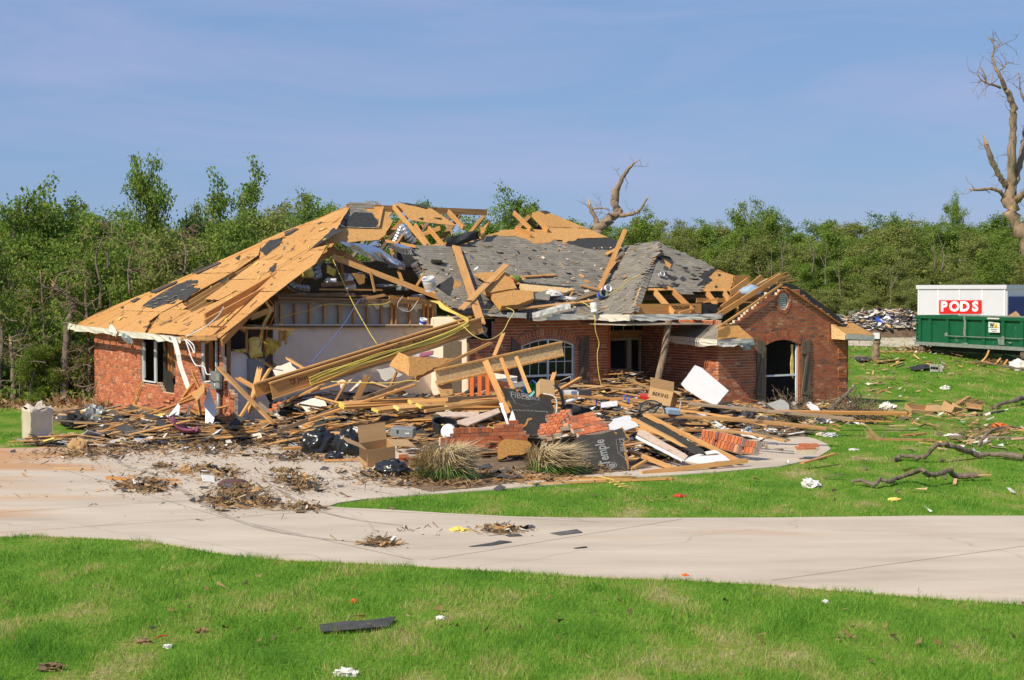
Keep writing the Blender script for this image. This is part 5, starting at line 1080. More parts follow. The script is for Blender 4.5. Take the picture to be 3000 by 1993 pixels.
def scatter_px(n, x0, x1, y0, y1, label, group, lmin, lmax, dev=.28, lift=(0, .12)):
    for _ in range(n):
        p = S(random.uniform(x0, x1), random.uniform(y0, y1)); th = random.gauss(.1, dev); L = random.uniform(lmin, lmax); d = Vector((math.cos(th), math.sin(th), 0)); A, B = p-d*L/2, p+d*L/2; lf = random.uniform(*lift)
        A.z = heap(A.x, A.y)*.9+.05+lf*random.random(); B.z = heap(B.x, B.y)*.9+.05+lf*random.random(); board(A, B, random.choice((.07, .09, .09, .14, .18)), .04, label=label, group=group)
scatter_px(34, 1000, 1480, 1195, 1275, 'loose pine board in the wide heap between the black bags and the low brick wall', 'loose boards behind the low brick wall', .7, 2.8)
scatter_px(20, 1650, 2100, 1195, 1290, 'loose pine board in the heap behind the lettered black board', 'loose boards behind the lettered board', .6, 2.4)
scatter_px(16, 640, 1000, 1250, 1310, 'loose pine board in the low litter before the garage', 'loose boards in the low litter', .5, 1.8, .5)
for k, (x0, y0, x1, y1, Y) in enumerate(((845, 1052, 900, 1085, 38.2), (760, 1085, 735, 1200, 37.6), (905, 1150, 1010, 1120, 37.2), (960, 1215, 1015, 1120, 36.6), (1040, 1180, 1075, 1105, 37.0), (1130, 1165, 1160, 1095, 37.2), (930, 1165, 1045, 1195, 36.4), (1080, 1120, 1180, 1150, 36.8), (700, 1110, 770, 1150, 38.0), (830, 1180, 940, 1130, 36.9))):
    board(PY(x0, y0, Y), PY(x1, y1, Y-.3), random.choice((.09, .12, .15)), .045, label='broken stud leaning in the open garage round the big fallen beam', group='studs leaning in the garage', torn=(.1, .15))
for poly, m, lab in (([(985, 1120), (1050, 1105), (1075, 1130), (1010, 1150)], 'drywall', 'torn plaster sheet lying under the middle of the big fallen beam'), ([(1100, 1085), (1150, 1075), (1180, 1100), (1130, 1118)], 'drywall_grey', 'grey crumpled panel under the far half of the big fallen beam'), ([(870, 1185), (930, 1165), (960, 1190), (900, 1210)], 'drywall_white', 'white plaster scrap in the garage litter below the big beam'), ([(800, 1085), (850, 1060), (880, 1100), (830, 1135)], 'drywall', 'torn plaster corner hanging at the left of the garage wall')):
    PL_ = Plane(PY(poly[0][0], poly[0][1], 38.0), (1, 0, 0), (.1, -1, .5)); q = PL_.poly(poly); q = q if sum(q[i][0]*q[(i+1) % 4][1]-q[(i+1) % 4][0]*q[i][1] for i in range(4)) > 0 else q[::-1]; tag(sheet('plasterboard_sheet', PL_, q, m, None, 0, .015, .05, .12), lab, 'plasterboard')
# a stack of floor lumber with yellow painted ends
for k, (x0, y0, x1, y1) in enumerate(((1098, 1203, 1300, 1178), (1160, 1196, 1420, 1180), (1226, 1190, 1480, 1176), (1312, 1196, 1500, 1192), (1000, 1192, 1240, 1180), (1000, 1185, 1240, 1170), (1200, 1180, 1560, 1160))):
    A, B = PY(x0, y0, 34.6+k*.12), PY(x1, y1, 36.2+k*.1); b_ = board(A, B, .24, .06, label=('leftmost', 'second from the left', 'third from the left', 'rightmost', 'lower rear', 'upper rear', 'longest')[k]+' of the pine joists stacked with yellow ends before the arched window', group='stacked joists with yellow ends', torn=(0, 0), up=UP+Vector((0, -.35, 0)))
    d = (B-A).normalized(); MB().bar(A-d*.004, A+d*.05, .245, .064, up=UP+Vector((0, -.35, 0))).build('painted_end', 'wire_yellow', b_)
# ------------------------------------------------------------------ the two fallen header beams
def header(name, p0, p1, h, label, mats=('lumber', 'lumber_old'), two=False):
    e = empty(name, (p0+p1)/2, label, 'beam'); d = (p1-p0).normalized(); side = d.cross(UP).normalized(); up = side.cross(d).normalized()
    plank('web', p0, p1, .025, h, mats[0], e, up=up)
    for s in (-1, 1): plank('flange', p0+up*s*(h/2)-side*0, p1+up*s*(h/2), .12, .04, mats[1], e, up=up)
    if two:
        o = side*-.17+up*.10; plank('web', p0+d*-.35+o, p1-d*.2+o, .025, h*.8, mats[0], e, up=up); plank('flange', p0-d*.3+o+up*h*.42, p1-d*.2+o+up*h*.42, .12, .04, mats[1], e, up=up)
    return e, d, up, side
h0, h1 = PY(795, 1146, 36.3), PY(1412, 952, 40.0)
hb, hd, hu, hs = header('fallen_header_beam', h0, h1, .40, 'big fallen wooden beam sloping from the garage floor up to the eave with yellow cables on it', two=True)
face = hs if hs.y < 0 else -hs
hx = hd if hd.x > 0 else -hd
for k, w in enumerate(('TJI Joist', 'Rim Joist', 'Alternate', 'TJI Joist', 'Rim Joist', 'Alternate')):
    p = h0.lerp(h1, .12+k*.145)+face*.018+hu*.075; text_mesh('beam_lettering', w, 'ink_black', basis(p, hx, hu), .17, hb)
c0, c1 = PY(1278, 1106, 35.4), PY(1648, 1022, 37.0)
h2, d2, u2, s2 = header('cut_header_beam', c0, c1, .34, 'pale wooden beam with a pointed end and studs hanging before the arched window', ('osb_pale', 'osb'))
for (x0, y0, x1, y1, w) in ((1422, 1058, 1488, 1212, .15), (1468, 1050, 1503, 1142, .09), (1512, 1046, 1553, 1152, .09)): plank('hanging_stud', PY(x0, y0, 35.3), PY(x1, y1, 34.7), w, .05, 'lumber', h2, up=(0, -1, 0))
o1 = tag(plank('wood_sheet', PY(1272, 1090, 35.8), PY(1365, 1100, 35.9), .02, .02, 'osb'), 'x', 'board'); bpy.data.objects.remove(o1)
# ------------------------------------------------------------------ sheets of wood, plaster and board
class Free(Plane):
    """a plane through three photo points at given depths"""
    def __init__(s, q):
        P = [PY(*c) for c in q]; n = (P[1]-P[0]).cross(P[2]-P[0]).normalized(); n = n if n.dot(CAM-P[0]) > 0 else -n; ex = P[1]-P[0]; super().__init__(P[0], ex, n)
def psheet(name, three, poly, mat, label, cat, th=.014, jg=.02, step=.15, group=None):
    pl = Free(three); pts = pl.poly(poly)
    if sum(pts[i][0]*pts[(i+1) % len(pts)][1]-pts[(i+1) % len(pts)][0]*pts[i][1] for i in range(len(pts))) < 0: pts.reverse()
    return tag(sheet(name, pl, pts, mat, None, 0, th, jg, step), label, cat, group), pl
psheet('wood_sheet', ((1200, 1045, 36.6), (1320, 1050, 37.4), (1200, 1100, 36.2)), [(1198, 1044), (1250, 1047), (1318, 1050), (1330, 1046), (1240, 1098), (1202, 1102)], 'osb', 'torn wood sheet standing between the two fallen beams', 'sheet')
psheet('wood_sheet', ((1168, 1033, 37.6), (1198, 1050, 37.4), (1140, 1070, 37.2)), [(1168, 1032), (1198, 1046), (1198, 1102), (1170, 1086), (1140, 1072)], 'osb', 'small wood square leaning under the big fallen beam', 'sheet')
psheet('wood_sheet', ((1274, 1115, 35.6), (1330, 1120, 35.8), (1290, 1165, 35.2)), [(1274, 1116), (1320, 1114), (1326, 1155), (1292, 1163)], 'lumber_old', 'dark wood panel hanging below the pale pointed beam', 'sheet')
fb, fbp = psheet('black_wallboard', ((1470, 1142, 33.4), (1600, 1165, 33.6), (1570, 1290, 32.6)), [(1466, 1137), (1500, 1139), (1520, 1150), (1532, 1160), (1580, 1166), (1612, 1165), (1625, 1200), (1600, 1240), (1580, 1270), (1568, 1292), (1548, 1280), (1525, 1262), (1500, 1195), (1482, 1178)], 'fiberboard', 'torn black wallboard with FIBER BRACE lettering standing behind the low brick wall', 'wallboard', .02)
tb, tbp = psheet('black_wallboard', ((1672, 1302, 30.6), (1826, 1253, 30.9), (1742, 1387, 29.7)), [(1673, 1300), (1700, 1275), (1760, 1272), (1790, 1264), (1822, 1253), (1832, 1270), (1846, 1288), (1828, 1300), (1834, 1335), (1842, 1376), (1780, 1384), (1743, 1388), (1705, 1340)], 'fiberboard', 'big black wallboard with Temple lettering leaning at the edge of the walk', 'wallboard', .02, .012)
def on(pl, px, py, dirpx, off=.012):
    p = pl.hit(px, py, off); q = pl.hit(px+dirpx[0], py+dirpx[1], off); x = (q-p); return basis(p, x, pl.n.cross(x))
text_mesh('lettering', 'Temple', 'ink_grey', on(tbp, 1766, 1326, (-11, -40)), .29, tb, bold=.006)
text_mesh('lettering', 'BRACE', 'ink_grey', on(tbp, 1824, 1303, (-3, -40)), .15, tb)
lg = tbp.loc(tbp.hit(1793, 1366)); mb = MB()
for k in range(6):
    a = math.pi*k/3; mb.prism([tbp.W((lg[0]+r*math.cos(b_), lg[1]+r*math.sin(b_)), .012) for r, b_ in ((.015, a-.5), (.075, a-.40), (.075, a+.40), (.015, a+.5))], tbp.n*.002)
mb.tube([tbp.W((lg[0]+.10*math.cos(2*math.pi*k/18), lg[1]+.10*math.sin(2*math.pi*k/18)), .012) for k in range(19)], .010, 4); mb.build('wheel_emblem', 'ink_grey', tb)
for p, q in (((1805, 1289), (1840, 1281)), ((1805, 1289), (1811, 1327)), ((1811, 1327), (1835, 1346)), ((1811, 1327), (1832, 1322))): MB().tube([tbp.hit(*p, .012), tbp.hit(*q, .012)], .005, 4).build('printed_line', 'ink_grey', tb)
text_mesh('lettering', 'FIBER', 'ink_grey', on(fbp, 1524, 1161, (40, 6)), .26, fb, sx=.75); text_mesh('lettering', 'BRACE', 'ink_grey', on(fbp, 1562, 1168, (40, 2)), .16, fb, sx=.7)
text_mesh('lettering', 'Structural Wall Sheathing', 'ink_grey', on(fbp, 1552, 1204, (40, 2)), .085, fb)
for p, q in (((1492, 1147), (1510, 1182)), ((1510, 1182), (1548, 1192)), ((1548, 1192), (1580, 1180))): MB().tube([fbp.hit(*p, .012), fbp.hit(*q, .012)], .005, 4).build('printed_line', 'ink_grey', fb)
MB().prism([fbp.hit(*p, .013) for p in ((1526, 1252), (1540, 1240), (1545, 1226), (1558, 1224), (1560, 1229), (1548, 1234), (1543, 1247), (1530, 1254))], fbp.n*.003).build('torn_patch', 'fiber_core', fb)
MB().prism([tbp.hit(*p, .013) for p in ((1798, 1265), (1808, 1268), (1806, 1273))], tbp.n*.003).build('torn_patch', 'fiber_core', tb)
for pl_, ob_, e_ in ((tbp, tb, [(1822, 1253), (1832, 1270), (1846, 1288), (1828, 1300), (1834, 1335), (1842, 1376)]), (fbp, fb, [(1466, 1137), (1482, 1178), (1500, 1195)])):
    pts = jag([pl_.st(*p) for p in e_], .012, .06)[:-6]; MB().tube([pl_.W(p, .0) for p in pts], [random.uniform(.008, .028) for _ in pts], 5).build('torn_edge', 'fiber_core', ob_)
psheet('brown_board', ((1460, 1345, 31.1), (1550, 1345, 31.2), (1480, 1285, 31.5)), [(1458, 1346), (1458, 1305), (1468, 1292), (1480, 1286), (1520, 1289), (1548, 1293), (1558, 1302), (1552, 1320), (1530, 1332), (1490, 1334), (1472, 1345)], 'fiber_core', 'brown fibre board with a broken edge leaning on the low brick wall', 'board', .03, .01)
psheet('plasterboard_sheet', ((1996, 1125, 39.0), (2045, 1070, 40.2), (2098, 1188, 38.6)), [(1996, 1124), (2036, 1070), (2056, 1078), (2135, 1145), (2098, 1188), (2060, 1172), (2010, 1140)], 'drywall_white', 'big white plaster panel leaning against the brick porch wall', 'panel', .02, .006)
psheet('plasterboard_sheet', ((2253, 1184, 39.6), (2300, 1170, 40.3), (2300, 1206, 39.4)), [(2253, 1183), (2285, 1170), (2300, 1174), (2312, 1188), (2312, 1205), (2285, 1206), (2262, 1192)], 'drywall_grey', 'torn grey plaster sheet under the gable window', 'panel', .02, .01)
psheet('plasterboard_sheet', ((2362, 1184, 40.4), (2395, 1184, 40.6), (2395, 1205, 40.2)), [(2363, 1183), (2380, 1184), (2395, 1190), (2404, 1204), (2385, 1206), (2372, 1196)], 'drywall_white', 'small torn white plaster sheet at the foot of the gable', 'panel', .02, .015)
psheet('plasterboard_sheet', ((1775, 1252, 32.4), (1840, 1215, 34.2), (1870, 1245, 33.4)), [(1770, 1258), (1800, 1226), (1844, 1217), (1858, 1235), (1872, 1248), (1830, 1262)], 'drywall_white', 'bent white plaster sheet behind the lettered black board', 'panel', .02, .012)
psheet('plasterboard_sheet', ((2000, 1350, 30.2), (2070, 1310, 31.2), (2130, 1355, 30.2)), [(1995, 1348), (2060, 1325), (2096, 1318), (2142, 1350), (2096, 1352), (2085, 1362)], 'drywall_white', 'white plaster sheet lying on the studs at the edge of the walk', 'panel', .02, .015)
psheet('black_sheet', ((1880, 1222, 32.7), (1900, 1260, 32.2), (2050, 1330, 30.7)), [(1868, 1224), (1900, 1218), (2060, 1318), (2068, 1330), (2030, 1330)], 'fiberboard', 'black sheet lying under the two fresh parallel studs', 'sheet', .02, .01)
psheet('plank_siding', ((1872, 1265, 31.8), (2010, 1348, 30.2), (1868, 1282, 31.5)), [(1872, 1258), (1890, 1262), (2015, 1335), (2005, 1348), (1866, 1272)], 'trim_pink', 'long pinkish trim plank sloping down to the walk', 'board', .03, .01)
psheet('white_trim', ((1862, 1275, 31.6), (2000, 1352, 30.0), (1862, 1282, 31.5)), [(1864, 1276), (2000, 1346), (1998, 1352), (1862, 1283)], 'white_metal', 'white metal trim lying along the pinkish plank', 'trim', .02, .008)
psheet('siding_board', ((1336, 1238, 32.8), (1465, 1200, 33.8), (1372, 1244, 32.6)), [(1330, 1236), (1460, 1196), (1466, 1208), (1372, 1246)], 'trim_pink', 'wide cream siding board sloping up behind the low brick wall', 'board', .03, .005)
psheet('siding_board', ((1290, 1208, 34.2), (1400, 1212, 34.4), (1290, 1220, 34.0)), [(1278, 1208), (1402, 1206), (1404, 1222), (1300, 1220)], 'trim_pink', 'cream siding board lying level in the lumber before the window', 'board', .03, .01)
psheet('white_post_cover', ((1462, 1180, 33.8), (1490, 1200, 33.4), (1500, 1258, 32.8)), [(1462, 1182), (1472, 1180), (1490, 1240), (1500, 1202), (1512, 1212), (1524, 1258), (1492, 1262)], 'drywall_white', 'torn white post cover hanging down to the low brick wall', 'trim', .02, .01)
psheet('metal_sheet', ((520, 1210, 37.4), (560, 1165, 38.0), (560, 1200, 37.4)), [(483, 1232), (522, 1182), (528, 1190), (524, 1215), (512, 1216), (505, 1222), (494, 1224)], 'white_metal', 'bent white metal sheet standing left of the wood splinters at the side wall', 'sheet', .01, .004)
psheet('metal_sheet', ((612, 1140, 37.2), (632, 1190, 36.9), (605, 1255, 36.6)), [(612, 1136), (618, 1155), (630, 1185), (634, 1205), (625, 1235), (612, 1256), (602, 1242), (602, 1200), (596, 1185)], 'white_metal', 'curved white metal sheet hanging below the meter box', 'sheet', .01, .004)
psheet('tan_carpet', ((560, 1290, 35.4), (600, 1280, 35.6), (560, 1268, 35.9)), [(470, 1290), (500, 1275), (520, 1278), (518, 1296), (480, 1300)], 'cardboard', 'crumpled tan cloth lying below the plum basin', 'cloth', .05, .03)
for poly, lab in (([(560, 1155), (575, 1140), (600, 1120), (598, 1150), (575, 1175)], 'splintered wood sheet standing up beside the curved white metal'), ([(552, 1192), (602, 1210), (595, 1218), (576, 1215)], 'lower splintered wood sheet at the foot of the side wall'), ([(556, 1205), (576, 1212), (574, 1265), (557, 1262)], 'upright wood panel under the splinters at the side wall')):
    y = max(p[1] for p in poly); psheet('wood_sheet', ((poly[0][0], poly[0][1], 37.4), (poly[1][0], poly[1][1], 37.6), (poly[2][0], poly[2][1], 37.2)), poly, 'osb', lab, 'sheet', .014, .015)
for (x0, y0, x1, y1, lab) in ((575, 1140, 596, 1272, 'thin upright stick between the wood panels at the side wall'), (540, 1160, 566, 1125, 'splintered rafter end on top of the splinters at the side wall'), (533, 1172, 572, 1150, 'broken board end lying over the splinters at the side wall'), (565, 1095, 585, 1140, 'splinter leaning on the side wall under the hanging gutter')): board(PY(x0, y0, 37.2), PY(x1, y1, 37.1), .10, .04, 'lumber', lab, torn=(.1, .1))
# roof litter: boards and sheets fallen on the shingles
for (x0, y0, x1, y1, o0, o1, w, lab) in ((1336, 722, 1410, 947, .15, .45, .24, 'long pine board standing in the roof edge, the left one of the crossed pair'), (1482, 776, 1352, 906, .35, .45, .17, 'pine board crossing over the long one at the roof edge'), (1832, 674, 1757, 846, .6, .08, .15, 'tall pine board standing in the roof valley'), (1466, 816, 1626, 806, .05, .08, .10, 'grey pine board lying flat across the shingles'), (1700, 836, 1762, 852, .1, .1, .09, 'short pine board lying above the two paint cans in the valley'), (1435, 842, 1478, 796, .1, .1, .12, 'splintered short board beside the crossed pair on the roof'), (1516, 906, 1738, 882, .12, .12, .10, 'long brown board lying along the lower edge of the main roof'), (1660, 884, 1678, 856, .1, .3, .05, 'thin splinter standing at the roof edge'), (1690, 878, 1745, 860, .1, .1, .10, 'dark flat board near the roof edge below the cans'), (1776, 745, 1818, 725, .1, .1, .12, 'short board stub in the roof valley'), (1800, 762, 1824, 752, .15, .15, .08, 'splinter in the middle of the roof valley'), (1783, 795, 1804, 765, .08, .1, .10, 'stub leaning against the tall board in the roof valley'), (1848, 762, 1882, 726, .06, .06, .04, 'thin stick lying on the left slope of the right wing'), (1832, 888, 1843, 856, .05, .05, .07, 'small splinter stuck in the shingles near the eave'), (1697, 805, 1710, 812, .03, .03, .12, 'small wood block lying on the main shingles'), (1712, 822, 1724, 828, .03, .03, .12, 'second small wood block lying on the main shingles'), (1655, 790, 1640, 770, .03, .03, .03, 'tiny splinter on the shingles')):
    board(P1.hit(x0, y0, o0), P1.hit(x1, y1, o1), w, .045, random.choice(('lumber', 'lumber_old')) if w < .13 else 'lumber', lab, torn=(0, .06), up=P1.n)
RO = Plane(P1.o+P1.n*.12, P1.ex, P1.n)
for poly, mat, off, lab, th in (([(1520, 835), (1530, 836), (1680, 850), (1684, 852), (1650, 862), (1540, 858), (1525, 845)], 'osb_pale', .05, 'pointed pale beam end lying flat on the main shingles', .10), ([(1412, 858), (1475, 820), (1500, 835), (1510, 858), (1428, 872)], 'osb', .16, 'upper one of two wooden roof boxes at the roof edge', .14), ([(1436, 878), (1500, 865), (1556, 868), (1560, 890), (1512, 908), (1465, 912)], 'osb', .18, 'lower one of two wooden roof boxes at the roof edge', .16), ([(1470, 800), (1500, 812), (1540, 820), (1516, 838), (1420, 830), (1385, 808), (1400, 805)], 'osb', .06, 'wide torn roof sheet lying behind the crossed boards', .02), ([(1503, 822), (1560, 832), (1600, 835), (1680, 842), (1640, 848), (1540, 845)], 'felt', .03, 'strip of black felt lying along the main roof', .012), ([(1556, 872), (1600, 858), (1612, 872), (1605, 888), (1560, 884)], 'shingle', .10, 'folded shingle piece lying at the roof edge', .02), ([(1708, 857), (1722, 853), (1726, 858), (1714, 862)], 'paper', .06, 'small white paper lying on the main shingles', .005)):
    tag(sheet('roof_debris', RO, RO.poly(poly), mat, None, off, th, .012, .12), lab, 'sheet')
psheet('black_roof_sheet', ((1280, 838, 41.0), (1325, 815, 41.4), (1330, 845, 41.0)), [(1278, 838), (1325, 808), (1334, 836), (1325, 848), (1318, 866), (1296, 850)], 'felt', 'torn black and white panel beside the white bucket at the roof edge', 'panel', .04, .01)
psheet('wood_sheet', ((1330, 820, 41.0), (1352, 830, 41.0), (1325, 850, 41.0)), [(1332, 820), (1354, 834), (1325, 850)], 'osb', 'wood scrap standing beside the torn black panel on the roof', 'sheet', .03, .01)
# ================================================================== things among the debris
def brick_block(name, three, cols, rows, label, skip=.08, th=.09, cat='brickwork', lean=None, group=None):
    """a piece of fallen wall: every brick a part on a body of mortar. three: lower left, lower right, upper left (px, py, Y)"""
    P = [PY(*c) for c in three]; ex = (P[1]-P[0]).normalized(); n = ex.cross(P[2]-P[0]).normalized(); n = n if n.dot(CAM-P[0]) > 0 else -n; pl = Plane(P[0], ex, n)
    if pl.ey.dot(P[2]-P[0]) < 0: pl.ey = -pl.ey
    bw = (P[1]-P[0]).length/cols; bh = (P[2]-P[0]).length/rows; e = empty(name, P[0], label, cat, group); R = Matrix((pl.ex, pl.ey, pl.n)).transposed().to_4x4(); mort = MB()
    me = None
    for r in range(rows):
        for c in range(cols):
            edge = r in (0, rows-1) or c in (0, cols-1)
            if edge and random.random() < skip*3: continue
            s = (c+.5+(.5 if r % 2 else 0)-.25)*bw; t = (r+.5)*bh
            mort.box(pl.W((s, t), -th/2-.01), pl.ex*bw/2, pl.ey*bh/2, pl.n*th/2)
            if me is None:
                m2 = MB().box((0, 0, 0), (bw/2-.007, 0, 0), (0, bh/2-.006, 0), (0, 0, .03)); me = bpy.data.meshes.new('brick'); me.from_pydata(m2.v, [], m2.f); me.materials.append(MATS['brick'])
            b = bpy.data.objects.new('brick', me); put(b, Matrix.Translation(pl.W((s, t), -.014+random.uniform(-.004, .006))) @ R @ Matrix.Rotation(random.gauss(0, .015), 4, 'Z'), e)
    mort.build('mortar_body', 'mortar', e); return e, pl
# low brick wall by the walk with its rowlock cap
def low_wall():
    y0 = 31.6; A, B = G(1302, 1352, .0), G(1578, 1352, .0); d = Vector((1, .30, 0)).normalized(); A = PY(1290, 1350, 31.7); A.z = 0
    pl = Plane(A, d, Vector((d.y, -d.x, 0))); e = empty('low_brick_wall', A, 'low broken red brick wall with a cap of upright bricks beside the walk', 'wall'); mort = MB(); hgt = {}
    L, H_ = .222, .083; R = Matrix((pl.ex, pl.ey, pl.n)).transposed().to_4x4(); bm_ = MB().box((0, 0, 0), (L/2-.006, 0, 0), (0, H_/2-.005, 0), (0, 0, .05)); me = bpy.data.meshes.new('brick'); me.from_pydata(bm_.v, [], bm_.f); me.materials.append(MATS['brick'])
    wpx = lambda x: pl.st(x, 1300)[0]
    for r in range(8):
        l = wpx(1290) if r < 7 else wpx(1332); rr = wpx(1578-max(0, r-2)*9)
        if r == 6: l = wpx(1318)
        s = l-(L/2 if r % 2 else 0)
        while s < rr:
            a, b = max(s, l), min(s+L, rr)
            if b-a > .06:
                mort.box(pl.W(((a+b)/2, (r+.5)*H_), -.055), pl.ex*(b-a)/2, pl.ey*H_/2, pl.n*.045)
                if b-a > L*.97: q = bpy.data.objects.new('brick', me); put(q, Matrix.Translation(pl.W(((a+b)/2, (r+.5)*H_), -.05+random.uniform(0, .006))) @ R, e)
                else: MB().box(pl.W(((a+b)/2, (r+.5)*H_), -.05), pl.ex*((b-a)/2-.006), pl.ey*(H_/2-.005), pl.n*.05).build('brick', 'brick', e)
            s += L
    z = 7*H_; s = wpx(1334)
    while s < wpx(1440): MB().box(pl.W((s, z+.055), -.05), pl.ex*.036, pl.ey*.052, pl.n*.06).build('cap_brick', 'brick', e); s += .079
    for k, (x0, x1, r) in enumerate(((1448, 1532, 8), (1492, 1524, 9), (1440, 1528, 7.98))):
        s = wpx(x0)
        while s+.1 < wpx(x1): MB().box(pl.W((s+.11, r*H_+.04-(.0 if k < 2 else 0)), -.05-k*.002), pl.ex*.104, pl.ey*(H_/2-.005), pl.n*.05).build('brick', 'brick', e) if k < 2 else None; s += L
    for x0, x1, rows in ((1226, 1292, 4), (1162, 1208, 2)):   # stepped stubs to the left
        for r in range(rows):
            s = wpx(x0)+r*.04
            while s+.1 < wpx(x1): MB().box(pl.W((s+.11, (r+.5)*H_), -.04), pl.ex*.104, pl.ey*(H_/2-.005), pl.n*.05).build('brick', 'brick', e); mort.box(pl.W((s+.11, (r+.5)*H_), -.05), pl.ex*.11, pl.ey*H_/2, pl.n*.045); s += L
    mort.build('mortar_body', 'mortar', e)
low_wall()
brick_block('fallen_brickwork', ((1572, 1285, 31.6), (1652, 1275, 31.4), (1618, 1208, 32.4)), 5, 9, 'fallen slab of brick wall leaning between the dry grass and the torn black board', .22)
brick_block('fallen_brickwork', ((1702, 1276, 31.2), (1790, 1258, 31.4), (1720, 1220, 32.2)), 5, 6, 'fallen square of brick wall lying just above the lettered black board', .02)
brick_block('fallen_brickwork', ((2048, 1306, 32.0), (2090, 1312, 31.8), (2052, 1258, 32.05)), 4, 2, 'leftmost of three tilted brick blocks beside the end of the walk', .0, .2)
brick_block('fallen_brickwork', ((2092, 1310, 31.9), (2160, 1328, 31.4), (2104, 1264, 31.95)), 7, 2, 'middle one of three tilted brick blocks beside the end of the walk', .0, .2)
brick_block('fallen_brickwork', ((2163, 1326, 31.6), (2208, 1330, 31.3), (2170, 1288, 31.65)), 4, 2, 'rightmost of three tilted brick blocks beside the end of the walk', .0, .2)
brick_block('fallen_brickwork', ((1404, 1410, 29.0), (1472, 1404, 29.2), (1408, 1388, 29.3)), 4, 2, 'small row of broken bricks lying on the edge of the walk', .0, .12)
brick_block('fallen_brickwork', ((2340, 1317, 31.6), (2400, 1316, 31.6), (2342, 1302, 32.0)), 2, 2, 'pair of stuck bricks lying on the round tip of the walk', .0, .09)
brick_block('fallen_brickwork', ((786, 1205, 35.9), (800, 1208, 35.8), (786, 1180, 36.2)), 1, 4, 'small upright brick stub below the end of the big fallen beam', .0, .08)
# ------------------------------------------------------------------ ornamental grasses
def ornamental(name, px, py, w, h, lean, label, n=900):
    c = G(px, py); e = empty(name, c, label, 'plant')
    for mat, cnt, nm, hh in (('dead_blade', n, 'dry_blades', h), ('green_blade', n//3, 'green_blades', h*.6)):
        V, Fc = [], []
        for _ in range(cnt):
            a = random.uniform(0, 2*math.pi); r = random.random()**.6*w*.28; b = Vector((c.x+r*math.cos(a), c.y+r*math.sin(a)*.7, 0)); sp = random.uniform(.25, 1.0)*w*.55; L = hh*random.uniform(.45, 1.2)
            d = Vector((math.cos(a)*sp+lean[0]*random.uniform(.4, 1.2), math.sin(a)*sp*.7+lean[1], 0)); k = random.uniform(.5, 1.05)
            mid = b+d*.35+UP*L*.75; tip = b+d+UP*L*k*(.95 if mat == 'dead_blade' else .35); s = Vector((-d.y, d.x, .2)).normalized()*random.uniform(.006, .014); o = len(V)
            V += [b-s, b+s, mid-s, mid+s, tip]; Fc += [(o, o+1, o+3, o+2), (o+2, o+3, o+4)]
        mb = MB(); mb.v = [tuple(v) for v in V]; mb.f = Fc; tag(mb.build(nm, mat, e), kind='stuff')
ornamental('ornamental_grass', 1305, 1412, 1.15, .78, (.0, 0), 'round clump of dry ornamental grass left of the low brick wall', 1500)
ornamental('ornamental_grass', 1600, 1392, 1.05, .62, (.30, 0), 'wind-bent clump of dry ornamental grass right of the low brick wall', 1300)
# soil bed between them
mb = MB(); pts = [G(*p, z=.03) for p in ((1180, 1420), (1260, 1440), (1400, 1428), (1600, 1400), (1750, 1388), (1840, 1378), (2010, 1345), (2000, 1290), (1700, 1300), (1450, 1320), (1250, 1345), (1180, 1380))]
mb.prism(pts, UP*.02); tag(mb.build('planting_bed', 'soil', M4=Matrix()), kind='structure')
litter('leaf_litter', 'leaf_litter', 2600, px_pos([(1330, 1420, 130, 14, 3, .03), (1500, 1400, 120, 16, 3, .03), (1700, 1380, 120, 18, 3, .04), (1230, 1400, 60, 16, 2, .04), (1940, 1340, 90, 20, 2, .05)]), [(.05, .16, .02, .05, .004, 'leaf'), (.08, .35, .006, .015, .006, 'flat')], 'brown mulch and dead leaves in the planting bed by the walk')
for (x, y, r, lab) in ((1245, 1385, .20, 'black plastic sheet wrapped round the left of the round dry grass'), (1478, 1395, .26, 'largest torn black felt piece lying below the brown board'), (1415, 1380, .24, 'black felt piece lying left below the brown board'), (1500, 1408, .28, 'black felt piece lying next to the bent dry grass'), (1565, 1395, .26, 'grey shingle piece under the bent dry grass'), (1480, 1356, .16, 'pointed felt scrap standing at the foot of the low brick wall')):
    p = G(x, y); mb = MB(); k = 7; rows = []
    for i in range(k): rows.append([p+Vector(((i/k-.5)*r*2.2, (j/4-.5)*r*1.4, .06+abs(random.gauss(0, .05))*r*3*(1 if 0 < i < k-1 else .3))) for j in range(5)])
    tag(mb.grid([bez(list(r_), 2) for r_ in rows]).build('felt_scrap', 'felt_scrap', solid=.008), lab, 'roofing felt')
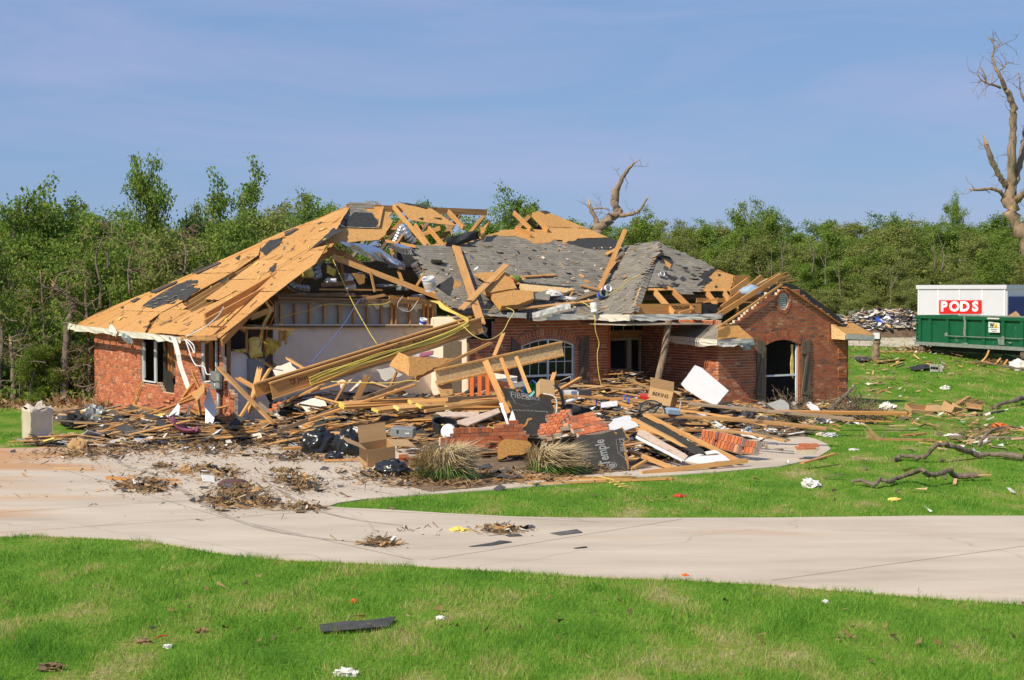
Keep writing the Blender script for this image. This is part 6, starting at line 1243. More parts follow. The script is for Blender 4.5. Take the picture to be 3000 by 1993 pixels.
# ------------------------------------------------------------------ bags
def bag(px, py, Y, sz, seed, label, sq=.55):
    p = PY(px, py, Y); p.z = surf(p.x, p.y)*.8+.02; e = empty('garbage_bag', p, label, 'bag'); crumple('bag_body', p, sz, 'black_plastic', seed, sq, .28, e, 4, 2.6)
    crumple('bag_neck', p+Vector((sz[0]*.1, 0, sz[2]*1.25)), (sz[0]*.3, sz[1]*.3, sz[2]*.3), 'black_plastic', seed+3, .6, .5, e, 3, 3.2); return e
bag(935, 1300, 32.8, (.40, .35, .36), 1, 'left one of the two full black garbage bags before the heap')
bag(1018, 1305, 32.6, (.34, .32, .36), 2, 'right one of the two full black garbage bags before the heap')
bag(1150, 1420, 28.9, (.36, .28, .20), 5, 'split low black garbage bag lying on the drive')
bag(980, 1330, 31.6, (.20, .18, .12), 9, 'small torn black bag below the two full ones')
crumple('black_bundle', S(225, 1250), (.34, .28, .24), 'felt', 4, .5, .8, None, 3, 2.4); bpy.data.objects['black_bundle'].data.polygons.foreach_set('use_smooth', [False]*len(bpy.data.objects['black_bundle'].data.polygons)); tag(bpy.data.objects['black_bundle'], 'crumpled black cloth bundle in the heap left of the side wall', 'cloth')
# ------------------------------------------------------------------ boxes and other goods
def carton(px, py, Y, size, rz, tilt, label, flaps=((0, -.9), (1, .3)), text=None, fl=.6):
    p = PY(px, py, Y); p.z = max(p.z, surf(p.x, p.y)*.7+.03); w, d, h = size; Mx = Matrix.Translation(p) @ Matrix.Rotation(rz, 4, 'Z') @ Matrix.Rotation(tilt[0], 4, 'X') @ Matrix.Rotation(tilt[1], 4, 'Y')
    e = bpy.data.objects.new('cardboard_box', None); put(e, Mx); tag(e, label, 'box'); T = Mx.to_3x3(); o = Mx.translation
    def q(*c): return o+T @ Vector(c)
    for nm, pts in (('side_panel', [(-w/2, -d/2, 0), (w/2, -d/2, 0), (w/2, -d/2, h), (-w/2, -d/2, h)]), ('side_panel', [(w/2, -d/2, 0), (w/2, d/2, 0), (w/2, d/2, h), (w/2, -d/2, h)]), ('side_panel', [(w/2, d/2, 0), (-w/2, d/2, 0), (-w/2, d/2, h), (w/2, d/2, h)]), ('side_panel', [(-w/2, d/2, 0), (-w/2, -d/2, 0), (-w/2, -d/2, h), (-w/2, d/2, h)]), ('bottom_panel', [(-w/2, -d/2, 0), (-w/2, d/2, 0), (w/2, d/2, 0), (w/2, -d/2, 0)])):
        P = [q(*c) for c in pts]; n = (P[1]-P[0]).cross(P[2]-P[0]).normalized(); MB().prism(P, n*.006).build(nm, 'cardboard', e)
    ed = [((-w/2, -d/2), (w/2, -d/2), (0, -1)), ((w/2, -d/2), (w/2, d/2), (1, 0)), ((w/2, d/2), (-w/2, d/2), (0, 1)), ((-w/2, d/2), (-w/2, -d/2), (-1, 0))]
    for k, a in flaps:
        A, B, n = ed[k]; L = (d if k in (0, 2) else w)*fl; off = Vector((n[0]*math.cos(a)*L, n[1]*math.cos(a)*L, math.sin(a)*L)); P = [q(*A, h), q(*B, h), q(B[0]+off.x, B[1]+off.y, h+off.z), q(A[0]+off.x, A[1]+off.y, h+off.z)]
        nn = (P[1]-P[0]).cross(P[2]-P[0]).normalized(); MB().prism(P, nn*.006).build('flap', 'cardboard', e)
    if text: text_mesh('lettering', text, 'ink_black', basis(q(0, -d/2-.01, h*.62), T @ Vector((1, 0, 0)), T @ Vector((0, 0, 1))), .13, e, depth=.003)
    return e
carton(1105, 1358, 30.6, (.62, .45, .42), .5, (.25, -.1), 'tall open cardboard box with raised flaps standing on the drive', ((3, .5), (2, 1.25), (1, -.2)), fl=.8)
carton(1935, 1190, 36.4, (.62, .5, .38), -.35, (-.25, .18), 'open moving box marked BEKINS lying before the porch', ((0, .9), (1, -.3), (2, .5)), 'BEKINS', fl=.55)
carton(1598, 1165, 34.8, (.36, .3, .4), .4, (-.5, .2), 'tan cardboard box on its side right of the green bin', ((1, .2),), fl=.5)
carton(2690, 1222, 44.0, (.70, .5, .16), .2, (.3, .1), 'flattened brown carton lying leftmost in the lawn debris', ((1, .1),)); carton(2780, 1225, 43.6, (.42, .42, .3), .6, (.4, .2), 'small pinkish carton tilted in the lawn debris', ()); carton(2850, 1208, 45.0, (.5, .5, .12), -.3, (.2, .1), 'open brown carton with white paper in the lawn debris', ((0, .2),))

# bent tan steel cabinet on the grass
def cabinet():
    e = empty('steel_cabinet', G(110, 1292), 'dented tan steel cabinet standing on the grass left of the house', 'cabinet')
    A, B, C = G(64, 1290), G(90, 1297), G(156, 1292); C = A+(C-B)*1.0+(B-A) if False else C; D = A+(C-B); h = .80
    from mathutils import noise
    def face(P, Q, nm, dent, hv=None, n=9):
        rows = []
        nn = (Q-P).cross(UP).normalized()
        for i in range(n+1):
            r = []
            for j in range(n+1):
                p = P.lerp(Q, i/n)+UP*h*j/n*(1+(.03*math.sin(i*1.1) if j == n else 0)); e_ = min(i, n-i, j, n-j)/n*2; p = p+nn*(-dent*e_*(1+noise.noise(p*3))+.02*noise.noise(p*6)); r.append(p)
            rows.append(r)
        MB().grid(rows).build(nm, 'tan_steel', e, smooth=True, solid=.006)
    face(A, B, 'left_side', .03); face(B, C, 'front', .10); face(C, D, 'right_side', .04); face(D, A, 'back', .02)
    rows = []
    for i in range(9):
        r = []
        for j in range(9):
            p = A.lerp(B, i/8).lerp(D.lerp(C, i/8), j/8)+UP*(h+.07*math.sin(math.pi*j/8*2+.6)*math.sin(math.pi*i/8+.4)-.06*math.sin(j*1.3)*math.cos(i)); r.append(p)
        rows.append(r)
    MB().grid(rows).build('buckled_top', 'tan_steel', e, smooth=True, solid=.006)
    P = [B.lerp(C, .06)+UP*h, B.lerp(C, .14)+UP*(h+.16), B.lerp(C, .36)+UP*(h+.20), B.lerp(C, .48)+UP*(h+.02)]; MB().prism([p+Vector((0, .1+.2*(p.z > h+.05), 0)) for p in P], Vector((0, .012, 0))).build('folded_lid', 'tan_steel', e)
cabinet()
# plum basin
p = S(538, 1268, .12)-UP*.06; e = empty('plum_basin', p, 'plum coloured plastic seat lying below the side wall', 'basin')
rows = []
for i in range(9):
    a = i/8; rows.append([p+Vector((-.30+.60*a, -.05+.50*(j/6-.5), .02+.38*(1-a)**3*(1 if j < 6 else .9)+.10*abs(j/3-1)**2+.04*a)) for j in range(7)])
MB().grid(rows).build('seat_shell', 'plum', e, smooth=True, solid=.02); MB().tube([rows[8][k]+Vector((0, 0, .02)) for k in range(7)], .03, 6).build('rolled_rim', 'plum', e)
# meter box and pipe on the broken wall corner
e = empty('meter_box', PA(634, 1140, -.12), 'grey steel meter box hanging on the broken brick corner', 'meter box')
MB().box(PA(634, 1115, -.14), _v*.17, UP*.24, _u*.10).build('box_body', 'grey_steel', e, bevel=.01); MB().box(PA(638, 1115, -.255), _v*.13, UP*.20, _u*.008).build('box_cover', 'steel_worn', e); MB().box(PA(629, 1127, -.27), _v*.025, UP*.035, _u*.004).build('box_label', 'sign_white', e)
MB().tube([PA(640, 1140, -.1), PA(641, 1260, -.1)], .06, 10).build('conduit', 'grey_steel', e, smooth=True)
# computer case
def rbox(name, px, py, Y, size, rz, mat, label, cat, tilt=(0, 0), bev=.02, extra=None, dz=0):
    p = PY(px, py, Y); p.z = max(p.z, surf(p.x, p.y)*.75+.02)+dz; Mx = Matrix.Translation(p) @ Matrix.Rotation(rz, 4, 'Z') @ Matrix.Rotation(tilt[0], 4, 'X') @ Matrix.Rotation(tilt[1], 4, 'Y'); w, d, h = size
    e = bpy.data.objects.new(name, None); put(e, Mx); tag(e, label, cat)
    MB().box((0, 0, h/2), (w/2, 0, 0), (0, d/2, 0), (0, 0, h/2)).build('body', mat, e, M4=Mx, bevel=bev)
    for nm, c, s, m in (extra or ()): MB().box(c, (s[0]/2, 0, 0), (0, s[1]/2, 0), (0, 0, s[2]/2)).build(nm, m, e, M4=Mx)
    return e
rbox('computer_case', 1182, 1278, 33.0, (.50, .40, .20), -.12, 'grey_steel', 'grey desktop computer case lying in the heap', 'computer', (.05, .05), .01, [('front_bezel', (-.255, 0, .1), (.02, .38, .18), 'steel_worn'), ('drive_slot', (-.10, -.203, .12), (.04, .006, .08), 'black_plastic'), ('badge', (.12, -.203, .10), (.10, .006, .02), 'sign_white')])
rbox('foam_cooler', 1268, 1345, 30.9, (.34, .24, .22), .1, 'sign_white', 'white foam cooler with its lid beside the low brick wall', 'cooler', (0, 0), .02, [('lid', (.02, 0, .235), (.36, .26, .04), 'white_metal')])
rbox('picture_frame', 610, 1448, 28.0, (.24, .20, .02), .4, 'paper', 'small pale framed board lying on the middle leaf pile', 'picture', (.7, .2), .004, [('frame_bar', (0, -.1, .015), (.25, .02, .03), 'old_frame'), ('frame_bar', (0, .1, .015), (.25, .02, .03), 'old_frame')], .05)
# green storage bin with blue rim
p = PY(1561, 1150, 35.4); Mx = Matrix.Translation(p) @ Matrix.Rotation(.3, 4, 'Z') @ Matrix.Rotation(-.75, 4, 'Y') @ Matrix.Rotation(.9, 4, 'X'); e = bpy.data.objects.new('storage_bin', None); put(e, Mx); tag(e, 'green plastic bin with a blue rim tipped over in the heap', 'bin')
w, d, h = .36, .28, .2
mb = MB(); vs_ = [(x*w/2*k, y*d/2*k, z) for k, z in ((.85, 0), (1, h)) for x, y in ((-1, -1), (1, -1), (1, 1), (-1, 1))]; mb.add(vs_, [(3, 2, 1, 0), (0, 1, 5, 4), (1, 2, 6, 5), (2, 3, 7, 6), (3, 0, 4, 7)]); mb.build('bin_body', 'green_plastic', e, M4=Mx, solid=.008)
mb = MB(); mb.tube([(x*w/2*1.02, y*d/2*1.02, h) for x, y in ((-1, -1), (1, -1), (1, 1), (-1, 1), (-1, -1))], .016, 6); mb.build('rim', 'blue_plastic', e, M4=Mx)
# black tubs, buckets, cans
def bucket(px, py, Y, r, h, axis, mat, label, cat='bucket', band='steel_worn', on=None, name='bucket', lip=True):
    p = on if on is not None else PY(px, py, Y); e = empty(name, p, label, cat); ax = Vector(axis).normalized()
    MB().lathe(p, [(0, 0), (r*.92, 0), (r*.95, h*.3), (r, h), (r*.94, h), (r*.88, h*.06), (0, h*.06)], 16, ax).build('bucket_body', mat, e, smooth=False)
    if lip: MB().lathe(p+ax*h*.93, [(r*1.0, 0), (r*1.05, 0), (r*1.05, h*.07), (r*.98, h*.07)], 16, ax).build('rim', mat, e)
    MB().lathe(p+ax*h*.28, [(r*.965, 0), (r*.995, 0), (r*1.005, h*.4), (r*.98, h*.4)], 16, ax).build('label_band', band, e); return e
bucket(1262, 850, 41.0, .17, .36, (-.2, -.35, .9), 'sign_white', 'white plastic bucket lying at the torn roof edge beside the attic', 'bucket', 'paper')
bucket(1750, 862, 0, .12, .26, (.5, -.8, .4), 'steel_worn', 'lower left one of two paint cans lying in the roof valley', 'paint can', 'blue_plastic', P1.hit(1757, 868, .12), 'paint_can'); bucket(1772, 854, 0, .12, .26, (.6, -.75, .35), 'sign_white', 'upper right one of two paint cans lying in the roof valley', 'paint can', 'plum', P1.hit(1768, 852, .14), 'paint_can')
bucket(1742, 905, 0, .11, .28, (-.1, .2, .95), 'sign_white', 'pale paint can with yellow cable standing at the eave corner', 'paint can', 'paper', EA.hit(1742, 915, .25), 'paint_can'); bucket(1932, 805, 0, .08, .14, (.5, -.7, .3), 'white_metal', 'small silver can lying on the front hip of the right wing', 'can', 'grey_steel', P3.hit(1934, 806, .09), 'small_can')
bucket(1238, 950, 40.2, .10, .16, (.2, -.3, .9), 'sign_white', 'small red and blue can lying on the big fallen beam', 'can', 'blue_plastic', None, 'small_can')
e = bucket(1300, 1262, 32.2, .27, .22, (.1, -.25, .9), 'black_plastic', 'black plastic tub with white dishes in the heap', 'tub', 'black_plastic', None, 'black_tub')
for k in range(3): tag(MB().lathe(PY(1312, 1268, 31.9)+Vector((.01*k, -.03*k, .02*k)), [(0, 0), (.10, .0), (.155, .03), (.16, .035), (.10, .012), (0, .012)], 20, (.2, -.9, .5)).build('plate', 'sign_white', smooth=True), 'white plate leaning on the black tub in the heap', 'plate', 'white plates on the black tub')
wire('yellow_hose', [PY(x, y, 32.2) for x, y in ((1300, 1244), (1288, 1250), (1282, 1264), (1286, 1278), (1296, 1282))], .02, 'wire_yellow', label='short loop of yellow hose at the black tub', cat='hose')
# tyre-shaped black arc, wheel and bicycle
def ring(name, c, R, r, axis, mat, parent, n=28, arc=1.0, a0=0, k=8):
    ax = Vector(axis).normalized(); x = ax.orthogonal().normalized(); y = ax.cross(x); m = int(n*arc); return MB().tube([Vector(c)+(x*math.cos(a0+2*math.pi*i/n)+y*math.sin(a0+2*math.pi*i/n))*R for i in range(m+1)], r, k, cap=arc < 1).build(name, mat, parent, smooth=True)
c = PY(1912, 1207, 35.4); e = empty('bicycle_end', c, 'black bicycle wheel lying tilted in the heap beside the moving box', 'wheel'); ax = Vector((.15, -.8, .55)).normalized(); ring('tyre', c, .31, .022, ax, 'rubber', e); ring('rim', c, .285, .012, ax, 'steel_worn', e); MB().tube([c-ax*.05, c+ax*.05], .025, 8).build('hub', 'steel_worn', e)
x = ax.orthogonal().normalized(); y = ax.cross(x)
for k in range(18): MB().tube([c+ax*(.03 if k % 2 else -.03), c+(x*math.cos(k*.349)+y*math.sin(k*.349))*.28], .003, 4).build('spoke', 'steel_worn', e)
fr = empty('bicycle_remains', c, 'dark bicycle frame half buried beside its wheel', 'bicycle')
for p0, p1, r in (((1868, 1214), (1938, 1182), .022), ((1868, 1214), (1900, 1232), .018), ((1900, 1232), (1938, 1182), .02), ((1855, 1208), (1880, 1206), .016)): MB().tube([PY(*p0, 35.1), PY(*p1, 35.2)], r, 8).build('frame_tube', 'rubber', fr)
c = PY(1674, 1200, 34.4); e = empty('cart_wheel', c, 'small black tyre lying flat right of the tan carton', 'wheel'); ring('tyre', c, .17, .075, (.1, -.25, .95), 'rubber', e, 24); MB().lathe(c, [(0, -.03), (.11, -.03), (.11, .03), (0, .03)], 16, (.1, -.25, .95)).build('rim', 'rubber', e)
c = PY(1640, 1190, 34.2); e = empty('car_bumper', c, 'black curved plastic shell standing up beside the tan carton', 'bumper')
rows = [[PY(x, y, 34.3+o) for o in (-.12, 0, .12)] for x, y in ((1622, 1128), (1636, 1142), (1644, 1165), (1647, 1190), (1645, 1212), (1638, 1222))]
for r_ in rows: r_[1] = r_[1]+Vector((.05, -.05, 0))
MB().grid([bez(list(r_), 4) for r_ in zip(*rows)]).build('shell', 'black_plastic', e, smooth=True, solid=.03); wire('torn_lip', [PY(x-8, y+4, 34.1) for x, y in ((1600, 1150), (1625, 1155), (1637, 1165), (1640, 1190), (1636, 1215))], .02, 'paper', e)
# orange frame inside the heap
e = empty('orange_shelf_frame', PY(1390, 1160, 37.6), 'orange steel shelf frame standing behind the stacked lumber', 'shelf')
for x in (1382, 1405, 1428): MB().bar(PY(x, 1100, 37.6), PY(x, 1162, 37.4), .10, .05, up=(0, 1, 0)).build('upright', 'orange_paint', e)
MB().bar(PY(1378, 1101, 37.6), PY(1436, 1100, 37.6), .05, .06).build('cross_bar', 'orange_paint', e)
# rags, cushions, small bright things
for (x, y, sz, mat, sd, sq, am, nm, lab, cat) in ((684, 1428, (.30, .16, .11), 'cushion', 3, .5, .16, 'cushion', 'dark plum cushion lying on the drive in the leaf piles', 'cushion'), (1014, 1978, (.10, .08, .07), 'white_cloth', 6, .4, .5, 'rag', 'white rag lying in the grass at the bottom of the lawn', 'rag'), (2376, 1428, (.16, .12, .17), 'white_cloth', 8, .5, .6, 'rag', 'white tufted rag standing on the middle lawn', 'rag'), (491, 1898, (.045, .04, .04), 'white_cloth', 9, .5, .5, 'paper_ball', 'small white paper ball on the left front lawn', 'paper'), (1290, 1814, (.05, .04, .04), 'paper', 10, .5, .4, 'paper_ball', 'small grey paper ball right of the black felt sheet', 'paper'), (2418, 1766, (.04, .04, .04), 'paper', 11, .5, .4, 'paper_ball', 'white pebble in the front lawn near the drive edge', 'pebble'),
        (280, 1234, (.26, .2, .26), 'grey_steel', 13, .5, .4, 'plastic_sack', 'grey and white plastic sack in the heap left of the side wall', 'sack'), (2192, 1232, (.22, .16, .24), 'dark_pvc', 14, .5, .22, 'plastic_jug', 'smoky plastic bucket lying upright before the gable window', 'bucket'), (2150, 1235, (.18, .12, .12), 'white_cloth', 15, .5, .5, 'rag', 'white rag left of the smoky plastic bucket', 'rag'), (1740, 1228, (.3, .2, .16), 'white_cloth', 16, .5, .4, 'rag', 'pink spotted white cloth beside the fallen brick square', 'cloth'), (1700, 1222, (.26, .2, .18), 'felt', 17, .4, .4, 'dark_cloth', 'dark green cloth above the pink spotted one', 'cloth'), (2405, 1240, (.28, .2, .14), 'white_cloth', 18, .5, .5, 'plastic_bag', 'crumpled white plastic bag at the lawn edge before the gable', 'bag'), (2405, 1277, (.12, .1, .12), 'paper', 19, .5, .4, 'plastic_bag', 'left one of two small grey plastic bags on the lawn by the walk', 'bag'), (2432, 1280, (.16, .1, .12), 'paper', 20, .5, .4, 'plastic_bag', 'right one of two small grey plastic bags on the lawn by the walk', 'bag'), (2545, 1242, (.2, .12, .07), 'white_cloth', 21, .5, .3, 'rag', 'flat white rag lying before the long brown beam', 'rag'), (2598, 1198, (.22, .2, .22), 'white_cloth', 22, .5, .4, 'plastic_bag', 'white plastic bag behind the end of the long brown beam', 'bag'), (2500, 1320, (.12, .08, .05), 'paper', 23, .5, .3, 'broken_brick', 'pale broken brick lying left of the splintered stump', 'brick'), (2790, 1280, (.22, .16, .08), 'paper', 24, .5, .3, 'broken_brick', 'pinkish broken brick lying behind the big fallen limb', 'brick'), (2770, 1142, (.16, .14, .16), 'white_cloth', 25, .5, .5, 'paper_scrap', 'white crumpled paper on the far right lawn', 'paper'), (2622, 1468, (.10, .07, .04), 'insulation', 26, .5, .4, 'insulation_scrap', 'pale yellow scrap on the middle lawn', 'scrap'), (1990, 1457, (.10, .06, .04), 'red_plastic', 27, .5, .3, 'red_scrap', 'red scrap lying on the middle lawn', 'scrap'), (1036, 1767, (.045, .04, .03), 'orange_paint', 28, .5, .4, 'orange_scrap', 'orange scrap lying above the black felt sheet in the grass', 'scrap'), (2008, 1692, (.05, .04, .03), 'orange_paint', 29, .5, .4, 'orange_scrap', 'orange scrap at the lower edge of the drive', 'scrap'), (1345, 1560, (.13, .07, .05), 'insulation', 30, .5, .5, 'insulation_scrap', 'yellow foam scrap lying on the drive', 'scrap'), (420, 1885, (.07, .05, .05), 'leaf_litter', 31, .5, .7, 'dead_leaf_clump', 'small tan leaf clump in the left front lawn', 'leaves'), (590, 1853, (.07, .05, .05), 'leaf_litter', 32, .5, .7, 'dead_leaf_clump', 'tan leaf clump right of the red strip in the front lawn', 'leaves'), (150, 1965, (.10, .06, .08), 'leaf_litter', 33, .5, .8, 'dead_leaf_clump', 'brown leaf clump in the lower left corner of the lawn', 'leaves'), (545, 1388, (.12, .08, .12), 'cardboard', 34, .5, .4, 'plaster_lump', 'brown lump in the small drift on the drive', 'lump'), (228, 1325, (.22, .12, .24), 'cardboard', 35, .4, .25, 'plaster_lump', 'tan broken slab standing in the leaf drift before the cabinet', 'lump'), (2930, 1258, (.22, .12, .10), 'orange_paint', 36, .5, .5, 'toy', 'orange and yellow toy lying behind the curved limb', 'toy')):
    p = S(x, y); o_ = tag(crumple(nm, p, (sz[0], sz[1], sz[2]*(.6 if mat in ('white_cloth', 'paper', 'leaf_litter') else 1)), mat, sd, sq, am*(1.5 if mat != 'cushion' else 1), None, 3, 3.4 if mat != 'cushion' else 2.2), lab, cat)
    if mat != 'cushion': o_.data.polygons.foreach_set('use_smooth', [False]*len(o_.data.polygons))
# black felt and shingle sheets on grass and drive
for pts, lab, h in (([(936, 1845), (1000, 1838), (1080, 1824), (1160, 1820), (1140, 1842), (1060, 1858), (940, 1860)], 'large black felt sheet lying in the front lawn', .05), ([(1612, 1568), (1690, 1558), (1706, 1566), (1640, 1574)], 'dark shingle lying on the drive, right of the others', .02), ([(1480, 1574), (1520, 1569), (1532, 1576), (1492, 1578)], 'flat dark shingle just below the right leaf clump on the drive', .015), ([(1374, 1608), (1440, 1598), (1480, 1590), (1500, 1594), (1440, 1604)], 'thin curled shingle strip on the drive', .02), ([(1680, 1612), (1718, 1607), (1722, 1610), (1690, 1613)], 'thin shingle sliver on the drive near the lawn', .01), ([(1420, 1558), (1450, 1550), (1455, 1558), (1430, 1562)], 'rolled felt scrap in the right leaf clump', .03), ([(1080, 1605), (1120, 1597), (1125, 1603), (1095, 1608)], 'dark shingle scrap in the left leaf clump', .02), ([(2660, 1085), (2690, 1072), (2724, 1078), (2722, 1088), (2680, 1090)], 'crumpled black felt lying on the far right lawn', .15), ([(2500, 1055), (2540, 1050), (2560, 1058), (2520, 1066)], 'black felt heap at the foot of the leaning post', .12)):
    P = [S(*p) for p in pts]; c_ = sum(P, Vector())/len(P); k = len(P); mb = MB(); mb.add([p+UP*(.02+random.random()*h) for p in P]+[p.lerp(c_, .5)+UP*(.03+random.random()*h) for p in P]+[c_+UP*(.03+h*.5)], [(i, (i+1) % k, k+(i+1) % k, k+i) for i in range(k)]+[(k+i, k+(i+1) % k, 2*k) for i in range(k)]); tag(mb.build('felt_sheet', 'felt_scrap', solid=.008), lab, 'roofing felt')
wire('strap', [PY(x, y, 27.4) for x, y in ((482, 1460), (490, 1450), (494, 1468), (515, 1464), (530, 1472), (556, 1472))], .018, 'rubber', label='black strap curling on the drive beside the leaf piles', cat='strap')
wire('red_strip', [S(x, y, .04) for x, y in ((455, 1872), (470, 1864), (490, 1862))], .008, 'red_plastic', label='thin red strip lying in the left front lawn', cat='strip')
e = empty('grey_painted_board', G(1720, 1430, .1), 'grey painted board lying on the grass along the walk', 'board'); plank('board_body', PY(1575, 1420, 28.6), PY(1756, 1416, 28.8), .05, .16, 'drywall_grey', e)
e = empty('blue_bracket', PY(2195, 1272, 33.4), 'light blue metal bracket standing at the end of the walk', 'bracket')
M('pale_blue', [(.32, .42, .55)], .4, (3, 3, 3), 2, .1, 0)
for p0, p1 in (((2168, 1272), (2194, 1250)), ((2194, 1250), (2200, 1272)), ((2200, 1272), (2232, 1276))): MB().bar(PY(*p0, 33.5), PY(*p1, 33.4), .06, .03).build('bracket_arm', 'pale_blue', e)
rbox('blue_appliance', 1970, 1212, 34.8, (.3, .2, .12), .2, 'pale_blue', 'pale blue plastic console beside the bicycle wheel', 'console', (.2, .1), .01, [('handle', (.16, 0, .16), (.02, .02, .28), 'white_metal')])
rbox('clear_crate', 1668, 1158, 36.4, (.42, .3, .12), .1, 'white_metal', 'clear plastic crate lying below the right shutter', 'crate', (.05, .1), .01); rbox('dark_bin', 1708, 1160, 37.4, (.4, .3, .16), .1, 'dark_pvc', 'dark bin standing below the right shutter of the arched window', 'bin', (0, 0), .02)

for k, (x, y) in enumerate(((1830, 1172), (1840, 1180), (1746, 1188), (1760, 1192))): tag(MB().tube([PY(x, y, 36.0), PY(x+3, y-16, 36.1)], .02, 8).build('clamp_handle', 'blue_plastic'), 'blue tool handle sticking out of the heap below the porch', 'tool', 'blue tool handles')
for (x0, y0, x1, y1, Y, lab) in ((1652, 1178, 1684, 1172, 35.2, 'short white pipe lying beside the small tyre'), (1390, 792, 1402, 784, 42.6, 'short white pipe standing on the shingles beside the crossed boards')): tag(MB().tube([PY(x0, y0, Y), PY(x1, y1, Y)], .04, 8).build('white_pipe', 'white_metal', smooth=True), lab, 'pipe')
for (x, y, Y, m, sz, lab) in ((1785, 1186, 35.0, 'paper', (.4, .28, .02), 'white sheet of card lying open below the porch'), (1235, 1044, 41.0, 'white_metal', (.9, .4, .05), 'white shelf board lying under the far end of the big fallen beam'), (1250, 1040, 40.8, 'plum', (.4, .3, .04), 'reddish magazine lying on the white shelf board'), (1895, 1168, 36.4, 'red_plastic', (.35, .2, .08), 'red plastic lid under the moving box'), (1480, 1110, 36.6, 'drywall', (.6, .4, .03), 'curved tan panel behind the hanging studs')):
    rbox('household_item', x, y, Y, sz, random.uniform(-.4, .4), m, lab, 'item', (random.uniform(.1, .5), random.uniform(-.3, .3)), .004)
psheet('fireplace_rack', ((1495, 1130, 36.0), (1545, 1118, 36.2), (1500, 1110, 36.3)), [(1500, 1124), (1535, 1116), (1548, 1130), (1510, 1136)], 'grey_steel', 'grey metal rack lying behind the hanging studs', 'rack', .02, 0)
# foil, ducts and clutter in the open attic (they hang from the roof frame)
def ribbon(name, rows_px, mat, label, cat, b, th=.004):
    rows = []
    for top, bot, o in rows_px:
        A, B = PB(*top, b+o), PB(*bot, b+o); rows.append([A, A.lerp(B, .33)+Vector((random.gauss(0, .06), random.gauss(-.1, .08), random.gauss(0, .03))), A.lerp(B, .66)+Vector((random.gauss(0, .06), random.gauss(-.12, .08), 0)), B])
    return tag(MB().grid([bez(list(r_), 4) for r_ in zip(*[bez(list(c_), 3) for c_ in rows])]).build(name, mat, smooth=False, solid=th), label, cat)
ribbon('foil_sheet', [((997, 707), (1002, 716), 0), ((1030, 712), (1045, 740), -.1), ((1070, 716), (1090, 760), .0), ((1110, 728), (1130, 770), .1), ((1150, 755), (1158, 785), 0), ((1180, 770), (1186, 792), .1)], 'foil', 'long sheet of silver foil hanging over the open attic', 'foil', 3.2)
ribbon('foil_sheet', [((1140, 712), (1150, 728), 0), ((1165, 714), (1180, 745), .1), ((1195, 722), (1208, 745), .0), ((1214, 735), (1214, 746), 0)], 'foil', 'short sheet of silver foil right of the long one in the attic', 'foil', 3.0)
ribbon('foil_sheet', [((1086, 712), (1090, 726), 0), ((1100, 706), (1110, 726), .1), ((1116, 706), (1116, 724), 0)], 'foil', 'small crumpled foil behind the top of the long sheet', 'foil', 3.8)
def duct(pts, r, b, label):
    P = bez([PB(x, y, b+o) for x, y, o in pts], 6); rr = [r*(1+.10*(i % 2)) for i in range(len(P))]; tag(MB().tube(P, rr, 10).build('air_duct', 'duct'), label, 'duct')
duct([(1158, 715, .2), (1170, 690, .1), (1180, 668, 0), (1192, 690, -.1), (1210, 712, -.1)], .14, 4.2, 'bent silver air duct standing below the ridge')
duct([(930, 815, 0), (925, 780, .1), (940, 755, .2)], .14, 4.4, 'upright silver air duct behind the hip rafters'); duct([(840, 825, 0), (865, 842, 0), (900, 848, .2)], .12, 4.0, 'grey air duct lying on the attic floor at the left')
duct([(1215, 770, 0), (1235, 800, 0), (1260, 840, -.2)], .15, 3.0, 'dark sagging duct at the edge of the shingled slope'); duct([(1000, 812, 0), (1030, 815, 0), (1060, 810, .1)], .13, 4.4, 'silver duct lying behind the sloping rafter')
for (x, y, m, sz, lab) in ((895, 815, 'insulation', (.22, .18, .3), 'lump of yellow insulation with foil hanging in the attic'), (970, 832, 'sign_white', (.2, .15, .12), 'white round fitting on the attic floor'), (1025, 852, 'sign_white', (.16, .14, .32), 'white vase standing on the attic plate'), (1005, 868, 'plum', (.42, .2, .06), 'pink box lying on the attic plate'), (1115, 842, 'grey_steel', (.5, .3, .06), 'grey tray lying among the rafters'), (1180, 852, 'grey_steel', (.2, .1, .2), 'grey electrical fitting hanging on the sloping rafter'), (1225, 880, 'white_cloth', (.25, .15, .12), 'white torn paper at the end of the sloping rafter'), (870, 792, 'foil', (.2, .15, .2), 'foil tuft hanging left of the yellow lump'), (1060, 835, 'felt', (.4, .2, .2), 'black bundle behind the sloping rafter'), (1190, 790, 'felt', (.5, .25, .45), 'black felt lump under the long foil'), (1315, 770, 'felt', (.3, .2, .1), 'dark felt lump on the shingles near the attic edge'), (1330, 762, 'paper', (.14, .12, .12), 'pale lump of plaster on the shingles near the attic edge')):
    tag(crumple('attic_clutter', PB(x, y, 3.6), sz, m, x % 17, .5, .4), lab, 'clutter')
tag(crumple('shirt', P1.hit(1615, 868, .12), (.3, .2, .12), 'white_cloth', 4, .4, .6), 'striped white shirt lying at the roof edge', 'shirt'); tag(crumple('shirt_sleeve', P1.hit(1655, 878, .1), (.35, .12, .06), 'white_cloth', 7, .4, .5), 'long white sleeve trailing along the roof edge', 'cloth')
tag(crumple('towel', PB(2200, 865, -1.4), (.35, .25, .22), 'pale_blue', 4, .4, .3), 'blue striped towel lying in the broken roof behind the gable', 'towel')
for (x, y, r, lab) in ((1498, 832, .14, 'red patterned cushion lying on the main roof'), (1512, 826, .16, 'green patterned cushion lying on the main roof')): tag(crumple('cushion', P1.hit(x, y, .12), (r, r, r*.8), 'red_plastic' if 'red' in lab else 'green_blade', x % 7, .5, .4), lab, 'cushion')
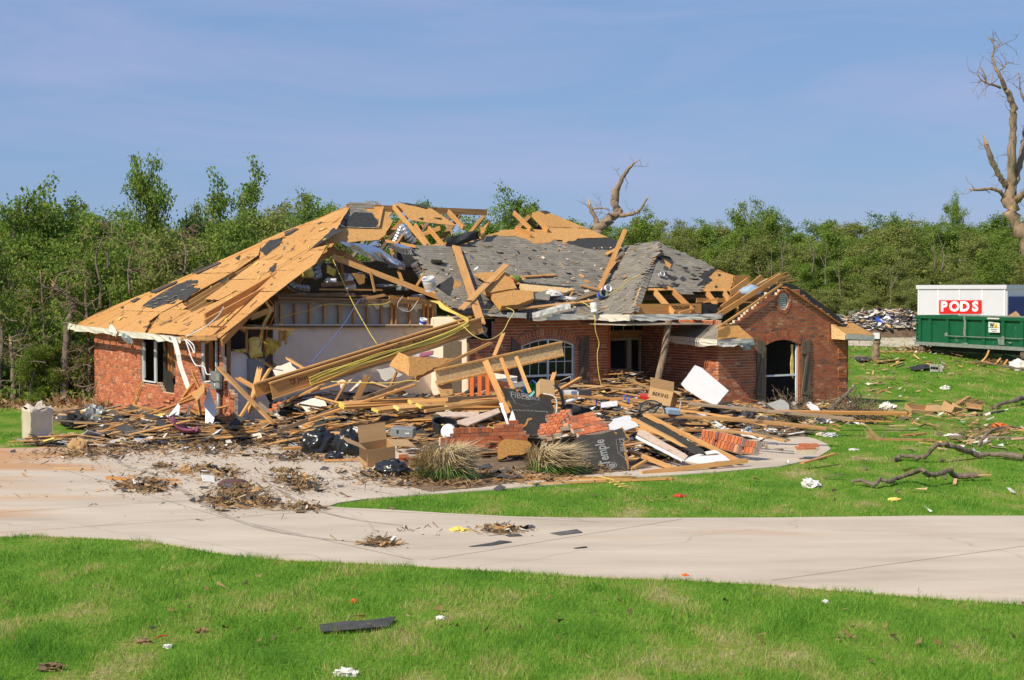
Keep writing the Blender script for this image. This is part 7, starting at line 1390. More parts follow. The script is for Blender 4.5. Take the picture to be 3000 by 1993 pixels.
# cables
for k in range(11):
    o = random.uniform(-8, 8); sag = random.uniform(-4, 6)
    wire('yellow_cable', [h0.lerp(h1, t)+face*(.06+.02*random.random())+hu*(dv+random.gauss(0, .028)+(k-5)*.011) for t, dv in ((.16, -.06), (.24, -.02), (.36, .02), (.5, .0), (.63, .02), (.76, .02), (.88, .10), (.93, .22))]+[PY(1305+o, 905+sag, 40.0), PY(1290+o, 890, 40.3), PY(1275+o*2, 882, 40.6)], .012, 'wire_yellow', None, 6, 'yellow cable in the bundle lying along the big fallen beam', 'cable', 'yellow cables on the big beam')
for k in range(6):
    o = random.uniform(-12, 12); wire('garage_cable', [PB(x+o*f, y, .9) for x, y, f in ((775, 868, .3), (790, 890, 1), (800, 910, 1), (785, 945, 1.2), (775, 970, 1), (772, 1000, 1), (765, 1030, .8), (752, 1048, .6), (780, 1065, .6), (830, 1100, .4))], .011, 'wire_orange' if k % 2 else 'wire_yellow', None, 5, 'orange or yellow cable hanging in the open garage corner', 'cable', 'cables hanging in the garage corner')
wire('eave_cable', [PY(x, y, Y) for x, y, Y in ((1312, 925, 40.0), (1350, 950, 39.6), (1390, 985, 39.4), (1430, 996, 39.6), (1470, 975, 40.2), (1490, 940, 41.0), (1505, 912, 41.6), (1470, 900, 42.4), (1440, 908, 42.0), (1400, 905, 41.6))], .012, 'wire_yellow', label='yellow cable sagging in a loop under the left end of the main eave', cat='cable')
wire('roof_cable', [P1.hit(1680, 880, .15), P1.hit(1710, 888, .15), P1.hit(1735, 905, .2), EA.hit(1742, 925, .25), PB(1745, 970, -.5), PB(1755, 1005, -.5), PB(1750, 1040, -.5), PB(1755, 1100, -.5), PB(1768, 1145, -.6), PB(1785, 1165, -.8)], .014, 'wire_yellow', label='yellow cable hanging from the eave down the brick beside the door', cat='cable')
wire('hip_cable', [P2.hit(x, y, .04) for x, y in ((1785, 862), (1815, 845), (1850, 818), (1890, 798))], .012, 'wire_yellow', label='yellow cable lying over the left slope of the right wing', cat='cable')
wire('plate_cable', [PB(x, y, 2.4) for x, y in ((820, 932), (860, 920), (905, 910), (955, 892), (1040, 894), (1120, 892), (1145, 882))], .012, 'wire_yellow', label='yellow cable strung across the open studs of the garage wall', cat='cable')
wire('blue_rope', [PY(888, 1090, 37.2), PY(1000, 960, 39.5), PY(1048, 885, 41.0), PY(1066, 878, 41.4), PY(1060, 882, 41.2)], .009, 'wire_blue', label='blue rope stretched across the open garage', cat='rope')
wire('yellow_rope', [PB(975, 760, 3.2), PB(1030, 880, 1.6), PB(1080, 970, .4), PB(1104, 1008, -.2)], .012, 'wire_yellow', label='yellow rope hanging from the rafters across the garage', cat='rope')
wire('white_wire', [PB(x, y, 2.3) for x, y in ((1180, 868), (1165, 890), (1170, 905), (1200, 912), (1225, 880))], .008, 'wire_white', label='thin white wire looped over the garage studs', cat='wire')
wire('wall_cord', [PA(x, y, -.06) for x, y in ((418, 1118), (405, 1150), (398, 1170), (385, 1195), (360, 1218))], .012, 'wire_yellow', label='yellow cord hanging down the side wall from the left window', cat='cord'); wire('wall_cord', [PA(x, y, -.06) for x, y in ((408, 1125), (398, 1160), (402, 1165), (392, 1180), (396, 1195), (365, 1220))], .010, 'wire_yellow', label='second yellow cord with a loop beside the first on the side wall', cat='cord')
wire('extension_cable', [S(x, y, .1) for x, y in ((1735, 1402), (1760, 1398), (1800, 1408), (1785, 1415), (1815, 1412), (1800, 1420), (1830, 1418), (1812, 1426), (1840, 1424))], .012, 'wire_yellow', label='tangled yellow cord lying on the grass along the walk', cat='cord')
wire('extension_cable', [S(x, y, .12) for x, y in ((2020, 1232), (2050, 1228), (2080, 1238), (2095, 1255))], .012, 'wire_yellow', label='yellow cord curving over the planks before the porch', cat='cord')
wire('debris_cord', [PY(x, y, 35.6) for x, y in ((970, 1118), (1060, 1122), (1150, 1122), (1200, 1115), (1230, 1118))], .012, 'wire_yellow', label='yellow cord stretched level below the big fallen beam', cat='cord')
# dry shrub torn up in the window and at the gable corner
def brush(name, px, py, Y, r, n, label, up=.9, leaf=True, trunk=None):
    p = PY(px, py, Y); p.z = max(0, p.z*0+.0); e = empty(name, p, label, 'shrub'); mb = MB(); random.seed(px)
    for _ in range(n):
        a = random.uniform(0, 2*math.pi); d = Vector((math.cos(a), math.sin(a)*.6, random.uniform(.05, up*1.6))).normalized(); q = p+Vector((random.gauss(0, r*.25), random.gauss(0, r*.12), abs(random.gauss(0, .15)))); P = [q]
        for k in range(5): d = (d+Vector((random.gauss(0, .3), random.gauss(0, .25), random.gauss(-.06, .25)))).normalized(); P.append(P[-1]+d*r*.28)
        for v in P: v.z = max(.03, v.z)
        mb.tube(P, [.014, .012, .009, .007, .005, .003], 4, cap=False)
    tag(mb.build('twigs', 'twig', e), kind='stuff')
    if leaf:
        m2 = MB()
        for _ in range(n*9):
            c_ = p+Vector((random.gauss(0, r*.5), random.gauss(0, r*.3), abs(random.gauss(0, r*.5)))); d = Vector((random.gauss(0, 1), random.gauss(0, 1), random.gauss(0, 1))).normalized()*.05; s = d.orthogonal().normalized()*.015; m2.add([c_-d, c_+s, c_+d, c_-s], [(0, 1, 2), (0, 2, 3)])
        tag(m2.build('withered_leaves', 'shutter', e), kind='stuff')
    if trunk:
        P = [PY(x, y, yy) for x, y, yy in trunk]; MB().tube(bez(P, 4), [.09-.06*i/(4*(len(P)-1)) for i in range(4*(len(P)-1)+1)], 7).build('stem', 'bark_grey', e)
brush('uprooted_shrub', 2500, 1196, 41.0, .75, 90, 'uprooted shrub with a torn stem leaning at the gable corner', .9, True, [(2430, 1202, 41.2), (2470, 1165, 41.2), (2505, 1130, 41.4)])
brush('window_brush', 2300, 1192, 41.2, .62, 90, 'dry brush heaped in the gable window', .9, True)
brush('window_brush', 2340, 1200, 40.6, .5, 60, 'dry brush spilling from the gable window down to the right', .5, False); brush('window_brush', 1970, 1330, 32.0, .3, 30, 'dry root tangle under the pinkish trim plank', .5, False); brush('window_brush', 2230, 1235, 37.0, .6, 60, 'dry brush lying before the gable left of the yellow disc', .3, False)
random.seed(11)
# ================================================================== trees
M('leaf', [(0.175, 0.282, 0.032), (0.220, 0.334, 0.043), (0.129, 0.229, 0.031), (0.289, 0.370, 0.059), (0.190, 0.304, 0.038), (0.327, 0.361, 0.077), (0.144, 0.273, 0.038), (0.251, 0.352, 0.045)], .65, (.35, .35, .35), 3, .35, 0, transl=.4, coord='Object')
M('leaf_olive', [(0.235, 0.293, 0.054), (0.294, 0.324, 0.077), (0.193, 0.257, 0.047), (0.336, 0.306, 0.113), (0.218, 0.297, 0.050), (0.269, 0.252, 0.086)], .7, (.35, .35, .35), 3, .35, 0, transl=.35)
def proto(seed, style):
    """trunk and limbs in one mesh, leaves in another, for a tree 8 m high"""
    R = random.Random(seed); wood = MB(); Hh = 8.0; tips = []
    lean = Vector((R.gauss(0, .05), R.gauss(0, .05), 1)); P = [Vector((0, 0, -.2))]; d = lean.normalized(); n = 9
    for k in range(n): d = (d+Vector((R.gauss(0, .09), R.gauss(0, .09), .1))).normalized(); P.append(P[-1]+d*Hh*.88/n)
    wood.tube(P, [.16*(1-.82*k/n)+.015 for k in range(n+1)], 7, cap=False)
    lo = {'full': .22, 'sparse': .40, 'bush': .04}[style]; cnt = {'full': 26, 'sparse': 17, 'bush': 30}[style]
    for i in range(cnt):
        f = lo+(1-lo)*(i+R.random())/cnt; k = min(n-1, int(f*n)); b = P[k].lerp(P[k+1], f*n-k) if k < n else P[n]; a = R.uniform(0, 2*math.pi)
        L = {'full': 2.5, 'sparse': 1.9, 'bush': 2.3}[style]*(1.15-.75*abs(f-.45))*R.uniform(.6, 1.15); d = Vector((math.cos(a), math.sin(a), R.uniform(.25, .9) if style != 'bush' else R.uniform(.0, .7))).normalized(); Q = [b]
        for j in range(5): d = (d+Vector((R.gauss(0, .2), R.gauss(0, .2), R.gauss(.05, .16)))).normalized(); Q.append(Q[-1]+d*L/5)
        wood.tube(Q, [.05*(1-f*.5), .042*(1-f*.5), .032*(1-f*.4), .022, .014, .007], 4, cap=False)
        bare = style == 'sparse' and R.random() < .28
        for j in range(2, 6):
            if not bare: tips.append((Q[j], .34+.08*R.random()))
            for _ in range(2):
                e = Vector((R.gauss(0, 1), R.gauss(0, 1), R.gauss(.35, .6))).normalized(); q = Q[j]+e*L*R.uniform(.18, .38); wood.tube([Q[j], Q[j].lerp(q, .5)+Vector((0, 0, .04)), q], [.014, .010, .004], 3, cap=False)
                if not bare: tips.append((q, .32+.10*R.random()))
    if style != 'sparse' or R.random() < .6: tips += [(P[n]+Vector((R.gauss(0, .3), R.gauss(0, .3), R.uniform(-.3, .6))), .34) for _ in range(5)]
    per = {'full': 34, 'sparse': 21, 'bush': 32}[style]; V = []; rg = np.random.default_rng(seed)
    C = np.array([list(t[0]) for t in tips]); S_ = np.array([t[1] for t in tips]); m = len(C)*per; c = np.repeat(C, per, 0)+rg.normal(0, 1, (m, 3))*np.repeat(S_, per)[:, None]*np.array([.62, .62, .45])
    d1 = rg.normal(0, 1, (m, 3)); d1 /= np.linalg.norm(d1, axis=1)[:, None]; d2 = np.cross(d1, rg.normal(0, 1, (m, 3))+np.array([0, 0, .8])); d2 /= np.linalg.norm(d2, axis=1)[:, None]; s = rg.uniform(.055, .115, m)[:, None]
    V = np.stack([c-d1*s, c+d2*s*.62, c+d1*s, c-d2*s*.62], 1).reshape(-1, 3)
    me = bpy.data.meshes.new('crown'); me.vertices.add(4*m); me.vertices.foreach_set('co', V.astype(np.float32).ravel()); me.loops.add(4*m); me.loops.foreach_set('vertex_index', np.arange(4*m, dtype=np.int32)); me.polygons.add(m); me.polygons.foreach_set('loop_start', np.arange(0, 4*m, 4, dtype=np.int32)); me.polygons.foreach_set('loop_total', np.full(m, 4, np.int32)); me.update()
    tm = bpy.data.meshes.new('trunk'); tm.from_pydata(wood.v, [], wood.f); return tm, me
PROTO = {}
for st, num in (('full', 4), ('sparse', 4), ('bush', 3)):
    for k in range(num):
        for lm in ('leaf', 'leaf_olive'):
            if lm == 'leaf': t_, c_ = proto(100+k*7+len(st), st)
            else: c_ = PROTO[(st, k, 'leaf')][1].copy(); t_ = PROTO[(st, k, 'leaf')][0]
            if not t_.materials: t_.materials.append(MATS['bark_grey'])
            c_.materials.clear(); c_.materials.append(MATS[lm]); PROTO[(st, k, lm)] = (t_, c_)
NT = {'full': 4, 'sparse': 4, 'bush': 3}
def tree(px, ytop, Y, st, label, group=None, lm='leaf', wide=1.0, name=None, cat='tree', rot=None):
    x = (px-CX)/FPX*Y; z0 = gz(x, Y); top = PY(px, ytop, Y).z; h = max(1.2, top-z0); s = h/8.0; w = s*wide*random.uniform(.9, 1.1)
    t_, c_ = PROTO[(st, random.randrange(NT[st]), lm)]; e = bpy.data.objects.new(name or {'full': 'leafy_tree', 'sparse': 'torn_tree', 'bush': 'leafy_shrub'}[st], None)
    Mx = Matrix.Translation((x, Y, z0)) @ Matrix.Rotation(random.uniform(0, 6.28) if rot is None else rot, 4, 'Z') @ Matrix.Diagonal((w, w, s, 1)); put(e, Mx); tag(e, label, cat, group)
    for nm, me in (('trunk', t_), ('crown', c_)): o = bpy.data.objects.new(nm, me); o.parent = e; COL.objects.link(o)
    return e
# trees that stand out one by one
for (px, yt, Y, st, lab, w) in ((430, 458, 60, 'full', 'tallest dark leafy tree rising over the left wood', .5), (745, 480, 66, 'sparse', 'tall wind-bent tree above the left slope of the roof', .6), (655, 512, 64, 'sparse', 'broad leafy tree left of the tall wind-bent one', .7), (590, 545, 62, 'sparse', 'leafy tree between the tallest tree and the roof hip', .7), (240, 520, 56, 'sparse', 'thin half bare tree left of the tallest tree', .8), (25, 515, 54, 'sparse', 'thin feathery tree at the left edge of the wood', .8), (120, 530, 55, 'sparse', 'feathery tree second from the left edge', .8), (880, 525, 70, 'sparse', 'thin tree nearest the roof ridge on the left', .8), (940, 590, 72, 'full', 'low leafy tree just left of the roof ridge', .8),
        (1270, 578, 92, 'full', 'small round treetop behind the ridge beam', .55), (1510, 568, 88, 'full', 'bushy tree rising behind the gap in the main roof', .7), (1425, 612, 92, 'sparse', 'thin tree left of the bushy one behind the main roof', .9), (2190, 560, 100, 'sparse', 'torn tree standing highest over the right wood', .7), (2240, 600, 102, 'full', 'dense tree beside the highest torn tree on the right', .7), (2800, 574, 118, 'full', 'small tree standing out of the right treeline near the bare trunk', .5), (2640, 605, 118, 'sparse', 'thin treetop standing out of the right treeline', .7), (1890, 618, 96, 'full', 'round leafy tree right of the snapped trunk', .9)):
    tree(px, yt, Y, st, lab, None, 'leaf', w)
random.seed(5)
# the left wood
for Y, y0, n, st in ((50, 730, 8, 'sparse'), (54, 670, 9, 'sparse'), (59, 655, 10, 'full'), (66, 640, 11, 'full'), (76, 632, 12, 'full'), (90, 640, 13, 'full')):
    for i in range(n):
        px = -160+(1180 if Y > 58 else 950)*(i+random.uniform(.1, .9))/n; tree(px, y0+random.uniform(-35, 45)+(max(0, px-650)*.06 if Y < 80 else 0), Y+random.uniform(-2, 2), st if random.random() < .75 else 'full', ('young torn tree at the near edge of the wood left of the house' if Y < 57 else 'leafy tree in the back of the wood left of the house'), ('near trees of the left wood' if Y < 57 else 'back trees of the left wood'), random.choice(('leaf', 'leaf', 'leaf_olive')), random.uniform(.75, 1.05))
for i in range(16): px = -120+440*(i+random.random())/16; tree(px, random.uniform(960, 1080), 47.5+random.uniform(0, 5), 'bush', 'low green shrub at the foot of the left wood', 'shrubs of the left wood', random.choice(('leaf', 'leaf_olive')), 1.3, cat='shrub')
# the wooded slope on the right and behind
for Y, y0, n in ((84, 800, 16), (90, 745, 17), (97, 705, 18), (106, 680, 19), (118, 655, 20), (132, 640, 20)):
    for i in range(n):
        px = 1560+1640*(i+random.uniform(.05, .95))/n; tree(px, y0+random.uniform(-22, 34), Y+random.uniform(-3, 3), 'sparse' if random.random() < .12 else ('bush' if random.random() < .35 else 'full'), ('tree in the front rows of the dense wood on the right slope' if Y < 101 else 'tree in the back rows of the dense wood on the right slope'), ('front rows of the right wood' if Y < 101 else 'back rows of the right wood'), random.choice(('leaf', 'leaf_olive', 'leaf_olive') if Y < 100 else ('leaf', 'leaf', 'leaf_olive')), random.uniform(1.0, 1.35))
for i in range(12): px = 1000+640*(i+random.random())/12; tree(px, 640+random.uniform(-12, 40), 98+random.uniform(-5, 8), 'full', 'treetop showing just behind the broken main roof', 'trees behind the main roof', 'leaf', 1.2)
for i in range(26): px = 2230+1000*(i+random.random())/26; tree(px, random.uniform(835, 890), 79+random.uniform(-1, 4), 'bush', 'low olive shrub at the foot of the right wood', 'shrubs of the right wood', 'leaf_olive', 1.5, cat='shrub')
# undergrowth: leaves and fallen twigs that nobody could count
def undergrowth(name, n, area, mat, lab, size, zr):
    rg = np.random.default_rng(3+n); X = rg.uniform(area[0], area[1], n); Y = rg.uniform(area[2], area[3], n); Z = gzn(Y)+np.abs(rg.normal(0, zr, n))*(.6+.4*np.sin(X*1.3)*np.sin(Y*.9+X)); c = np.stack([X, Y, Z], 1); d1 = rg.normal(0, 1, (n, 3)); d1 /= np.linalg.norm(d1, axis=1)[:, None]; d2 = np.cross(d1, rg.normal(0, 1, (n, 3))); d2 /= np.linalg.norm(d2, axis=1)[:, None]; s = rg.uniform(*size, n)[:, None]; w = .6 if 'leaf' in mat and 'litter' not in mat else .25
    V = np.stack([c-d1*s, c+d2*s*w, c+d1*s, c-d2*s*w], 1).reshape(-1, 3); me = bpy.data.meshes.new(name); me.vertices.add(4*n); me.vertices.foreach_set('co', V.astype(np.float32).ravel()); me.loops.add(4*n); me.loops.foreach_set('vertex_index', np.arange(4*n, dtype=np.int32)); me.polygons.add(n); me.polygons.foreach_set('loop_start', np.arange(0, 4*n, 4, dtype=np.int32)); me.polygons.foreach_set('loop_total', np.full(n, 4, np.int32)); me.update(); me.materials.append(MATS[mat]); o = bpy.data.objects.new(name, me); put(o, Matrix()); tag(o, lab, 'undergrowth', kind='stuff')
undergrowth('undergrowth', 26000, (-24, -13.0, 47.5, 62), 'leaf', 'low green undergrowth at the foot of the left wood', (.05, .12), .7)
undergrowth('undergrowth', 30000, (9, 44, 78.5, 96), 'leaf_olive', 'olive undergrowth at the foot of the right wood', (.08, .16), .9)
undergrowth('fallen_twigs', 7000, (-22, -12.5, 45.5, 56), 'leaf_litter', 'fallen twigs and leaves at the foot of the left wood', (.05, .25), .22)
undergrowth('fallen_twigs', 7000, (10, 42, 77, 84), 'leaf_litter', 'fallen twigs and leaves at the foot of the right wood', (.05, .3), .3)
# bare trunks before the left wood
def limb(name, chains, mat, label, cat='tree', torn=None, n=8, rs=1.0, twigs=0, jit=.10):
    e = None
    for k, (pts, r0, r1) in enumerate(chains):
        P = [PY(*q) for q in pts]; r0 *= rs; r1 *= rs
        if e is None: e = empty(name, P[0], label, cat)
        m = 5; Q = bez(P, m); L = len(Q)-1; Q = [q+Vector((random.gauss(0, r0*jit), random.gauss(0, r0*jit), random.gauss(0, r0*jit))) for q in Q]
        MB().tube(Q, [(r0+(r1-r0)*i/L)*random.uniform(.8, 1.22) for i in range(L+1)], n).build('trunk' if k == 0 else 'limb', mat, e, smooth=jit < .2)
        if torn and k in torn:
            d = (Q[-1]-Q[-3]).normalized(); mb = MB()
            for _ in range(6): s = Q[-1]+Vector((random.gauss(0, r1*.5), random.gauss(0, r1*.5), random.gauss(0, r1*.5))); mb.tube([s-d*r1, s+d*random.uniform(.5, 2.6)*r1*2], [r1*.45, .004], 4)
            tag(mb.build('torn_end', 'torn_wood', e), kind='stuff')
        if twigs and k:
            mb = MB()
            for _ in range(twigs):
                q = Q[random.randrange(len(Q)//3, len(Q))]; dd = Vector((random.gauss(0, 1), random.gauss(0, .5), random.gauss(.3, .8))).normalized(); T = [q]
                for _k in range(4): dd = (dd+Vector((random.gauss(0, .4), random.gauss(0, .3), random.gauss(0, .4)))).normalized(); T.append(T[-1]+dd*random.uniform(.08, .26))
                mb.tube(T, [.016, .013, .010, .007, .004], 4, cap=False)
                for _k in range(3):
                    v = T[random.randrange(1, 5)]; mb.tube([v, v+Vector((random.gauss(0, .15), random.gauss(0, .1), random.gauss(.05, .15)))], [.007, .003], 3, cap=False)
            tag(mb.build('twigs', 'twig', e), kind='stuff')
    return e
def tw(x, y, Y, dx, n=3): return [((x, y, Y), (x+dx*.5, y-random.uniform(10, 30), Y), (x+dx, y-random.uniform(20, 70), Y-.2))]
for (pts, r, lab) in (([(188, 1190), (190, 1110), (194, 1020), (200, 940), (215, 900), (190, 860), (160, 840)], .22, 'thick brown trunk standing at the left end of the house'), ([(40, 1198), (40, 1120), (36, 1040), (32, 1000)], .17, 'dark bare trunk behind the tan cabinet'), ([(265, 1180), (262, 1100), (264, 1040), (258, 960), (252, 900), (250, 840)], .10, 'thin grey trunk touching the house corner'), ([(292, 905), (294, 830), (280, 760), (300, 700)], .07, 'thin grey trunk above the left eave'), ([(240, 1185), (255, 1150), (275, 1110)], .16, 'leaning torn trunk at the house corner'), ([(135, 1100), (130, 1000), (126, 900), (118, 800)], .07, 'thin dark trunk in the left wood'), ([(60, 1190), (58, 1120), (62, 1040)], .05, 'orange torn sapling in the left wood'), ([(380, 860), (376, 790), (390, 720)], .05, 'thin pale trunk above the roof slope'), ([(540, 800), (545, 740), (530, 690)], .06, 'pale trunk behind the left roof slope')):
    Yb = 48.0; ch = [([(x, y, Yb+k*.05) for k, (x, y) in enumerate(pts)], r, r*.45)]
    for _ in range(5):
        i = random.randrange(1, len(pts)); x, y = pts[i]; s = random.choice((-1, 1)); ch.append(([(x, y, Yb), (x+s*random.uniform(15, 40), y-random.uniform(-10, 40), Yb-.2), (x+s*random.uniform(40, 90), y-random.uniform(-30, 70), Yb-.3)], r*.28, .008))
    limb('leafless_tree', ch, 'bark' if 'dark' in lab else 'bark_grey', lab, torn=(0,), rs=.68, twigs=3)
for i in range(26):   # bare twigs sticking out of the storm-torn left wood
    x, y = random.uniform(0, 330), random.uniform(930, 1160); s = random.choice((-1, 1)); Yb = random.uniform(46.8, 49); ch = [([(x, y, Yb), (x+s*25, y-random.uniform(-10, 25), Yb), (x+s*random.uniform(40, 90), y-random.uniform(-25, 50), Yb)], .03, .006)]
    limb('broken_branch', ch, 'bark_grey', 'broken bare branch hanging in the left wood', 'branch')['group'] = 'broken branches in the left wood'
for i in range(10):
    x, y = random.uniform(2050, 2990), random.uniform(700, 880); Yb = random.uniform(78, 82); limb('bare_sapling', [([(x, y+90, Yb), (x+random.uniform(-8, 8), y+40, Yb), (x+random.uniform(-14, 14), y-30, Yb)], .045, .012), ([(x, y+40, Yb), (x+random.uniform(-25, 25), y, Yb)], .03, .008)], 'bark_grey', 'thin bare sapling showing in the right wood', 'tree')['group'] = 'bare saplings in the right wood'
# the great bare tree at the right edge
limb('bare_tree', [([(3078, 1130, 55), (3074, 980, 55), (3060, 840, 55), (3010, 720, 55), (2975, 650, 55), (2958, 590, 55), (2966, 540, 55)], .52, .26), ([(2962, 560, 55), (2964, 500, 54.8), (2965, 420, 54.6), (2969, 350, 54.4), (2966, 300, 54.2), (2945, 262, 54)], .22, .13), ([(2945, 262, 54), (2930, 222, 53.8), (2915, 195, 53.8), (2908, 165, 53.8), (2912, 135, 53.8), (2900, 110, 53.8)], .10, .03), ([(2932, 258, 54), (2908, 248, 53.8), (2893, 245, 53.8), (2885, 220, 53.8), (2870, 195, 53.8)], .07, .025), ([(2893, 245, 53.8), (2876, 235, 53.8), (2862, 216, 53.8)], .05, .03), ([(2948, 545, 55), (2925, 510, 54.8), (2905, 470, 54.6), (2888, 415, 54.4)], .17, .12), ([(2950, 590, 55), (2930, 562, 54.8), (2900, 554, 54.6), (2845, 557, 54.4)], .12, .06), ([(2968, 545, 55), (2985, 490, 55.2), (2998, 430, 55.4), (3005, 370, 55.6)], .19, .12), ([(2970, 590, 55), (2990, 575, 54.6), (3010, 560, 54.2)], .2, .15), ([(3002, 300, 55), (2990, 265, 55), (2985, 215, 55)], .06, .02), ([(2912, 142, 53.8), (2930, 135, 53.8), (2948, 124, 53.8)], .03, .012), ([(2930, 205, 53.8), (2942, 198, 53.8), (2945, 188, 53.8)], .04, .015)], 'bark_bare', 'huge bare splintered tree at the right edge of the picture', torn=(5, 6), rs=.72, twigs=5, n=12, jit=.14)
limb('snapped_tree', [([(1655, 1095, 62), (1665, 940, 62), (1690, 790, 62), (1740, 700, 62), (1752, 672, 62), (1790, 640, 62), (1812, 622, 62), (1800, 590, 62), (1802, 560, 62)], .42, .16), ([(1802, 590, 62), (1812, 545, 61.8), (1832, 510, 61.6), (1848, 490, 61.4), (1861, 474, 61.2)], .17, .05), ([(1808, 632, 62), (1840, 630, 61.8), (1862, 624, 61.8), (1880, 608, 61.6), (1895, 582, 61.6)], .13, .05), ([(1750, 668, 62), (1745, 640, 62), (1730, 610, 62), (1726, 596, 62)], .16, .08), ([(1735, 612, 62), (1760, 610, 61.8), (1782, 612, 61.6)], .06, .035)], 'bark_bare', 'snapped leaning tree trunk with splintered limbs behind the main roof', torn=(0, 1, 2, 3), rs=.72, twigs=5, n=12, jit=.14)
# fallen limbs on the lawn
def fallen(pts, r0, r1, lab, torn=(0,)):
    limb('fallen_limb', [([(x, y, S(x, y, dz).y) for x, y, dz in pts], r0, r1)], 'bark', lab, 'branch', torn, rs=.62, jit=.30, twigs=0)
fallen([(2875, 1392, .12), (2800, 1395, .10), (2780, 1378, .26), (2730, 1392, .22), (2700, 1378, .34), (2665, 1388, .18), (2625, 1402, .1), (2600, 1412, .1), (2578, 1402, .16), (2562, 1420, .08), (2520, 1406, .12), (2495, 1413, .06)][::-1], .05, .085, 'twisted fallen limb with a pale broken end on the front of the right lawn')
fallen([(3000, 1340, .1), (2930, 1330, .12), (2860, 1332, .10), (2800, 1312, .3), (2745, 1302, .42), (2715, 1330, .2), (2690, 1340, .1), (2640, 1336, .1), (2618, 1348, .06)], .10, .07, 'big arched fallen limb lying on the right lawn', ())
fallen([(2868, 1308, .08), (2885, 1280, .3), (2905, 1262, .4), (2935, 1252, .44), (2990, 1255, .4)], .075, .03, 'thin limb rising behind the big arched one at the right'); fallen([(3020, 1160, .2), (2975, 1172, .2), (2935, 1186, .1), (2905, 1196, .05)], .13, .08, 'grey fallen limb at the right edge of the lawn', ())
fallen([(3010, 1082, .3), (2930, 1072, .3), (2850, 1056, .1)], .08, .03, 'long thin branch lying by the orange chair debris', ())
limb('splintered_stump', [([(2606, 1316, 36), (2580, 1305, 36), (2562, 1298, 36)], .12, .16), ([(2580, 1290, 36), (2588, 1275, 36), (2596, 1264, 36)], .04, .01)], 'bark', 'splintered piece of trunk lying left of the big arched limb', 'stump', torn=(0,))
P = S(2566, 1056); e = limb('leaning_post', [([(2566, 1057, P.y), (2566, 1030, P.y), (2570, 1000, P.y), (2572, 985, P.y)], .17, .12)], 'bark_bare', 'broken wooden post with a white box on top standing on the right lawn', 'post'); MB().box(PY(2567, 984, P.y-.1), (.12, 0, 0), (0, .12, 0), (0, 0, .13)).build('white_box', 'sign_white', e)
# ================================================================== dumpster, storage container and their debris
random.seed(21)
d = Vector((.33, -.944, 0)).normalized(); DO = Vector((18.45, 67, 1.22)); DPl = Plane(DO, d, Vector((d.y, -d.x, 0))); dm = empty('dumpster', DO, 'long dark green roll-off dumpster with a waste sign before the white container', 'dumpster'); LN, HT = 8.4, 1.36; bk = -DPl.n*2.3
def dbox(s0, s1, t0, t1, o, th, nm, mat='dumpster_green'): return MB().box(DPl.W(((s0+s1)/2, (t0+t1)/2), o-th/2), d*(s1-s0)/2, UP*(t1-t0)/2, DPl.n*th/2).build(nm, mat, dm)
dbox(0, LN, .12, HT-.05, -.05, .05, 'side_panel'); dbox(0, LN, .12, HT-.05, -2.2, .05, 'side_panel'); dbox(0, LN, HT-.14, HT, .05, .12, 'top_rail'); dbox(0, LN, HT-.14, HT, -2.2, .12, 'top_rail', 'steel_worn'); dbox(-.05, LN, 0, .15, .04, .12, 'bottom_rail', 'steel_worn'); dbox(0, .06, .1, HT, 0, 2.25, 'end_door'); dbox(0, LN, .1, .14, -.1, 2.1, 'floor', 'steel_worn')
for x in (2695, 2725, 2776, 2829, 2882, 2939, 2995): s = DPl.st(x, 980)[0]; dbox(s-.10, s+.10, .15, HT-.14, .03, .08, 'rib')
MB().bar(DPl.hit(2770, 984, .05), DPl.hit(2998, 993, .05), .03, .03).build('tarp_rail', 'steel_worn', dm)
for t0 in (.18, .98):
    for k in (0, .14): dbox(-.16, .10, t0+k, t0+k+.06, .08, .12, 'hinge', 'steel_worn')
for s in (.35, LN-1): MB().tube([DPl.W((s, -.16), -.02), DPl.W((s, -.16), -.25)], .17, 14).build('wheel', 'bark', dm)
dbox(.8, LN-.4, -.2, .0, -.25, .1, 'under_rail', 'rubber')
for poly in ([(2826, 925), (2831, 925), (2832, 985), (2826, 988)], [(2925, 992), (2944, 985), (2946, 1012), (2928, 1010)], [(2770, 978), (2778, 974), (2780, 985), (2771, 985)], [(2952, 1000), (2968, 1002), (2962, 1008)], [(2820, 1004), (2838, 1006), (2836, 1014), (2822, 1012)]): sheet('scraped_paint', DPl, [p for p in DPl.poly(poly)][::-1], 'steel_worn', dm, .052, .01, .03, .08)
sg = MB().prism([DPl.hit(*p, .06) for p in ((2896, 943), (2928, 947), (2929, 975), (2896, 974))], DPl.n*.01).build('waste_sign', 'sign_white', dm)
for tx, m, x, y, sz in (('W', 'ink_dark', 2905.5, 954, .26), ('M', 'ink_yellow', 2917, 955, .25), ('405-949-2121', 'ink_dark', 2912, 966, .072), ('www.wm.com', 'ink_dark', 2912, 971, .05)): text_mesh('sign_lettering', tx, m, basis(DPl.hit(x, y, .075), d, UP), sz, sg, bold=.012 if sz > .2 else 0)
MB().bar(DPl.hit(2896, 959.5, .07), DPl.hit(2926, 960.5, .07), .004, .012).build('sign_line', 'ink_dark', sg); MB().prism([DPl.hit(*p, .075) for p in ((2892, 931), (2927, 932), (2927, 936), (2892, 935))], DPl.n*.01).build('warning_strip', 'paper', dm)
tag(sheet('cardboard_scrap', DPl, DPl.poly([(2905, 928), (2929, 912), (2942, 927)]), 'cardboard', None, -.8, .02, .01), 'pointed cardboard piece sticking out of the dumpster', 'cardboard')
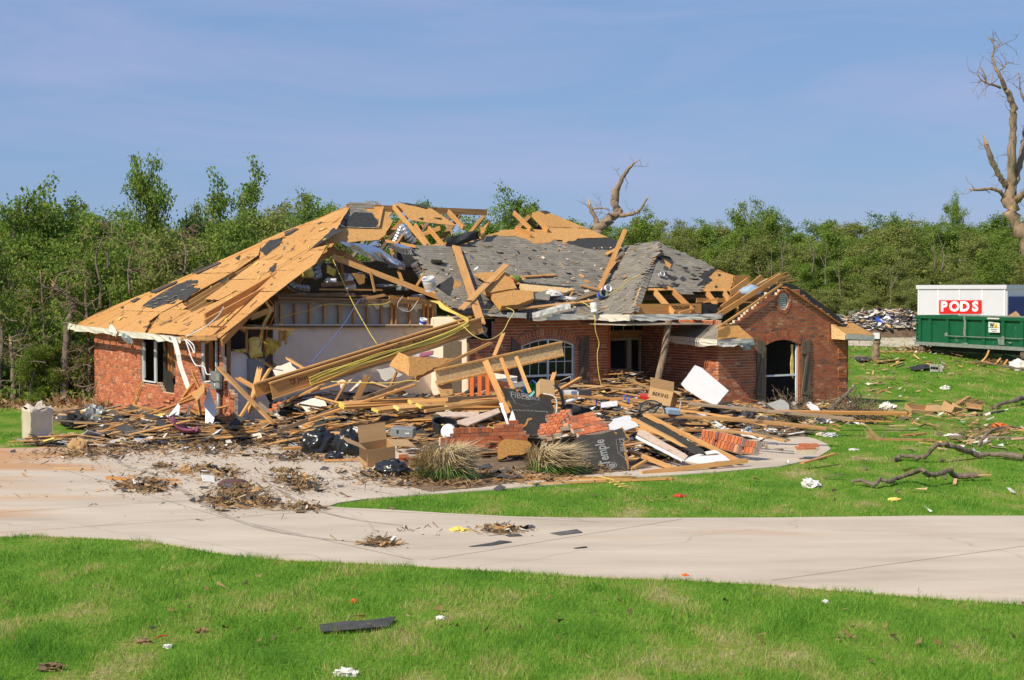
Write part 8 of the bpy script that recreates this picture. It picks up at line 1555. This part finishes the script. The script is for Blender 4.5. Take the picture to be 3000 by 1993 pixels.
A, B = Vector(((2688-CX)/FPX*74, 74, 0)), Vector(((2946-CX)/FPX*71, 71, 0)); px_ = (B-A).normalized(); PO = Plane(A+UP*1.15, px_, Vector((px_.y, -px_.x, 0))); pod = empty('storage_container', A+UP*1.15, 'white storage container with a red PODS sign behind the dumpster', 'container'); ln = (B-A).length; ph = PY(2688, 846, 74).z-1.15
MB().box(PO.W((ln/2, ph/2), -1.2), px_*ln/2, UP*ph/2, PO.n*1.2).build('body', 'pods_white', pod)
MB().box(PO.W((ln/2, ph+.08), -1.2), px_*(ln/2+.06), UP*.10, PO.n*1.27).build('roof_cap', 'pods_white', pod)
for f in (.012, .24, .485, .74, .988): MB().box(PO.W((ln*f, ph/2), .012), px_*.035, UP*ph/2, PO.n*.012).build('panel_seam', 'white_metal', pod)
sg = MB().prism([PO.hit(*p, .05) for p in ((2751, 880), (2876, 880), (2876, 919), (2751, 919))][::-1], PO.n*.02).build('red_sign', 'sign_red', pod)
for tx, x in (('P', 2765), ('O', 2796), ('D', 2826), ('S', 2857)): text_mesh('sign_lettering', tx, 'sign_white', basis(PO.hit(x, 899.5, .065), px_, UP), .66, sg, bold=.03, sx=1.0)
EN = Plane(PO.W((ln+.005, 0)), -PO.n, px_); MB().box(EN.W((1.25, ph*.43), .02), EN.ex*1.02, UP*ph*.42, EN.n*.02).build('blue_door', 'door_blue', pod)
for k in range(9): MB().box(EN.W((1.25, ph*.08+k*ph*.085), .045), EN.ex*1.02, UP*.03, EN.n*.012).build('door_slat', 'door_blue', pod)
MB().box(EN.W((.10, ph/2), .03), EN.ex*.06, UP*ph/2, EN.n*.03).build('door_jamb', 'pods_white', pod)
# heap of household rubbish left of the dumpster
c = Vector(((2590-CX)/FPX*76, 76, gz(0, 76)-.05)); rows = []
for i in range(19): rows.append([c+Vector(((i/18-.5)*6.4, (j/10-.5)*3.4, max(0, (1.05+.35*math.sin(i*1.3)+.2*math.sin(j*2+i))*math.sin(math.pi*i/18)**.7*math.sin(math.pi*j/10)))) for j in range(11)])
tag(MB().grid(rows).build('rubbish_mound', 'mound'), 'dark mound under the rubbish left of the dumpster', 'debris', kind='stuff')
def rub(): i = random.uniform(.06, .94); j = random.uniform(.1, .6); return (c.x+(i-.5)*6.2, c.y+(j-.5)*3.2, c.z+1.15*math.sin(math.pi*i)**.7*math.sin(math.pi*j)+random.uniform(0, .15))
litter('rubbish', 'paper', 520, rub, [(.2, .6, .15, .45, .02, 'box'), (.2, .7, .15, .5, .02, 'flat')], 'pale scraps covering the rubbish heap left of the dumpster'); litter('rubbish', 'felt_scrap', 160, rub, [(.2, .7, .15, .5, .03, 'box')], 'dark scraps covering the rubbish heap left of the dumpster'); litter('rubbish', 'blue_plastic', 26, rub, [(.2, .6, .15, .4, .02, 'flat')], 'bright blue scraps in the rubbish heap left of the dumpster'); litter('rubbish', 'splinter', 90, rub, [(.3, 1.1, .05, .16, .04, 'box')], 'wood scraps covering the rubbish heap left of the dumpster')
for pts, m, lab in (([(2504, 958), (2525, 935), (2550, 940), (2530, 965)], 'cardboard', 'tan flattened carton on the left of the rubbish heap'), ([(2576, 936), (2604, 924), (2612, 938), (2590, 948)], 'sign_white', 'white panel on top of the rubbish heap'), ([(2592, 965), (2612, 952), (2638, 970), (2625, 980), (2602, 978)], 'duct', 'clear plastic sheet in the middle of the rubbish heap'), ([(2562, 930), (2575, 927), (2590, 950), (2582, 956), (2570, 942)], 'blue_plastic', 'bright blue tarp on the rubbish heap'), ([(2602, 922), (2612, 922), (2613, 932), (2606, 930)], 'blue_plastic', 'small blue corner behind the white panel on the rubbish heap'), ([(2540, 972), (2556, 955), (2570, 965), (2560, 975)], 'sign_white', 'white sheet low on the rubbish heap'), ([(2618, 930), (2650, 922), (2672, 940), (2650, 942)], 'felt', 'black plastic on the top right of the rubbish heap'), ([(2556, 952), (2574, 942), (2586, 960), (2580, 975)], 'felt', 'black chair seat in the rubbish heap'), ([(2662, 980), (2664, 945), (2668, 945), (2672, 992), (2666, 990)], 'white_metal', 'bent white pipe at the right of the rubbish heap')):
    pl = Plane(Vector((0, 74.2, 0)), (1, 0, 0), (0, -1, .35)); q = pl.poly(pts); q = q if sum(q[i][0]*q[(i+1) % len(q)][1]-q[(i+1) % len(q)][0]*q[i][1] for i in range(len(q))) > 0 else q[::-1]; tag(sheet('rubbish_piece', pl, q, m, None, 0, .05, .03), lab, 'rubbish')
# chair, barrel and cloth on the far lawn
e = empty('orange_chair', S(2880, 1072), 'broken orange wooden chair lying on the lawn before the dumpster', 'chair'); Yc = S(2880, 1072).y
for p in ([(2857, 1082), (2875, 1062), (2890, 1045), (2898, 1026)], [(2880, 1060), (2905, 1066), (2916, 1067)], [(2915, 1070), (2925, 1058), (2932, 1050)], [(2940, 1072), (2952, 1054)]): MB().tube(bez([PY(x, y, Yc) for x, y in p], 4), .045, 6).build('chair_rail', 'lumber', e)
bucket(2935, 1052, S(2935, 1060).y, .24, .5, (.75, -.5, -.3), 'steel_worn', 'dull green barrel lying on its side at the right edge of the lawn', 'barrel', 'steel_worn', None, 'barrel'); tag(crumple('white_sack', S(2985, 1085), (.38, .3, .3), 'white_cloth', 5, .5, .6), 'white sack with a pattern at the right edge of the lawn', 'sack')
e = empty('garden_table', S(2740, 1085), 'pale green plastic crate standing on the far right lawn', 'crate'); Yc = S(2740, 1092).y
for x in (2728, 2736, 2744, 2756): MB().bar(PY(x, 1068, Yc), PY(x+1, 1090, Yc), .10, .06, up=(0, 1, 0)).build('crate_post', 'drywall_grey', e)
MB().bar(PY(2726, 1078, Yc), PY(2752, 1080, Yc), .06, .10).build('crate_rail', 'drywall_grey', e)
